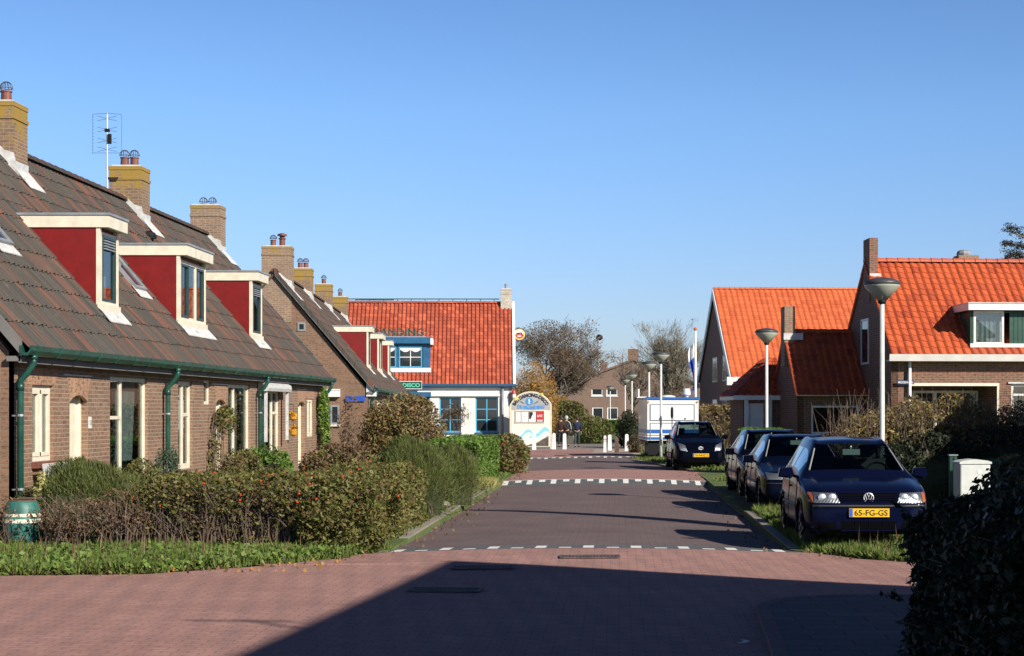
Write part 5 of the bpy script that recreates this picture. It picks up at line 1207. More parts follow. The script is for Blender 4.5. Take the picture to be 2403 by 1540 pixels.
def build_car(name, label, ST, W, L, wheels, paintm, cowl, rf, rr, rb, front, hgt, rim='steel', K=5, Bp=.48):
    """cowl, rf, rr, rb: station numbers of cowl, front roof edge, rear roof edge, bottom of rear glass"""
    root=thing(name,label,'car'); G,idx,ridx=car_body(ST,K)
    ny,nr=len(G),len(G[0]); V=[]; vid={}
    for i in range(ny):
        for j in range(nr):
            y,x,z=G[i][j]; vid[i,j,1]=len(V); V.append((x,y,z))
            if j<nr-1: vid[i,j,-1]=len(V); V.append((-x,y,z))
            else: vid[i,j,-1]=vid[i,j,1]
    body=[]; ws=[]; sg={}; rg=[]
    for i in range(ny-1):
        st,t=idx[i]
        for j in range(nr-1):
            r,q=ridx[j]
            for s in (1,-1):
                f=(vid[i,j,s],vid[i+1,j,s],vid[i+1,j+1,s],vid[i,j+1,s]); f=f if s<0 else f[::-1]
                if len(set(f))<4: f=tuple(dict.fromkeys(f))
                if len(f)<3: continue
                cx=sum(V[k][0] for k in f)/len(f); cy=sum(V[k][1] for k in f)/len(f); cz=sum(V[k][2] for k in f)/len(f)
                if r<=2 and any((cy-wy)**2+(cz-wr)**2<(wr+.035)**2 for wy,wr in wheels) and abs(cx)>W*.36: continue
                if cowl<=st<rf and (r>4 or (r==4 and q>=.24)) and not (st==cowl and t<.05) and not(st==rf-1 and t>.85): ws.append(f); continue
                if rr<=st<rb and (r>4 or (r==4 and q>=.24)) and not (st==rr and t<.15) and not (st==rb-1 and t>.75): rg.append(f); continue
                if r==3 and cowl<=st<rb and .15<=q<.79:
                    if cy>ST[cowl][0]+.42 and (idx[i][0]+idx[i][1])<rb-.45 and not abs(cy-(ST[cowl][0]+ (ST[rb][0]-ST[cowl][0])*Bp))<.055:
                        sg.setdefault(s,[]).append(f); continue
                body.append(f)
    # close nose and tail
    for i in (0,ny-1):
        loop=[vid[i,j,1] for j in range(nr)]+[vid[i,j,-1] for j in range(nr-2,-1,-1)]
        body.append(tuple(loop) if i else tuple(loop[::-1]))
    def sub(nm,faces,mat,par,off=0,smooth=True):
        used=sorted({k for f in faces for k in f}); mp={k:n for n,k in enumerate(used)}
        me=bpy.data.meshes.new(nm); me.from_pydata([V[k] for k in used],[],[tuple(mp[k] for k in f) for f in faces]); me.materials.append(mat)
        me.update(); 
        if smooth: me.polygons.foreach_set('use_smooth',[True]*len(me.polygons))
        if nm=='body':
            bm=bmesh.new(); bm.from_mesh(me); bmesh.ops.recalc_face_normals(bm,faces=bm.faces); bm.to_mesh(me); bm.free()
        return obj(nm,me,mat,par)
    b=sub('body',body,paintm,root)
    sub('windscreen',ws,M['carglass'],root); sub('rear_window',rg,M['carglass'],root)
    for s in sg: sub('side_window',sg[s],M['carglass_side'],root)
    jr=rows_at(ridx,4,.2)
    for s in (1,-1):
        m=MB(); pts=[Vector(V[vid[i,jr,s]])+Vector((0,-.006,.006)) for i in range(ny) if cowl*K+1<=i<=rf*K-1]; m.tube(pts,.010,5); obj('windscreen_seal',m,M['seal'],b)
    # ray tool for fitting trim to the skin
    allf=body+ws+rg+[f for s in sg for f in sg[s]]; bvh=BVHTree.FromPolygons([Vector(v) for v in V],allf)
    def fy(x,z,off=.006,rear=False):
        h=bvh.ray_cast(Vector((x,-3 if not rear else L+3,z)),Vector((0,1 if not rear else -1,0)))
        return (h[0].y-off if not rear else h[0].y+off) if h[0] else (0 if not rear else L)
    def patch(q, off=.006, nx=8, nz=4, rear=False, th=.012):
        (a,b_,c,d)=q; m=MB(); Vv=[]
        for j in range(nz+1):
            for i in range(nx+1):
                u,v=i/nx,j/nz; x=(a[0]*(1-u)+b_[0]*u)*(1-v)+(d[0]*(1-u)+c[0]*u)*v; z=(a[1]*(1-u)+b_[1]*u)*(1-v)+(d[1]*(1-u)+c[1]*u)*v
                Vv.append((x,fy(x,z,off,rear),z))
        m.add(Vv,[(j*(nx+1)+i,j*(nx+1)+i+1,(j+1)*(nx+1)+i+1,(j+1)*(nx+1)+i) for j in range(nz) for i in range(nx)]); return m
    def sx(y,z,s,off=.005):
        h=bvh.ray_cast(Vector((s*3,y,z)),Vector((-s,0,0))); return (h[0].x+s*off) if h[0] else s*W/2
    # underbody and wheels
    m=MB(); m.box(-W*.40,W*.40,.35,L-.3,.17,.42)
    for wy,wr in wheels:
        m.box(-W*.36,W*.36,wy-wr-.06,wy+wr+.06,.3,.72)
    obj('underbody',m,M['black'],root)
    YR90=Matrix.Rotation(R(90),4,'Y')
    for wy,wr in wheels:
        for s in (1,-1):
            cx=s*(W/2-.115); m=MB(); m.lathe([(wr*.62,-.09),(wr*.93,-.095),(wr,-.06),(wr,.06),(wr*.93,.095),(wr*.62,.09)],28,(cx,wy,wr-.01),M=YR90); w_=obj('wheel',m,M['rubber'],root,smooth=False)
            m=MB(); e=s*.07; m.lathe([(wr*.64,-.02),(wr*.64,.025),(wr*.56,.02),(wr*.50,-.02),(wr*.15,.02),(.0,.024)],24,(cx+e,wy,wr-.01),M=YR90 if s>0 else Matrix.Rotation(R(-90),4,'Y'),cap=False); obj('rim',m,M['alloy'],w_)
            m=MB()
            for k in range(7):
                a=k*2*math.pi/7; yy,zz=wy+math.cos(a)*wr*.40,wr-.01+math.sin(a)*wr*.40; m.box(cx+e-.0,cx+e+s*.03 if s>0 else cx+e-.0,yy-.022,yy+.022,zz-.022,zz+.022) if s>0 else m.box(cx+e-.03,cx+e,yy-.022,yy+.022,zz-.022,zz+.022)
            obj('rim_openings',m,M['black'],w_)
            # arch lip
            m=MB(); pts=[]
            for k in range(15):
                a=math.pi*(-.12+1.24*k/14); y,z=wy+math.cos(a)*(wr+.045),wr+math.sin(a)*(wr+.045); pts.append((sx(y,max(z,.3),s,-.008),y,z))
            m.tube(pts,.022,6); obj('arch_lip',m,paintm,b)
    # interior
    m=MB(); yc=ST[cowl][0]
    zb=ST[cowl][1][3][1]
    m.box(-W*.40,W*.40,yc+.05,yc+.55,zb-.35,zb-.05); m.box(-W*.42,W*.42,yc+.5,L-.6,.35,.45); m.box(-W*.42,W*.42,L-.75,L-.6,.4,zb-.05)
    obj('dashboard_and_floor',m,M['trim'],root)
    for s in (-1,1):
        m=MB(); xx=s*W*.225; m.prism([(xx-.24,yc+.95,.45),(xx-.24,yc+.9,.62),(xx-.24,yc+1.35,.62),(xx-.24,yc+1.58,1.12),(xx-.24,yc+1.70,1.12),(xx-.24,yc+1.5,.45)],(.48,0,0)); m.box(xx-.12,xx+.12,yc+1.60,yc+1.69,1.14,1.32); obj('seat',m,M['seat'],root)
    m=MB(); m.box(-W*.38,W*.38,L-1.0,L-.85,.45,1.12); 
    obj('rear_seat',m,M['seat'],root)
    m=MB(); pts=[(W*.225+.17*math.cos(a),yc+.62+.06*math.sin(a),zb+.03+.16*math.sin(a)) for a in [2*math.pi*k/16 for k in range(17)]]; m.tube(pts,.014,6); obj('steering_wheel',m,M['black'],root)
    zt=ST[rf][1][6][1]; m=MB(); yy=ST[rf][0]-.10; m.box(-.12,.12,yy-.02,yy+.01,zt-.155,zt-.075); m.box(-.01,.01,yy,yy+.02,zt-.08,zt-.03); obj('rear_view_mirror',m,M['mirror_back'],root)
    for s in (-1,1):
        zz=zb+.02; m=MB(); xm=s*(W/2+.10); ym=yc+.42
        m.prism([(xm-.11,ym,zz-.02),(xm-.085,ym-.0,zz+.10),(xm+.085,ym,zz+.11),(xm+.11,ym,zz+.02),(xm+.07,ym,zz-.045)],(0,.07,0)); m.prism([(xm-.095,ym-.05,zz),(xm-.07,ym-.05,zz+.08),(xm+.07,ym-.05,zz+.09),(xm+.09,ym-.05,zz+.02),(xm+.06,ym-.05,zz-.02)],(0,.05,0))
        m.tube([(xm-s*.08,ym+.03,zz),(s*(W/2-.09),ym+.04,zz-.03)],.022,6); mo=obj('wing_mirror',m,paintm,root)
    # door lines, rub strips, handles
    for s in (-1,1):
        m=MB()
        for yd in (yc+.15,yc+1.12,yc+1.95):
            if yd>L-.7: continue
            pts=[(sx(yd,z,s,.001),yd,z) for z in (.34,.45,.6,.75,zb-.02)]; m.tube(pts,.006,4)
        pts=[(sx(y,.52,s,.008),y,.52) for y in [wheels[0][0]+wheels[0][1]+.08+k*(wheels[1][0]-wheels[1][1]-.08-wheels[0][0]-wheels[0][1]-.08)/8 for k in range(9)]]; 
        obj('door_gap',m,M['black'],b); m=MB(); m.tube(pts,.022,6); obj('rubbing_strip',m,M['trim'],b)
        for yd in (yc+1.0,yc+1.85):
            if yd<L-.8: m=MB(); x=sx(yd,zb-.13,s,.012); m.box(x-.012,x+.012,yd-.07,yd+.07,zb-.15,zb-.12); obj('door_handle',m,paintm,b)
    front(root,b,patch,fy,sx,paintm,dict(yc=yc,zb=zb,W=W,L=L))
    return root
def carpaint(name,c,met=.0):
    m=nmat(name,c,.14,met,spec=.5,coat=.0); m.node_tree.nodes['Principled BSDF'].inputs['IOR'].default_value=1.2; return m
M['blue_car']=carpaint('dark_blue_car_paint',(.003,.005,.022)); M['black_car']=carpaint('blue_black_car_paint',(.002,.003,.008)); M['blue_car2']=carpaint('deep_blue_car_paint',(.002,.004,.014))
M['carglass']=glass_mat('windscreen_glass',(.36,.44,.43),.03); M['carglass_side']=glass_mat('side_window_glass',(.35,.42,.42),.32)
M['alloy']=nmat('wheel_rim_silver',(.45,.46,.48),.35,.6); M['trim']=nmat('dark_trim',(.03,.031,.034),.55); M['seat']=nmat('seat_fabric',(.07,.075,.085),.9)
M['mirror_back']=nmat('mirror_glass_grey',(.42,.48,.46),.3); M['lens']=glass_mat('headlight_lens',(.92,.94,.95),.10); M['reflector']=nmat('lamp_reflector',(.50,.52,.54),.30,.8)
M['plate']=nmat('yellow_plate',(.85,.50,.02),.45); M['euro']=nmat('plate_blue_strip',(.03,.12,.5),.4); M['chrome']=nmat('chrome',(.82,.84,.86),.35,.6); M['grille']=nmat('grille_void',(.004,.004,.005),.9,spec=0); M['orange_lens']=nmat('amber_lens',(.35,.11,.05),.2)
def plate(root,b,txt,z,fy,x=0,w=.52,h=.11):
    y=min(fy(x-.2,z,.02),fy(x+.2,z,.02),fy(x,z,.02)); m=MB(); m.box(x-w/2,x+w/2,y-.012,y+.02,z-h/2,z+h/2); p=obj('number_plate',m,M['plate'],root)
    m=MB(); m.box(x-w/2+.003,x-w/2+.045,y-.0135,y-.0121,z-h/2+.003,z+h/2-.003); obj('blue_strip',m,M['euro'],p)
    face_text('characters',txt,.1,M['black'],p,(x+.022,y-.0145,z),w=.43,ext=.001,bold=.0008,hgt=.075)
def headlight(root,q,patch,inner=None,off=.004):
    m=patch(q,off+.022,8,5); h=obj('headlight',m,M['lens'],root,smooth=True)
    m=patch(q,off,16,6); m.v=[(x,y-(.003 if (i%2) else 0),z) for i,(x,y,z) in enumerate(m.v)]; obj('reflector',m,M['reflector'],h)
    cx=sum(p[0] for p in q)/4; cz=sum(p[1] for p in q)/4; m=MB()
    return h
def sec(w,zb,zm,wm,bw,bz,tw,tz,cz):
    return [(w*.86,zb),(w*.985,zb+(zm-zb)*.35),(w,zm),(bw,bz),(tw,tz),(tw*.72,tz+(cz-tz)*.66),(0,cz)]
# --- nearest blue hatchback
def front_hatch(root,b,patch,fy,sx,pm,D):
    for s in (-1,1):
        q=[(s*.70,.60),(s*.375,.60),(s*.42,.725),(s*.705,.735)]
        if s>0: q=[q[1],q[0],q[3],q[2]]
        h=headlight(root,q,patch); y=fy(s*.52,.66)
        for cx in (.47,.60): m=MB(); m.lathe([(.055,.012),(.045,.02),(.012,.03)],16,(s*cx,fy(s*cx,.665)+.012,.665),M=XR90); obj('bulb_bowl',m,M['chrome'],h)
        q=[(s*.78,.615),(s*.71,.605),(s*.712,.73),(s*.765,.735)]
        if s>0: q=[q[1],q[0],q[3],q[2]]
        obj('indicator',patch(q,.006,4,4),M['orange_lens'],root,smooth=True)
    g=obj('grille',patch([(-.36,.61),(.36,.61),(.39,.72),(-.39,.72)],.003,12,4),M['grille'],root)
    m=MB()
    for z in (.635,.662,.69): m.tube([(x,fy(x,z,.010),z) for x in [(-.36+.72*i/12) for i in range(13)]],.006,4)
    m.tube([(x,fy(x,.725,.008),.725) for x in [(-.39+.78*i/12) for i in range(13)]],.008,4); obj('grille_bars',m,pm,g)
    y=fy(0,.665,.02); m=MB(); k=24; r_=.062; m.tube([(r_*math.cos(2*math.pi*i/k),y,.665+r_*math.sin(2*math.pi*i/k)) for i in range(k+1)],.007,6)
    for pts in (((-.044,.040),(-.020,-.047),(0,.008),(.020,-.047),(.044,.040)),((-.022,.056),(0,.012),(.022,.056))): m.tube([(x,y,.665+z) for x,z in pts],.0062,5)
    obj('badge',m,M['chrome'],root); m=MB(); m.lathe([(.058,-.004),(.058,.004)],20,(0,y+.012,.665),M=XR90); obj('badge_disc',m,M['black'],root)
    m=MB(); m.tube([(x,fy(x,.56,.012),.56) for x in [(-.72+1.44*i/20) for i in range(21)]],.017,6); obj('bumper_strip',m,M['trim'],root)
    plate(root,b,'65-FG-GS',.475,fy)
    gl=obj('lower_grille',patch([(-.35,.245),(.35,.245),(.36,.365),(-.36,.365)],.004,12,4),M['grille'],root)
    m=MB()
    for x in (-.18,0,.18): m.tube([(x,fy(x,.25,.012),.25),(x,fy(x,.36,.012),.36)],.006,4)
    m.tube([(x,fy(x,.238,.014),.238) for x in [(-.36+.72*i/10) for i in range(11)]],.010,5); obj('grille_frame',m,pm,gl)
    for s in (-1,1):
        q=[(s*.66,.26),(s*.42,.25),(s*.43,.35),(s*.67,.35)]
        if s>0: q=[q[1],q[0],q[3],q[2]]
        obj('air_intake',patch(q,.004,6,3),M['grille'],root)
    m=MB()
    for a,c in ((-.50,.05),(.10,.60)): m.tube([(a,D['yc']+.03,D['zb']+.045),(c,D['yc']+.10,D['zb']+.085)],.009,4)
    obj('wiper',m,M['black'],root)
def mirror_sections(*a): pass
W=1.655; h_=W/2
ST_H=[(0.00,sec(.55,.26,.42,.55,.52,.50,.42,.53,.54)),
 (0.05,sec(.70,.22,.45,.71,.68,.58,.55,.64,.66)),
 (0.16,sec(.77,.19,.47,.77,.76,.66,.62,.735,.755)),
 (0.45,sec(.81,.17,.50,.81,.79,.76,.66,.81,.835)),
 (0.90,sec(.825,.17,.52,.825,.80,.85,.68,.885,.91)),
 (1.10,sec(.826,.17,.52,.826,.795,.895,.70,.92,.945)),
 (1.80,sec(.828,.17,.52,.828,.80,.93,.535,1.315,1.350)),
 (2.45,sec(.828,.17,.52,.828,.80,.935,.55,1.385,1.43)),
 (3.15,sec(.825,.18,.52,.825,.79,.94,.55,1.36,1.40)),
 (3.55,sec(.80,.20,.52,.80,.76,.93,.62,.97,.99)),
 (3.70,sec(.74,.24,.52,.74,.70,.80,.58,.84,.86)),
 (3.74,sec(.60,.30,.50,.60,.55,.70,.45,.72,.73))]
CAR1=build_car('parked_car','nearest dark blue hatchback parked on the grass, yellow plate 65-FG-GS',ST_H,W,3.74,((.78,.29),(3.13,.29)),M['blue_car'],5,6,8,9,front_hatch,1.42)
CAR1.location=(3.24,22.1,.03); CAR1.rotation_euler=(R(-.5),0,0)
# --- blue saloon second
def front_saloon(root,b,patch,fy,sx,pm,D):
    for s in (-1,1):
        q=[(s*.76,.60),(s*.42,.60),(s*.44,.70),(s*.765,.72)]
        if s>0: q=[q[1],q[0],q[3],q[2]]
        headlight(root,q,patch)
    obj('grille',patch([(-.38,.60),(.38,.60),(.40,.67),(-.40,.67)],.003,10,3),M['grille'],root)
    obj('lower_grille',patch([(-.45,.26),(.45,.26),(.45,.36),(-.45,.36)],.004,10,3),M['grille'],root)
    m=MB(); m.tube([(x,fy(x,.53,.010),.53) for x in [(-.76+1.52*i/20) for i in range(21)]],.012,6); obj('bumper_strip',m,M['trim'],root)
W=1.69
ST_S=[(0.00,sec(.58,.28,.42,.58,.55,.52,.42,.55,.56)),(0.06,sec(.74,.24,.45,.74,.72,.60,.56,.65,.67)),(0.20,sec(.80,.20,.47,.80,.78,.67,.64,.72,.74)),
 (0.60,sec(.84,.18,.50,.84,.81,.74,.68,.78,.81)),(1.05,sec(.845,.18,.52,.845,.82,.82,.70,.855,.885)),(1.25,sec(.845,.18,.52,.845,.82,.87,.71,.90,.93)),
 (2.02,sec(.845,.18,.52,.845,.81,.90,.545,1.31,1.345)),(2.7,sec(.845,.18,.52,.845,.81,.905,.56,1.335,1.375)),(3.35,sec(.84,.19,.52,.84,.80,.91,.54,1.29,1.33)),
 (3.95,sec(.82,.22,.52,.82,.78,.90,.62,.94,.96)),(4.3,sec(.76,.26,.52,.76,.72,.82,.58,.86,.87)),(4.36,sec(.62,.32,.50,.62,.58,.72,.45,.74,.75))]
CAR2=build_car('parked_car','dark blue saloon parked second in the row behind the nearest hatchback',ST_S,W,4.36,((.85,.29),(3.45,.29)),M['blue_car2'],5,6,8,9,front_saloon,1.38)
CAR2.location=(3.42,30.6,-.02); CAR2.rotation_euler=(0,0,R(1))
# --- rounder dark estate third
def front_round(root,b,patch,fy,sx,pm,D):
    for s in (-1,1):
        m=MB(); V=[]; k=14
        cx,cz=.58,.70
        V=[(s*(cx+.16*math.cos(a)), fy(s*(cx+.16*math.cos(a)),cz+.09*math.sin(a)+.03*math.cos(a),.006), cz+.09*math.sin(a)+.03*math.cos(a)) for a in [2*math.pi*i/k for i in range(k)]]
        m.add(V+[(s*cx,fy(s*cx,cz,.012),cz)],[(i,(i+1)%k,k) if s<0 else ((i+1)%k,i,k) for i in range(k)]); h=obj('headlight',m,M['lens'],root,smooth=True)
        m=MB(); m.lathe([(.075,-.03),(.06,-.01),(.02,.01)],14,(s*cx,fy(s*cx,cz)+.05,cz),M=XR90); obj('reflector',m,M['reflector'],h)
        m=MB(); m.add([(x*1.0,y+.03,z) for x,y,z in V]+[(s*cx,V[0][1]+.05,cz)],[(i,(i+1)%k,k) for i in range(k)]); obj('lamp_housing',m,M['reflector'],h)
    obj('grille',patch([(-.34,.60),(.34,.60),(.38,.70),(-.38,.70)],.003,10,3),M['grille'],root)
    obj('lower_grille',patch([(-.45,.26),(.45,.26),(.45,.38),(-.45,.38)],.004,10,3),M['grille'],root)
CAR3=build_car('parked_car','blue black car with oval headlight parked third in the row',[(y,[(x,z*1.03) for x,z in p]) for y,p in ST_S],W,4.36,((.85,.30),(3.45,.30)),M['black_car'],5,6,8,9,front_round,1.42)
CAR3.location=(3.42,35.6,-.03); CAR3.rotation_euler=(0,0,R(2))
# --- small tall car in the distance
def front_tall(root,b,patch,fy,sx,pm,D):
    for s in (-1,1):
        q=[(s*.66,.64),(s*.44,.60),(s*.50,.80),(s*.72,.88)]
        if s>0: q=[q[1],q[0],q[3],q[2]]
        headlight(root,q,patch,off=.006)
    m=MB(); k=16; z=.70; y=fy(0,z,.02)
    m.tube([(.075*math.cos(2*math.pi*i/k),y,z+.05*math.sin(2*math.pi*i/k)) for i in range(k+1)],.010,5); m.tube([(.03*math.cos(2*math.pi*i/k),y,z+.045*math.sin(2*math.pi*i/k)) for i in range(k+1)],.008,5); m.tube([(.05*math.cos(2*math.pi*i/k),y,z+.02+.018*math.sin(2*math.pi*i/k)) for i in range(k+1)],.007,5); obj('badge',m,M['chrome'],root)
    plate(root,b,'76-NHZ-2',.475,fy); obj('lower_grille',patch([(-.40,.24),(.40,.24),(.46,.38),(-.46,.38)],.004,10,3),M['grille'],root)
    m=MB(); m.tube([(.2,1.9,1.5),(.2,2.1,1.68)],.006,4); obj('aerial',m,M['black'],root)
W=1.695
ST_T=[(0.00,sec(.55,.26,.44,.55,.52,.56,.42,.62,.64)),(0.06,sec(.70,.22,.48,.71,.68,.68,.55,.72,.75)),(0.20,sec(.78,.19,.50,.79,.76,.78,.62,.83,.86)),
 (0.50,sec(.83,.17,.52,.83,.80,.87,.66,.91,.94)),(0.85,sec(.845,.17,.54,.845,.81,.95,.68,.99,1.02)),(1.0,sec(.847,.17,.54,.847,.81,.985,.70,1.02,1.05)),
 (1.85,sec(.847,.17,.54,.847,.81,1.0,.56,1.47,1.50)),(2.5,sec(.847,.17,.54,.847,.81,1.0,.57,1.495,1.53)),(3.2,sec(.84,.18,.54,.84,.80,1.0,.56,1.45,1.49)),
 (3.6,sec(.82,.20,.54,.82,.77,1.0,.64,1.04,1.06)),(3.72,sec(.76,.24,.52,.76,.70,.86,.58,.90,.92)),(3.75,sec(.62,.30,.50,.62,.55,.74,.45,.76,.77))]
CAR4=build_car('parked_car','small black hatchback with yellow plate 76-NHZ-2 parked before the white trailer',ST_T,W,3.75,((.80,.30),(3.26,.30)),M['black_car'],5,6,8,9,front_tall,1.52)
CAR4.location=(2.62,54.7,-.11); CAR4.rotation_euler=(0,0,R(3.5))
for c in (CAR1,CAR2,CAR3,CAR4): c['group']='cars parked on the right of the road'

# ------------------------------------------------------------------ people walking away
def person(label, loc, scale, jacket, trousers, hair, bag=None, stride=.18, cap=None, lean=.0, arm=.0):
    root=thing('person',label,'person',loc,0); root.scale=(scale,)*3
    def skin(name,verts,edges,radii,mat,par,sub=1,rootv=0):
        me=bpy.data.meshes.new(name); me.from_pydata(verts,edges,[]); me.materials.append(mat); o=bpy.data.objects.new(name,me); COL.objects.link(o)
        md=o.modifiers.new('s','SKIN'); md.use_smooth_shade=True
        for i,r_ in enumerate(radii): v=me.skin_vertices[0].data[i]; v.radius=(r_ if isinstance(r_,tuple) else (r_,r_)); v.use_root=(i==rootv)
        s=o.modifiers.new('u','SUBSURF'); s.levels=sub; s.render_levels=sub; 
        dg=bpy.context.evaluated_depsgraph_get(); dg.update(); m2=bpy.data.meshes.new_from_object(o.evaluated_get(dg)); bpy.data.objects.remove(o)
        m2.materials.clear(); m2.materials.append(mat); m2.name=name
        m2.polygons.foreach_set('use_smooth',[True]*len(m2.polygons)); n=bpy.data.objects.new(name,m2); COL.objects.link(n); n.parent=par; return n
    s=stride
    # body: one continuous skin
    vs=[(0,0,.93),(0,.0,1.12),(0,.02*0+lean,1.36),(0,lean,1.47),(0,lean,1.55),(0,lean,1.66),(0,lean,1.73),
        (.09,0,.88),(.10,s*.4,.50),(.10,s*1.0,.09),(.10,s*1.0+.10,.03),
        (-.09,0,.88),(-.10,-s*.4,.50),(-.10,-s*1.0,.09),(-.10,-s*1.0+.10,.03),
        (.18,lean,1.40),(.23,lean-.03,1.14),(.24,lean+.08+arm,.90),(.24,lean+.10+arm,.82),
        (-.18,lean,1.40),(-.23,lean+.03,1.14),(-.24,lean+.04,.90),(-.24,lean+.06,.82)]
    ed=[(0,1),(1,2),(2,3),(3,4),(4,5),(5,6),(0,7),(7,8),(8,9),(9,10),(0,11),(11,12),(12,13),(13,14),(2,15),(15,16),(16,17),(17,18),(2,19),(19,20),(20,21),(21,22)]
    rd=[.095,.10,.11,.055,.055,.09,.06,.09,.06,.042,.04,.09,.06,.042,.04,.06,.042,.03,.032,.06,.042,.03,.032]
    b=skin('body',vs,ed,rd,M['skin'],root,2)
    skin('trousers',[(0,0,1.03),(.095,0,.88),(.10,s*.4,.50),(.10,s*1.0,.12),(-.095,0,.88),(-.10,-s*.4,.50),(-.10,-s*1.0,.12)],[(0,1),(1,2),(2,3),(0,4),(4,5),(5,6)],[.145,.105,.078,.065,.105,.078,.065],trousers,b,1)
    skin('jacket',[(0,0,.88),(0,0,1.15),(0,lean,1.38),(.17,lean,1.41),(.235,lean-.03,1.14),(.245,lean+.07+arm,.92),(-.17,lean,1.41),(-.235,lean+.03,1.14),(-.245,lean+.04,.92),(0,lean,1.47)],
         [(0,1),(1,2),(2,3),(3,4),(4,5),(2,6),(6,7),(7,8),(2,9)],[(.175,.15),(.165,.15),(.165,.135),.075,.06,.048,.075,.06,.048,.07],jacket,b,1)
    skin('shoes',[(.10,s*1.0-.04,.06),(.10,s*1.0+.18,.04)],[(0,1)],[.066,.058],M['black'],b,1); skin('shoes',[(-.10,-s*1.0-.04,.06),(-.10,-s*1.0+.18,.04)],[(0,1)],[.066,.058],M['black'],b,1)
    m=MB(); m.lathe([(.0,1.80),(.05,1.79),(.085,1.75),(.10,1.69),(.095,1.62),(.07,1.58)],14,(0,lean-.012,0),cap=False); obj('hair' if not cap else 'cap',m,hair,b,smooth=True)
    for x in (.24,-.24):
        yy=lean+(.10+arm if x>0 else .06)
        m=MB()
        for k in range(5): a=(k-2)*.018; m.tube([(x,yy+a,.82),(x,yy+a*1.2,.77),(x*.97,yy+a*1.1,.735-abs(k-1.5)*-.006)],[.009,.008,.006],5)
        obj('fingers',m,M['skin'],b,smooth=True)
    for x in (.095,-.095): m=MB(); m.lathe([(.012,-.03),(.02,0),(.012,.03)],8,(x,lean,1.665)); obj('ear',m,M['skin'],b)
    return root
M['skin']=nmat('skin',(.45,.26,.18),.6)
cl=lambda n,c:paint(n,c,.85,.15,8)
p1=person('person in dark red brown jacket and black trousers, leftmost of the walkers',(PX(1316,97),97,-.31),.98,cl('maroon_jacket',(.045,.016,.012)),cl('black_trousers',(.015,.015,.02)),nmat('dark_hair',(.03,.02,.015),.7),stride=.14,lean=-.02)
p2=person('person with pale grey cap and dark jacket with light stripe, in the middle',(PX(1329.5,98.5),98.5,-.31),.99,cl('dark_grey_jacket',(.022,.022,.028)),cl('dark_trousers',(.02,.022,.03)),nmat('grey_cap',(.45,.45,.43),.8),stride=.16,cap=True)
m=MB(); m.tube([(.10,-.15,1.46),(.20,-.14,1.38),(.26,-.10,1.15),(.27,-.05,1.0)],.018,5); obj('sleeve_stripe',m,M['white'],[c for c in p2.children][0])
p3=person('person in navy shirt and grey green trousers walking on the right',(PX(1354,96.5),96.5,-.31),.97,cl('navy_shirt',(.015,.02,.06)),cl('grey_green_trousers',(.04,.055,.06)),nmat('black_hair',(.015,.012,.01),.7),stride=.17,lean=-.02)
bg_=thing('carrier_bag','grey bag with a pale wooden panel carried between two walkers','bag',(PX(1338.5,97.8),97.8,.12),0)
m=MB(); m.prism([(-.20,0,-.25),(.18,0,-.25),(.22,0,.18),(-.16,0,.2)],(0,.12,0)); obj('body',m,cl('bag_grey',(.10,.10,.09)),bg_)
m=MB(); m.prism([(.16,-.02,.22),(.24,-.02,.20),(.34,-.02,-.30),(.26,-.02,-.32)],(0,.03,0)); obj('panel',m,cl('pale_wood',(.62,.42,.22)),bg_)
m=MB(); m.tube([(-.1,.06,.19),(-.02,.06,.40),(.1,.06,.39),(.16,.06,.18)],.012,5); obj('handle',m,M['black'],bg_)
# ------------------------------------------------------------------ planting
def plant(name,label,cat,loc=(0,0,0),group=None): return thing(name,label,cat,loc,0,group)
def lv(P,size,mat,parent,name='leaves',aspect=.5,**k): return obj(name,leaves(P,size,M[mat],name,aspect,**k),None,parent)
def local(P,root): return P-np.array(root.location)
# near left rose hedge, L-shaped: front along the crossing, side along the road
HG=plant('rose_hedge','long rose hip hedge with brown bare stems below and leafy corner by the road','hedge',(-4.6,22.8,0))
boxes=[(-6.35,-3.2,22.05,24.2,0,.98),(-4.6,-3.08,24.0,27.6,0,1.0)]
PL=[]; PB_=[]
for b_ in boxes:
    PL.append(hedge(34000 if b_[0]<-5 else 19000,*b_[:4],.05,b_[5],rough=.13,round_=.25))
P=np.concatenate(PL+[blob(5000,(-3.55,21.95,.30),(.55,.35,.42),40,.35)]); P[:,2]=np.maximum(P[:,2],.02)
# leaves thin out low down except at the road corner
keep=(RNG.uniform(0,1,len(P))<np.clip((P[:,2]-.36)/.50,.22,1)) | ((P[:,0]>-4.3)) 
P=P[keep]; lv(local(P,HG),.056,'lf_rose',HG)
Q=hedge(9000,-6.45,-4.3,22.2,24.2,.05,.85,rough=.16,round_=.2); Q=Q[(Q[:,2]<.86)]; lv(local(Q,HG),.05,'lf_brown',HG,'withered_leaves')
tm=twigs(620,-6.35,-4.2,22.15,22.7,0,.88,.0065,.35,2); tm2=twigs(160,-4.4,-3.3,22.2,27.2,0,.9,.006,.25,1); tm.add(tm2.v,tm2.f)
tm.v=[(x+4.6,y-22.8,z) for x,y,z in tm.v]; obj('stems',tm,M['twig'],HG,uv=False)
c=core_box(-6.2,-3.4,22.55,24.0,0,.95,.12); c2=core_box(-4.4,-3.35,24.2,27.3,0,.95,.12); c.add(c2.v,c2.f); c.v=[(x+4.6,y-22.8,z) for x,y,z in c.v]; obj('dark_core',c,nmat('hedge_inside',(.045,.035,.022),.95),HG)
hips=P[RNG.choice(len(P),170)]; hips=hips[hips[:,2]>.35]; m=MB()
for h in hips: m.lathe([(.004,-.016),(.016,-.008),(.016,.008),(.004,.016)],6,(h[0]+4.6,h[1]-22.8-.03,h[2]+.02))
obj('rose_hips',m,M['berry'],HG)['kind']='stuff'
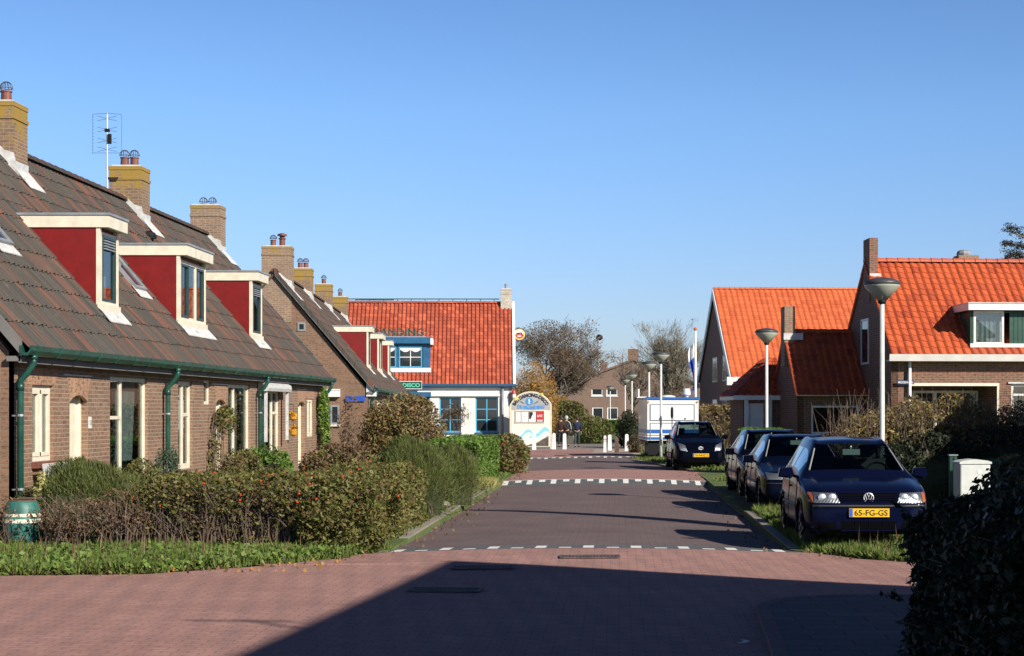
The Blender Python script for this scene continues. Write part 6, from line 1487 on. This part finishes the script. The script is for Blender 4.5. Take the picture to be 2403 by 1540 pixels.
# feathery broom beside it
def broom(label,c,r,n,name='broom_bush',browns=0,group=None):
    o=plant(name,label,'shrub',(c[0],c[1],0),group); 
    # sprigs grow up and outward from the base: thin long leaves
    th=RNG.uniform(0,2*np.pi,n); ph=np.abs(RNG.normal(0,.55,n)); L=RNG.uniform(.55,1.0,n)**.7
    D=np.stack([np.sin(ph)*np.cos(th)*r[0],np.sin(ph)*np.sin(th)*r[1],np.cos(ph)*r[2]],1)
    lump=1+.10*np.sin(th*3)+.07*np.sin(th*7+ph*5)
    P=D*(L*lump)[:,None]; P[:,2]=np.maximum(P[:,2],.05); A=unit(D*np.array([1,1,1.6])+RNG.normal(size=(n,3))*.45)*RNG.uniform(.025,.07,(n,1)); B=unit(np.cross(A,RNG.normal(size=(n,3))))*.005
    obj('sprigs',quads_mesh('sprigs',P,A,B,M['lf_broom']),None,o)
    if browns:
        b=blob(browns,(0,-r[1]*.6,r[2]*.35),(r[0]*1.0,r[1]*.5,r[2]*.42),30,.4); b[:,2]=np.maximum(b[:,2],.04); lv(b,.045,'lf_brown',o,'withered_leaves')
    t=twigs(60 if browns else 14,-r[0]*.6,r[0]*.6,-r[1]*.8 if browns else -r[1]*.3,r[1]*.2,0,r[2]*(.75 if browns else .6),.008,.5,2); obj('stems',t,M['twig'],o,uv=False)
    k=MB(); k.lathe([(r[0]*.55,0),(r[0]*.62,r[2]*.35),(r[0]*.45,r[2]*.65),(r[0]*.12,r[2]*.78)],12); obj('dark_core',k,M['lfcore'],o); return o
M['lfcore']=nmat('bush_inside',(.035,.045,.016),.95)  # dark tone of the solid cores stands for shade inside the bushes
broom('rounded broom bush with bare brown twigs in front, left of the rose hedge',(-7.22,23.0),(1.10,.62,1.04),50000,browns=3500)
# dead looking shrub in front of the barrel and broom
ws_=plant('withered_shrub','half bare brown shrub in front of the barrel at the left edge','shrub',(-7.9,22.0,0))
t=twigs(52,.45,1.7,-.15,.25,0,.72,.008,.5,3); t2=twigs(9,-.35,.2,-.1,.1,0,.7,.006,.3,3); t.add(t2.v,t2.f); obj('stems',t,M['twig'],ws_,uv=False); P=np.concatenate([blob(2200,(1.05,.0,.45),(.75,.25,.22),36,.5),blob(160,(-.1,0,.55),(.3,.15,.2),12,.5)]); lv(P,.04,'lf_brown',ws_)
yl=plant('variegated_shrub','yellow variegated shrub at the left edge beside the downpipe','shrub',(-8.35,22.5,0))
P=np.concatenate([blob(1500,(-.05,0,.60),(.16,.25,.52),22,.35),blob(600,(.65,.35,.80),(.13,.15,.25),12,.35)]); lv(P,.05,'lf_yel',yl); t=twigs(14,-.2,.1,-.1,.2,0,1.0,.006,.2,1); obj('stems',t,M['twig'],yl,uv=False)
# road-side brooms
broom('larger feathery green broom bush, left one of the roadside pair',(PX(955,29),29.3),(.98,1.5,1.22),42000,group='broom bushes by the road')
broom('smaller broom bush leaning over the kerb, right one of the pair',(PX(1062,32.5),32.8),(.62,1.4,1.04),26000,group='broom bushes by the road')
og=plant('ornamental_grass','pale tuft of ornamental grass by the kerb right of the broom','grass tuft',(PX(1138,38.5),38.5,0))
n=700; P=RNG.normal(size=(n,3))*np.array([.12,.15,.0])+np.array([0,0,.18]); A=unit(RNG.normal(size=(n,3))*.6+np.array([.3,0,1]))*.17; B=unit(np.cross(A,RNG.normal(size=(n,3))))*.006; obj('blades',quads_mesh('blades',P,A,B,M['lf_yel']),None,og)
def boxhedge(label,b,n,size,mat,name='clipped_hedge',core='lfcore',rough=.05,round_=.12,mat2=None,n2=0,stems=0):
    c=((b[0]+b[1])/2,b[2],b[4]); o=plant(name,label,'hedge',c); P=hedge(n,*b,rough=rough,round_=round_); lv(local(P,o),size,mat,o)
    if mat2: P=hedge(n2,*b,rough=rough*1.4,round_=round_); lv(local(P,o),size,mat2,o,'withered_leaves')
    k=core_box(*b,inset=rough*1.2+.03); k.v=[(x-c[0],y-c[1],z-c[2]) for x,y,z in k.v]; obj('dark_core',k,M[core],o)
    if stems: t=twigs(stems,b[0]-c[0],b[1]-c[0],0,.1,0,(b[5]-b[4])*1.03,.008,.3,2); obj('stems',t,M['twig'],o,uv=False)
    return o
boxhedge('square clipped bright green hedge between broom and rose hip bush',(-4.55,-3.25,39.5,46.5,-.05,1.14),11000,.085,'lf_green')
def bush(name,label,c,r,n,size,mat,clumps=50,spread=.3,mat2=None,n2=0,stems=20,core=.5,cat='shrub',group=None,berries=0,aspect=.5,shell=.55):
    o=plant(name,label,cat,(c[0],c[1],c[2]),group); P=blob(n,(0,0,r[2]*.95),r,clumps,spread,shell); P[:,2]=np.maximum(P[:,2],.03); lv(P,size,mat,o,aspect=aspect)
    if mat2: P2=blob(n2,(0,0,r[2]*.85),(r[0]*.98,r[1]*.98,r[2]*.9),clumps,spread,shell); P2[:,2]=np.maximum(P2[:,2],.03); lv(P2,size,mat2,o,'withered_leaves',aspect=aspect)
    if stems: t=twigs(stems,-r[0]*.4,r[0]*.4,-r[1]*.5,r[1]*.3,0,r[2]*1.8,.012,.35,3); obj('stems',t,M['twig'],o,uv=False)
    if core: k=MB(); k.lathe([(r[0]*core*.8,0),(r[0]*core*1.15,r[2]*.7),(r[0]*core,r[2]*1.2),(r[0]*core*.3,r[2]*1.5)],12); obj('dark_core',k,M['lfcore'],o)
    if berries:
        m=MB(); Pb=blob(berries,(0,-r[1]*.2,r[2]),(r[0]*1.02,r[1]*1.0,r[2]*.9),clumps,spread)
        for h in Pb: m.lathe([(.005,-.02),(.022,-.01),(.022,.01),(.005,.02)],6,tuple(h))
        obj('rose_hips',m,M['berry'],o)
    return o
bush('rose_bush','rusty rose hip bush at the bend right of the clipped hedge',(PX(1188,50),50.5,-.08),(.62,1.6,.60),7000,.085,'lf_rose',60,.35,'lf_brown',2500,20,.6,berries=25)
bush('large_shrub','large olive brown rounded shrub in front of the white bar',(PX(940,46),46.5,-.05),(1.12,1.1,1.16),12000,.115,'lf_hydr',110,.28,'lf_brown',1500,26,.55,aspect=.35)
bush('low_shrub','rusty brown low shrub before the gable of the far terrace',(PX(800,40),40,0),(.9,.7,.52),6000,.08,'lf_brown',60,.35,'lf_rose',5000,30,.5,berries=20)
bush('evergreen_shrub','glossy bright green round shrub under the third cottage shutter',(PX(612,34.5),34.8,0),(.56,.6,.56),5200,.085,'lf_green',45,.35,'lf_brown',300,10,.6)
bush('dark_shrub','dark leafy shrub left of the glossy green shrub',(PX(556,33.5),33.8,0),(.42,.5,.54),2600,.075,'lf_olive',40,.35,'lf_brown',1300,14,.5)
cf=plant('dwarf_conifer','small blue green dwarf conifer beneath the second downpipe','conifer',(PX(392,29.5),29.5,0))
P=np.concatenate([blob(3000,(0,0,.62),(.22,.25,.62),35,.3),blob(900,(-.15,0,.45),(.2,.2,.4),14,.3)]); P[:,2]=np.maximum(P[:,2],.03); lv(P,.06,'lf_fir',cf,'needles',.25,up=.4); m=MB(); m.tube([(0,0,0),(0,0,1.0)],[.04,.01],6); obj('trunk',m,M['bark'],cf)
bush('dark_evergreen','dark green bushy evergreen between picture window and conifer',(PX(335,27.3),27.3,0),(.36,.4,.52),3200,.06,'lf_olive',40,.35,None,0,8,.55)
# climbers on the cottage wall
cb=plant('climbing_plant','bare stemmed climber with green top around the second cottage door','climber',(-8.15,34.4,0))
m=MB()
for k in range(7):
    y=-.5+.25*k*.6; m.tube([(.05,y,0),(.07,y+.06,.8),(.06,y-.03,1.4),(.12,y+.25*math.sin(k),1.9)],[.016,.013,.010,.006],5,cap=False)
obj('stems',m,M['twig'],cb); P=np.concatenate([blob(900,(.16,.25,1.62),(.16,.62,.28),24,.4),blob(320,(.1,-.35,.75),(.12,.3,.6),16,.4)]); lv(P,.07,'lf_rose',cb)
iv=plant('ivy','bright green ivy column at the far end of the near terrace','climber',(-8.1,46.25,0))
P=np.concatenate([blob(1500,(.08,0,1.55),(.14,.33,.85),30,.35),blob(900,(.1,.15,.8),(.15,.36,.7),20,.35)]); lv(P,.085,'lf_ivy',iv); m=MB(); m.tube([(0,0,0),(.02,.05,1),(.02,0,2.2)],[.03,.02,.008],6); obj('stems',m,M['twig'],iv)
cr_=plant('climbing_rose','reddish brown climber between ivy and the far terrace gable','climber',(-8.0,49.5,0))
P=blob(900,(.2,0,1.45),(.35,.5,.75),26,.4); lv(P,.07,'lf_brown',cr_); t=twigs(12,-.1,.4,-.3,.3,0,2.0,.008,.3,2); obj('stems',t,M['twig'],cr_)
yt=plant('young_tree','thin young tree with few brown leaves before the white bar','tree',(PX(1072,62),62,-.14))
m=MB(); ends=[]; branch_tree(m,(0,0,0),.75,.030,.45,4,11,kids=2,ends=ends,sides=4,up=.5); obj('branches',m,M['twig'],yt); E=np.array(ends); P=E[RNG.integers(0,len(E),620)]+RNG.normal(size=(620,3))*.10; lv(P,.085,'lf_ruddy',yt,aspect=.35)
# right side: long golden hedge, lower leaves coloured dark in place of shade
RH=plant('long_hedge','long loose hedge on the right with golden lit top and lower leaves painted dark as shade','hedge',(6.2,35.2,0))
def wav(P,x0,x1,amp=.12): P[:,2]+=amp*np.sin(P[:,0]*2.1)*np.clip(P[:,2]/1.5,0,1)+amp*.6*np.sin(P[:,0]*5.3+1)*np.clip(P[:,2]/1.5,0,1); return P
P=hedge(20000,4.35,9.6,34.4,36.6,0,1.98,rough=.22,round_=.5); P=wav(P,0,1)
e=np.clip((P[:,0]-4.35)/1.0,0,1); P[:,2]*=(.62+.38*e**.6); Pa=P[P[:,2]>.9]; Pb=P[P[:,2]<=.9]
lv(local(Pa,RH),.085,'lf_hedr',RH); lv(local(Pb,RH),.08,'lf_dark',RH,'shaded_leaves')
k=core_box(4.75,9.5,34.7,36.4,0,1.75,.2); k.v=[(x-6.2,y-35.2,z) for x,y,z in k.v]; obj('dark_core',k,M['lfcore'],RH)
t=twigs(330,4.3,9.4,34.3,35.6,0.2,2.0,.007,.25,2); t.v=[(x-6.2,y-35.2,z) for x,y,z in t.v]; obj('stems',t,M['twig'],RH,uv=False)
bush('twiggy_shrub','pale twiggy shrub at the left end of the long right hedge',(PX(1975,34),34.0,0),(.55,.5,.72),4200,.06,'lf_brown',60,.4,'lf_hedr',700,60,.35)
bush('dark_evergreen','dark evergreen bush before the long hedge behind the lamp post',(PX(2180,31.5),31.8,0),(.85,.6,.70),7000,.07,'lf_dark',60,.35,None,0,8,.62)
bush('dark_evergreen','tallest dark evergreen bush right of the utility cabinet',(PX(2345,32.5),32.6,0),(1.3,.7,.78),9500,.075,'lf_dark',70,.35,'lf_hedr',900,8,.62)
bush('rose_bush','small rose bush with red hips behind the green mesh fence',(PX(2372,30.2),30.2,0),(.42,.4,.52),1500,.06,'lf_hedr',30,.4,None,0,18,.35,berries=10)
# near dark bush at bottom right, in the shade
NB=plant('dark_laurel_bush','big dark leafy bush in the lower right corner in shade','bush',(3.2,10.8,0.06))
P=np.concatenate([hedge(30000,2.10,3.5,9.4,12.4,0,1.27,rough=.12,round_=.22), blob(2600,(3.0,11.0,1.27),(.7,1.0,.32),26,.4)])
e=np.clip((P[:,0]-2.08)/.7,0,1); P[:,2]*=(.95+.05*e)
lv(local(P,NB)-np.array([0,0,0]),.062,'lf_dark',NB,aspect=.5); k=core_box(2.25,3.4,9.7,12.2,0,1.18,.1); k.v=[(x-3.2,y-10.8,z-.06) for x,y,z in k.v]; obj('dark_core',k,nmat('bush_core_dark',(.012,.018,.01),.95),NB)
m=MB(); spr=[]
for k in range(26):
    a=random.uniform(-1.2,1.9); z=random.uniform(.15,1.05); p0=Vector((-1.1,a,z)); p1=p0+Vector((-random.uniform(.05,.18),random.uniform(-.1,.1),random.uniform(.0,.12))); m.tube([p0,p1],.003,3,cap=False); spr+=[p0.lerp(p1,f) for f in (.4,.7,1)]
for k in range(16):
    x=random.uniform(-.7,1.6); p0=Vector((x,random.uniform(-.8,1),1.02)); p1=p0+Vector((random.uniform(-.06,.06),0,random.uniform(.06,.16))); m.tube([p0,p1],.003,3,cap=False); spr+=[p0.lerp(p1,f) for f in (.4,.7,1)]
obj('shoots',m,M['twig'],NB)['kind']='stuff'; S_=np.array([tuple(v) for v in spr]*3)+RNG.normal(size=(len(spr)*3,3))*.015; lv(S_,.055,'lf_dark',NB,'shoot_leaves')
# middle right clipped hedges
boxhedge('low dark clipped hedge with sunlit green top behind the parked cars',(3.62,5.0,50.2,52.0,-.1,1.27),6000,.075,'lf_green',rough=.04,round_=.08)
boxhedge('second low clipped hedge glimpsed behind the saloon roofs',(4.6,6.4,46.3,47.0,-.06,1.04),3500,.075,'lf_green',rough=.04,round_=.08)
boxhedge('brown and gold hedge right of the white trailer',(PX(1641,74),PX(1742,74),72.5,75.5,-.2,2.0),9000,.13,'lf_hedr',rough=.12,round_=.2,mat2='lf_brown',n2=5000,stems=50)
gp2=thing('garden_post','dark wooden garden post left of the brown hedge','post',(PX(1762,64),64,-.16),0); m=MB(); m.box(-.07,.07,-.07,.07,0,1.75); obj('post',m,M['black'],gp2); m=MB(); m.box(-.09,.09,-.09,.09,1.75,1.78); obj('cap',m,M['wood'],gp2)
# shrubs at the end of the street
bush('green_shrub','dark green shrub behind the walking people',(PX(1330,112),112,-.3),(1.5,1.2,1.35),6500,.16,'lf_olive',60,.35,'lf_brown',600,10,.55)
bush('green_shrub','green shrub right of the walkers under the white window',(PX(1385,106),106,-.3),(1.35,1.0,.85),6000,.14,'lf_olive',60,.35,'lf_green',2600,10,.55)
boxhedge('far green hedge below the brown house windows',(PX(1395,150),PX(1470,150),150,152,-.3,.85),5000,.20,'lf_green',rough=.12,round_=.2)
bush('dark_shrub','dark shaded shrub left of the white trailer',(PX(1478,95),95,-.3),(.75,.9,1.05),3600,.12,'lf_dark',40,.35,None,0,8,.62)
bush('red_shrub','small reddish brown shrub low beside the trailer',(PX(1492,82),82,-.3),(.42,.5,.45),1300,.09,'lf_ruddy',30,.4,None,0,10,.4)
# trees
M['palebark']=paint('pale_bark',(.30,.26,.20),.9,.3,8)
def tree(name,label,x,Z,h,r0,seed,kids,levels,spread,wind,mat_l,nl,ls,lsp,up=.25,sides=5,L0=None,bark='bark',base=-.3,asp=.5,fine=0,fs=.4,hx=1):
    o=plant(name,label,'tree',(x,Z,base)); m=MB(); ends=[]; branch_tree(m,(0,0,0),L0 or h*.28,r0,spread,levels,seed,wind,kids,ends,sides,up=up)
    E=np.array([tuple(v) for v in ends]); k=h/E[:,2].max(); m.v=[(a*k*hx,b*k*hx,c*k) for a,b,c in m.v]; E=E*k*np.array([hx,hx,1]); obj('branches',m,M[bark],o,uv=False)
    if fine:
        n_=fine; Pt=E[RNG.integers(0,len(E),n_)]+RNG.normal(size=(n_,3))*fs*.5; A=unit(Pt-np.array([0,0,h*.42])+RNG.normal(size=(n_,3))*h*.16)*RNG.uniform(.3,1,(n_,1))*fs*.8; B=unit(np.cross(A,RNG.normal(size=(n_,3))))*.014
        obj('twigs',quads_mesh('twigs',Pt,A,B,M[bark]),None,o)
    if nl:
        P=E[RNG.integers(0,len(E),nl)]+RNG.normal(size=(nl,3))*lsp; lv(P,ls,mat_l,o,aspect=asp)
    return o
tree('windswept_tree','broad wind swept tree with sparse ruddy leaves right of the bar',PX(1285,128),128,8.9,.22,5,3,6,.62,(.35,0),'lf_ruddy',11000,.12,.22,up=.12,L0=2.0,fine=9000,hx=.66)
wt=[o for o in COL.objects if o.name=='windswept_tree'][0]; P=blob(11000,(.1,0,6.85),(2.75,2.4,1.85),110,.34,.35); P=P[P[:,2]>5.4]; lv(P,.12,'lf_ruddy',wt,'crown_leaves',aspect=.4)
tree('bare_tree','pale bare tree with many upright branches behind the white trailer',PX(1560,138),138,9.3,.22,9,3,6,.50,(0,0),'lf_ruddy',300,.16,.15,up=.40,L0=2.0,fine=9500,fs=.5,bark='palebark')
tree('bare_tree','smaller leaning bare tree with rusty leaves before the brown house',PX(1492,128),128,6.6,.15,21,3,5,.55,(-.1,0),'lf_ruddy',900,.13,.2,up=.3,L0=1.7,fine=900)
bush('autumn_willow','tall golden orange willow bush right of the white bar',(PX(1252,108),108,-.3),(1.55,1.6,2.55),13000,.17,'lf_autumn',120,.30,'lf_olive',1500,20,.5,aspect=.22,cat='tree')
bush('autumn_willow','lower orange brown bush below the wind swept tree',(PX(1316,116),116,-.3),(.85,1.1,1.5),6000,.16,'lf_autumn',70,.35,'lf_brown',3000,20,.45,aspect=.25,cat='tree')
bush('bare_thicket','grey brown thicket behind the trailer roof vent',(PX(1592,125),125,-.3),(1.7,1.4,1.75),6500,.13,'lf_brown',90,.45,None,0,90,.4,aspect=.3)
bush('bare_thicket','thin grey brown twigs right of the tall brown chimney',(PX(1535,150),150,-.3),(1.5,1.4,1.9),2500,.15,'lf_ruddy',90,.5,None,0,60,.3,aspect=.3)
cT=plant('conifer','dark wind blown conifer rising behind the orange roof at the right edge','tree',(PX(2418,58),58,-.1))
m=MB(); m.tube([(0,0,0),(-.1,0,5),(.1,0,9)],[.3,.22,.1],8); cl_=[]
for k in range(26):
    z=3.6+k*.165; a=(0 if k%2 else math.pi)+random.uniform(-.6,.6)+math.pi; L_=2.0*(1-.035*k)*random.uniform(.7,1.15) if k<20 else .9
    p=[Vector((0,0,z)),Vector((math.cos(a)*L_*.5,math.sin(a)*L_*.4,z+.15)),Vector((math.cos(a)*L_,math.sin(a)*L_*.6,z+.05+.45*random.random()))]; m.tube(p,[.05,.03,.01],5,cap=False)
    for f in range(16): t_=random.uniform(.25,1.05); q=p[0].lerp(p[2],t_)+Vector((0,0,.12*math.sin(t_*3)))+Vector((random.gauss(0,.10),random.gauss(0,.15),random.gauss(0,.07))); cl_.append(tuple(q))
obj('branches',m,M['bark'],cT); C_=np.array(cl_); P=C_[RNG.integers(0,len(C_),20000)]+RNG.normal(size=(20000,3))*np.array([.075,.10,.04]); lv(P,.085,'lf_conif',cT,'sprays',.25)
cS=plant('conifer','slim pointed conifer right of the frame that casts a long thin shadow','tree',(6.75,23.7,0))
m=MB(); m.tube([(0,0,0),(0,0,7.6)],[.12,.02],8); obj('trunk',m,M['bark'],cS)
z=RNG.uniform(.6,7.7,9000); a=RNG.uniform(0,6.283,9000); rr=(7.8-z)/7.2*.55*RNG.uniform(.6,1.05,9000); lv(np.stack([rr*np.cos(a),rr*np.sin(a),z],1),.22,'lf_conif',cS,'sprays',.4)

# ------------------------------------------------------------------ grass
def grass(name,label,pts,h,mat='grass',w=.012,lean=.5):
    n=len(pts); P=pts.copy(); q=P; cl=.55+.45*(np.sin(q[:,0]*4.3+np.sin(q[:,1]*3.1)*2)*np.sin(q[:,1]*5.2+q[:,0]*1.7)); hh=h*RNG.uniform(.4,1.3,(n,1))*(.55+.85*cl[:,None]); d=RNG.normal(size=(n,3)); d[:,2]=0; up=np.array([0,0,1.])
    A=unit(d*lean*RNG.uniform(0,1,(n,1))+up)*hh*.5; P=P+A*.9; B=unit(np.cross(A,RNG.normal(size=(n,3))))*w*RNG.uniform(.6,1.5,(n,1))
    o=obj(name,quads_mesh(name,P,A,B,M[mat]),None); o['label']=label; o['category']='grass'; o['kind']='stuff'; return o
def zone(n,fx,zr):
    out=[]
    Z=RNG.uniform(zr[0],zr[1],n); U=RNG.uniform(0,1,n)
    for z_,u in zip(Z,U):
        a,b=fx(z_)
        if b>a: out.append((a+(b-a)*u,z_+.05*math.sin(u*97),gv(z_)))
    return np.array(out)
def leftzone(z_): return (-8.6, lerp(XL,z_)+.10*math.sin(z_*9)+random.uniform(-.12,.05))
P=zone(60000,leftzone,(18.95,22.4)); 
dens=(np.sin(P[:,0]*3.1)+np.sin(P[:,1]*4.7+P[:,0])+RNG.normal(size=len(P))*.6); P=P[dens>-.75]; grass('verge_grass','rough bright green grass strip in front of the left hedge',P,.13,w=.010,lean=1.2)
P=zone(16000,leftzone,(18.95,22.4)); o=obj('verge_weeds',leaves(P+np.array([0,0,.07])+RNG.normal(size=P.shape)*np.array([0,0,.03]),.06,M['lf_weed'],'verge_weeds',.7,up=.3),None); o['kind']='stuff'; o['label']='small broad leaved weeds among the left verge grass'; o['category']='weeds'
P=zone(5000,lambda z_:(lerp(XL,z_)-.9,lerp(XL,z_)-.10),(22.5,56)); grass('verge_grass','grass and weeds along the left kerb',P,.12,w=.012)
P=zone(60000,lambda z_:(max(lerp(XR,z_)+.16,2.3) if z_>22 else lerp(XR,z_)+.02, 5.2),(20.3,31.1)); grass('verge_grass','long green grass of the right verge under the blue hatchback',P,.12,w=.010,lean=1.0)
P=zone(9000,lambda z_:(lerp(XR,z_)+.16,5.5),(43.6,50.5)); P=P[P[:,0]>2.5+(P[:,1]-44.3)*.16]; grass('verge_grass','short green grass beside the far speed table',P,.10,w=.015)
P=zone(10000,lambda z_:(lerp(XR,z_)+.16,5.0),(53.4,71)); grass('verge_grass','short green grass around the small black hatchback',P,.10,w=.018)
P=zone(4000,lambda z_:(max(1.0,lerp(XR,z_)+.1),3.2),(71.5,92)); grass('verge_grass','grass in front of and under the white trailer',P,.10,w=.025)
n=260; P=np.stack([RNG.uniform(-6.5,-3.3,n),RNG.uniform(19.2,22.0,n),np.full(n,.012)],1); P[:,0]=np.minimum(P[:,0],-3.4); o=obj('fallen_leaves',leaves(P,.05,M['lf_autumn'],'fallen_leaves',.7,up=.9),None); o['kind']='stuff'; o['label']='fallen brown leaves at the edge of the crossing'; o['category']='leaves'
def stuff(name,me,label,cat): o=obj(name,me,None); o['kind']='stuff'; o['label']=label; o['category']=cat; return o
n=520; zz=RNG.uniform(19,56,n); side=RNG.uniform(0,1,n)<.55; xx=np.array([ (lerp(XL,z)+abs(RNG.normal(0,.22))) if s_ else (lerp(XR,z)-abs(RNG.normal(0,.25))) for z,s_ in zip(zz,side)])
P=np.array([(x,z,rz(x,z)+.012) for x,z in zip(xx,zz) if -8<x<4]); stuff('fallen_leaves',leaves(P,.055,M['lf_brown'],'fallen_leaves',.6,up=.9),'small withered leaves and bits blown along the kerbs','leaves')
# dry seed stalks and taller weeds standing out of both verges
P=zone(420,leftzone,(19.2,22.3)); grass('seed_stalks','thin dry stalks standing above the left verge grass',P,.34,mat='lf_brown',w=.005,lean=.5)
P=zone(260,lambda z_:(lerp(XR,z_)+.2,4.8),(20.6,31)); grass('seed_stalks','thin dry stalks standing above the right verge grass',P,.30,mat='lf_brown',w=.005,lean=.5)
P=zone(5200,leftzone,(18.95,19.9)); stuff('verge_weeds',leaves(P+np.array([0,0,.02])+RNG.normal(size=P.shape)*np.array([.05,.05,.012]),.045,M['lf_olive'],'verge_weeds',.6,up=.6),'low olive weeds at the worn edge of the left verge','weeds')
# rubble stones edging the left bed
st=MB(); 
for i in range(26):
    z_=24.5+i*.62; x=lerp(XL,z_)-.20-random.uniform(0,.15); r_=random.uniform(.06,.13); k=MB(); k.lathe([(r_*.5,0),(r_,r_*.4),(r_*.8,r_*.9),(r_*.2,r_*1.1)],6); rt=Matrix.Rotation(random.uniform(0,3),4,'Z'); st.add([rt@Vector((a*1.3,b,c))+Vector((x,z_,gv(z_)-.01)) for a,b,c in k.v],k.f)
o=obj('edging_stones',st,M['kerb']); o['kind']='stuff'; o['label']='rough stones edging the left flower bed'; o['category']='stones'
print('polys',sum(len(o.data.polygons) for o in bpy.data.objects if o.type=='MESH'))
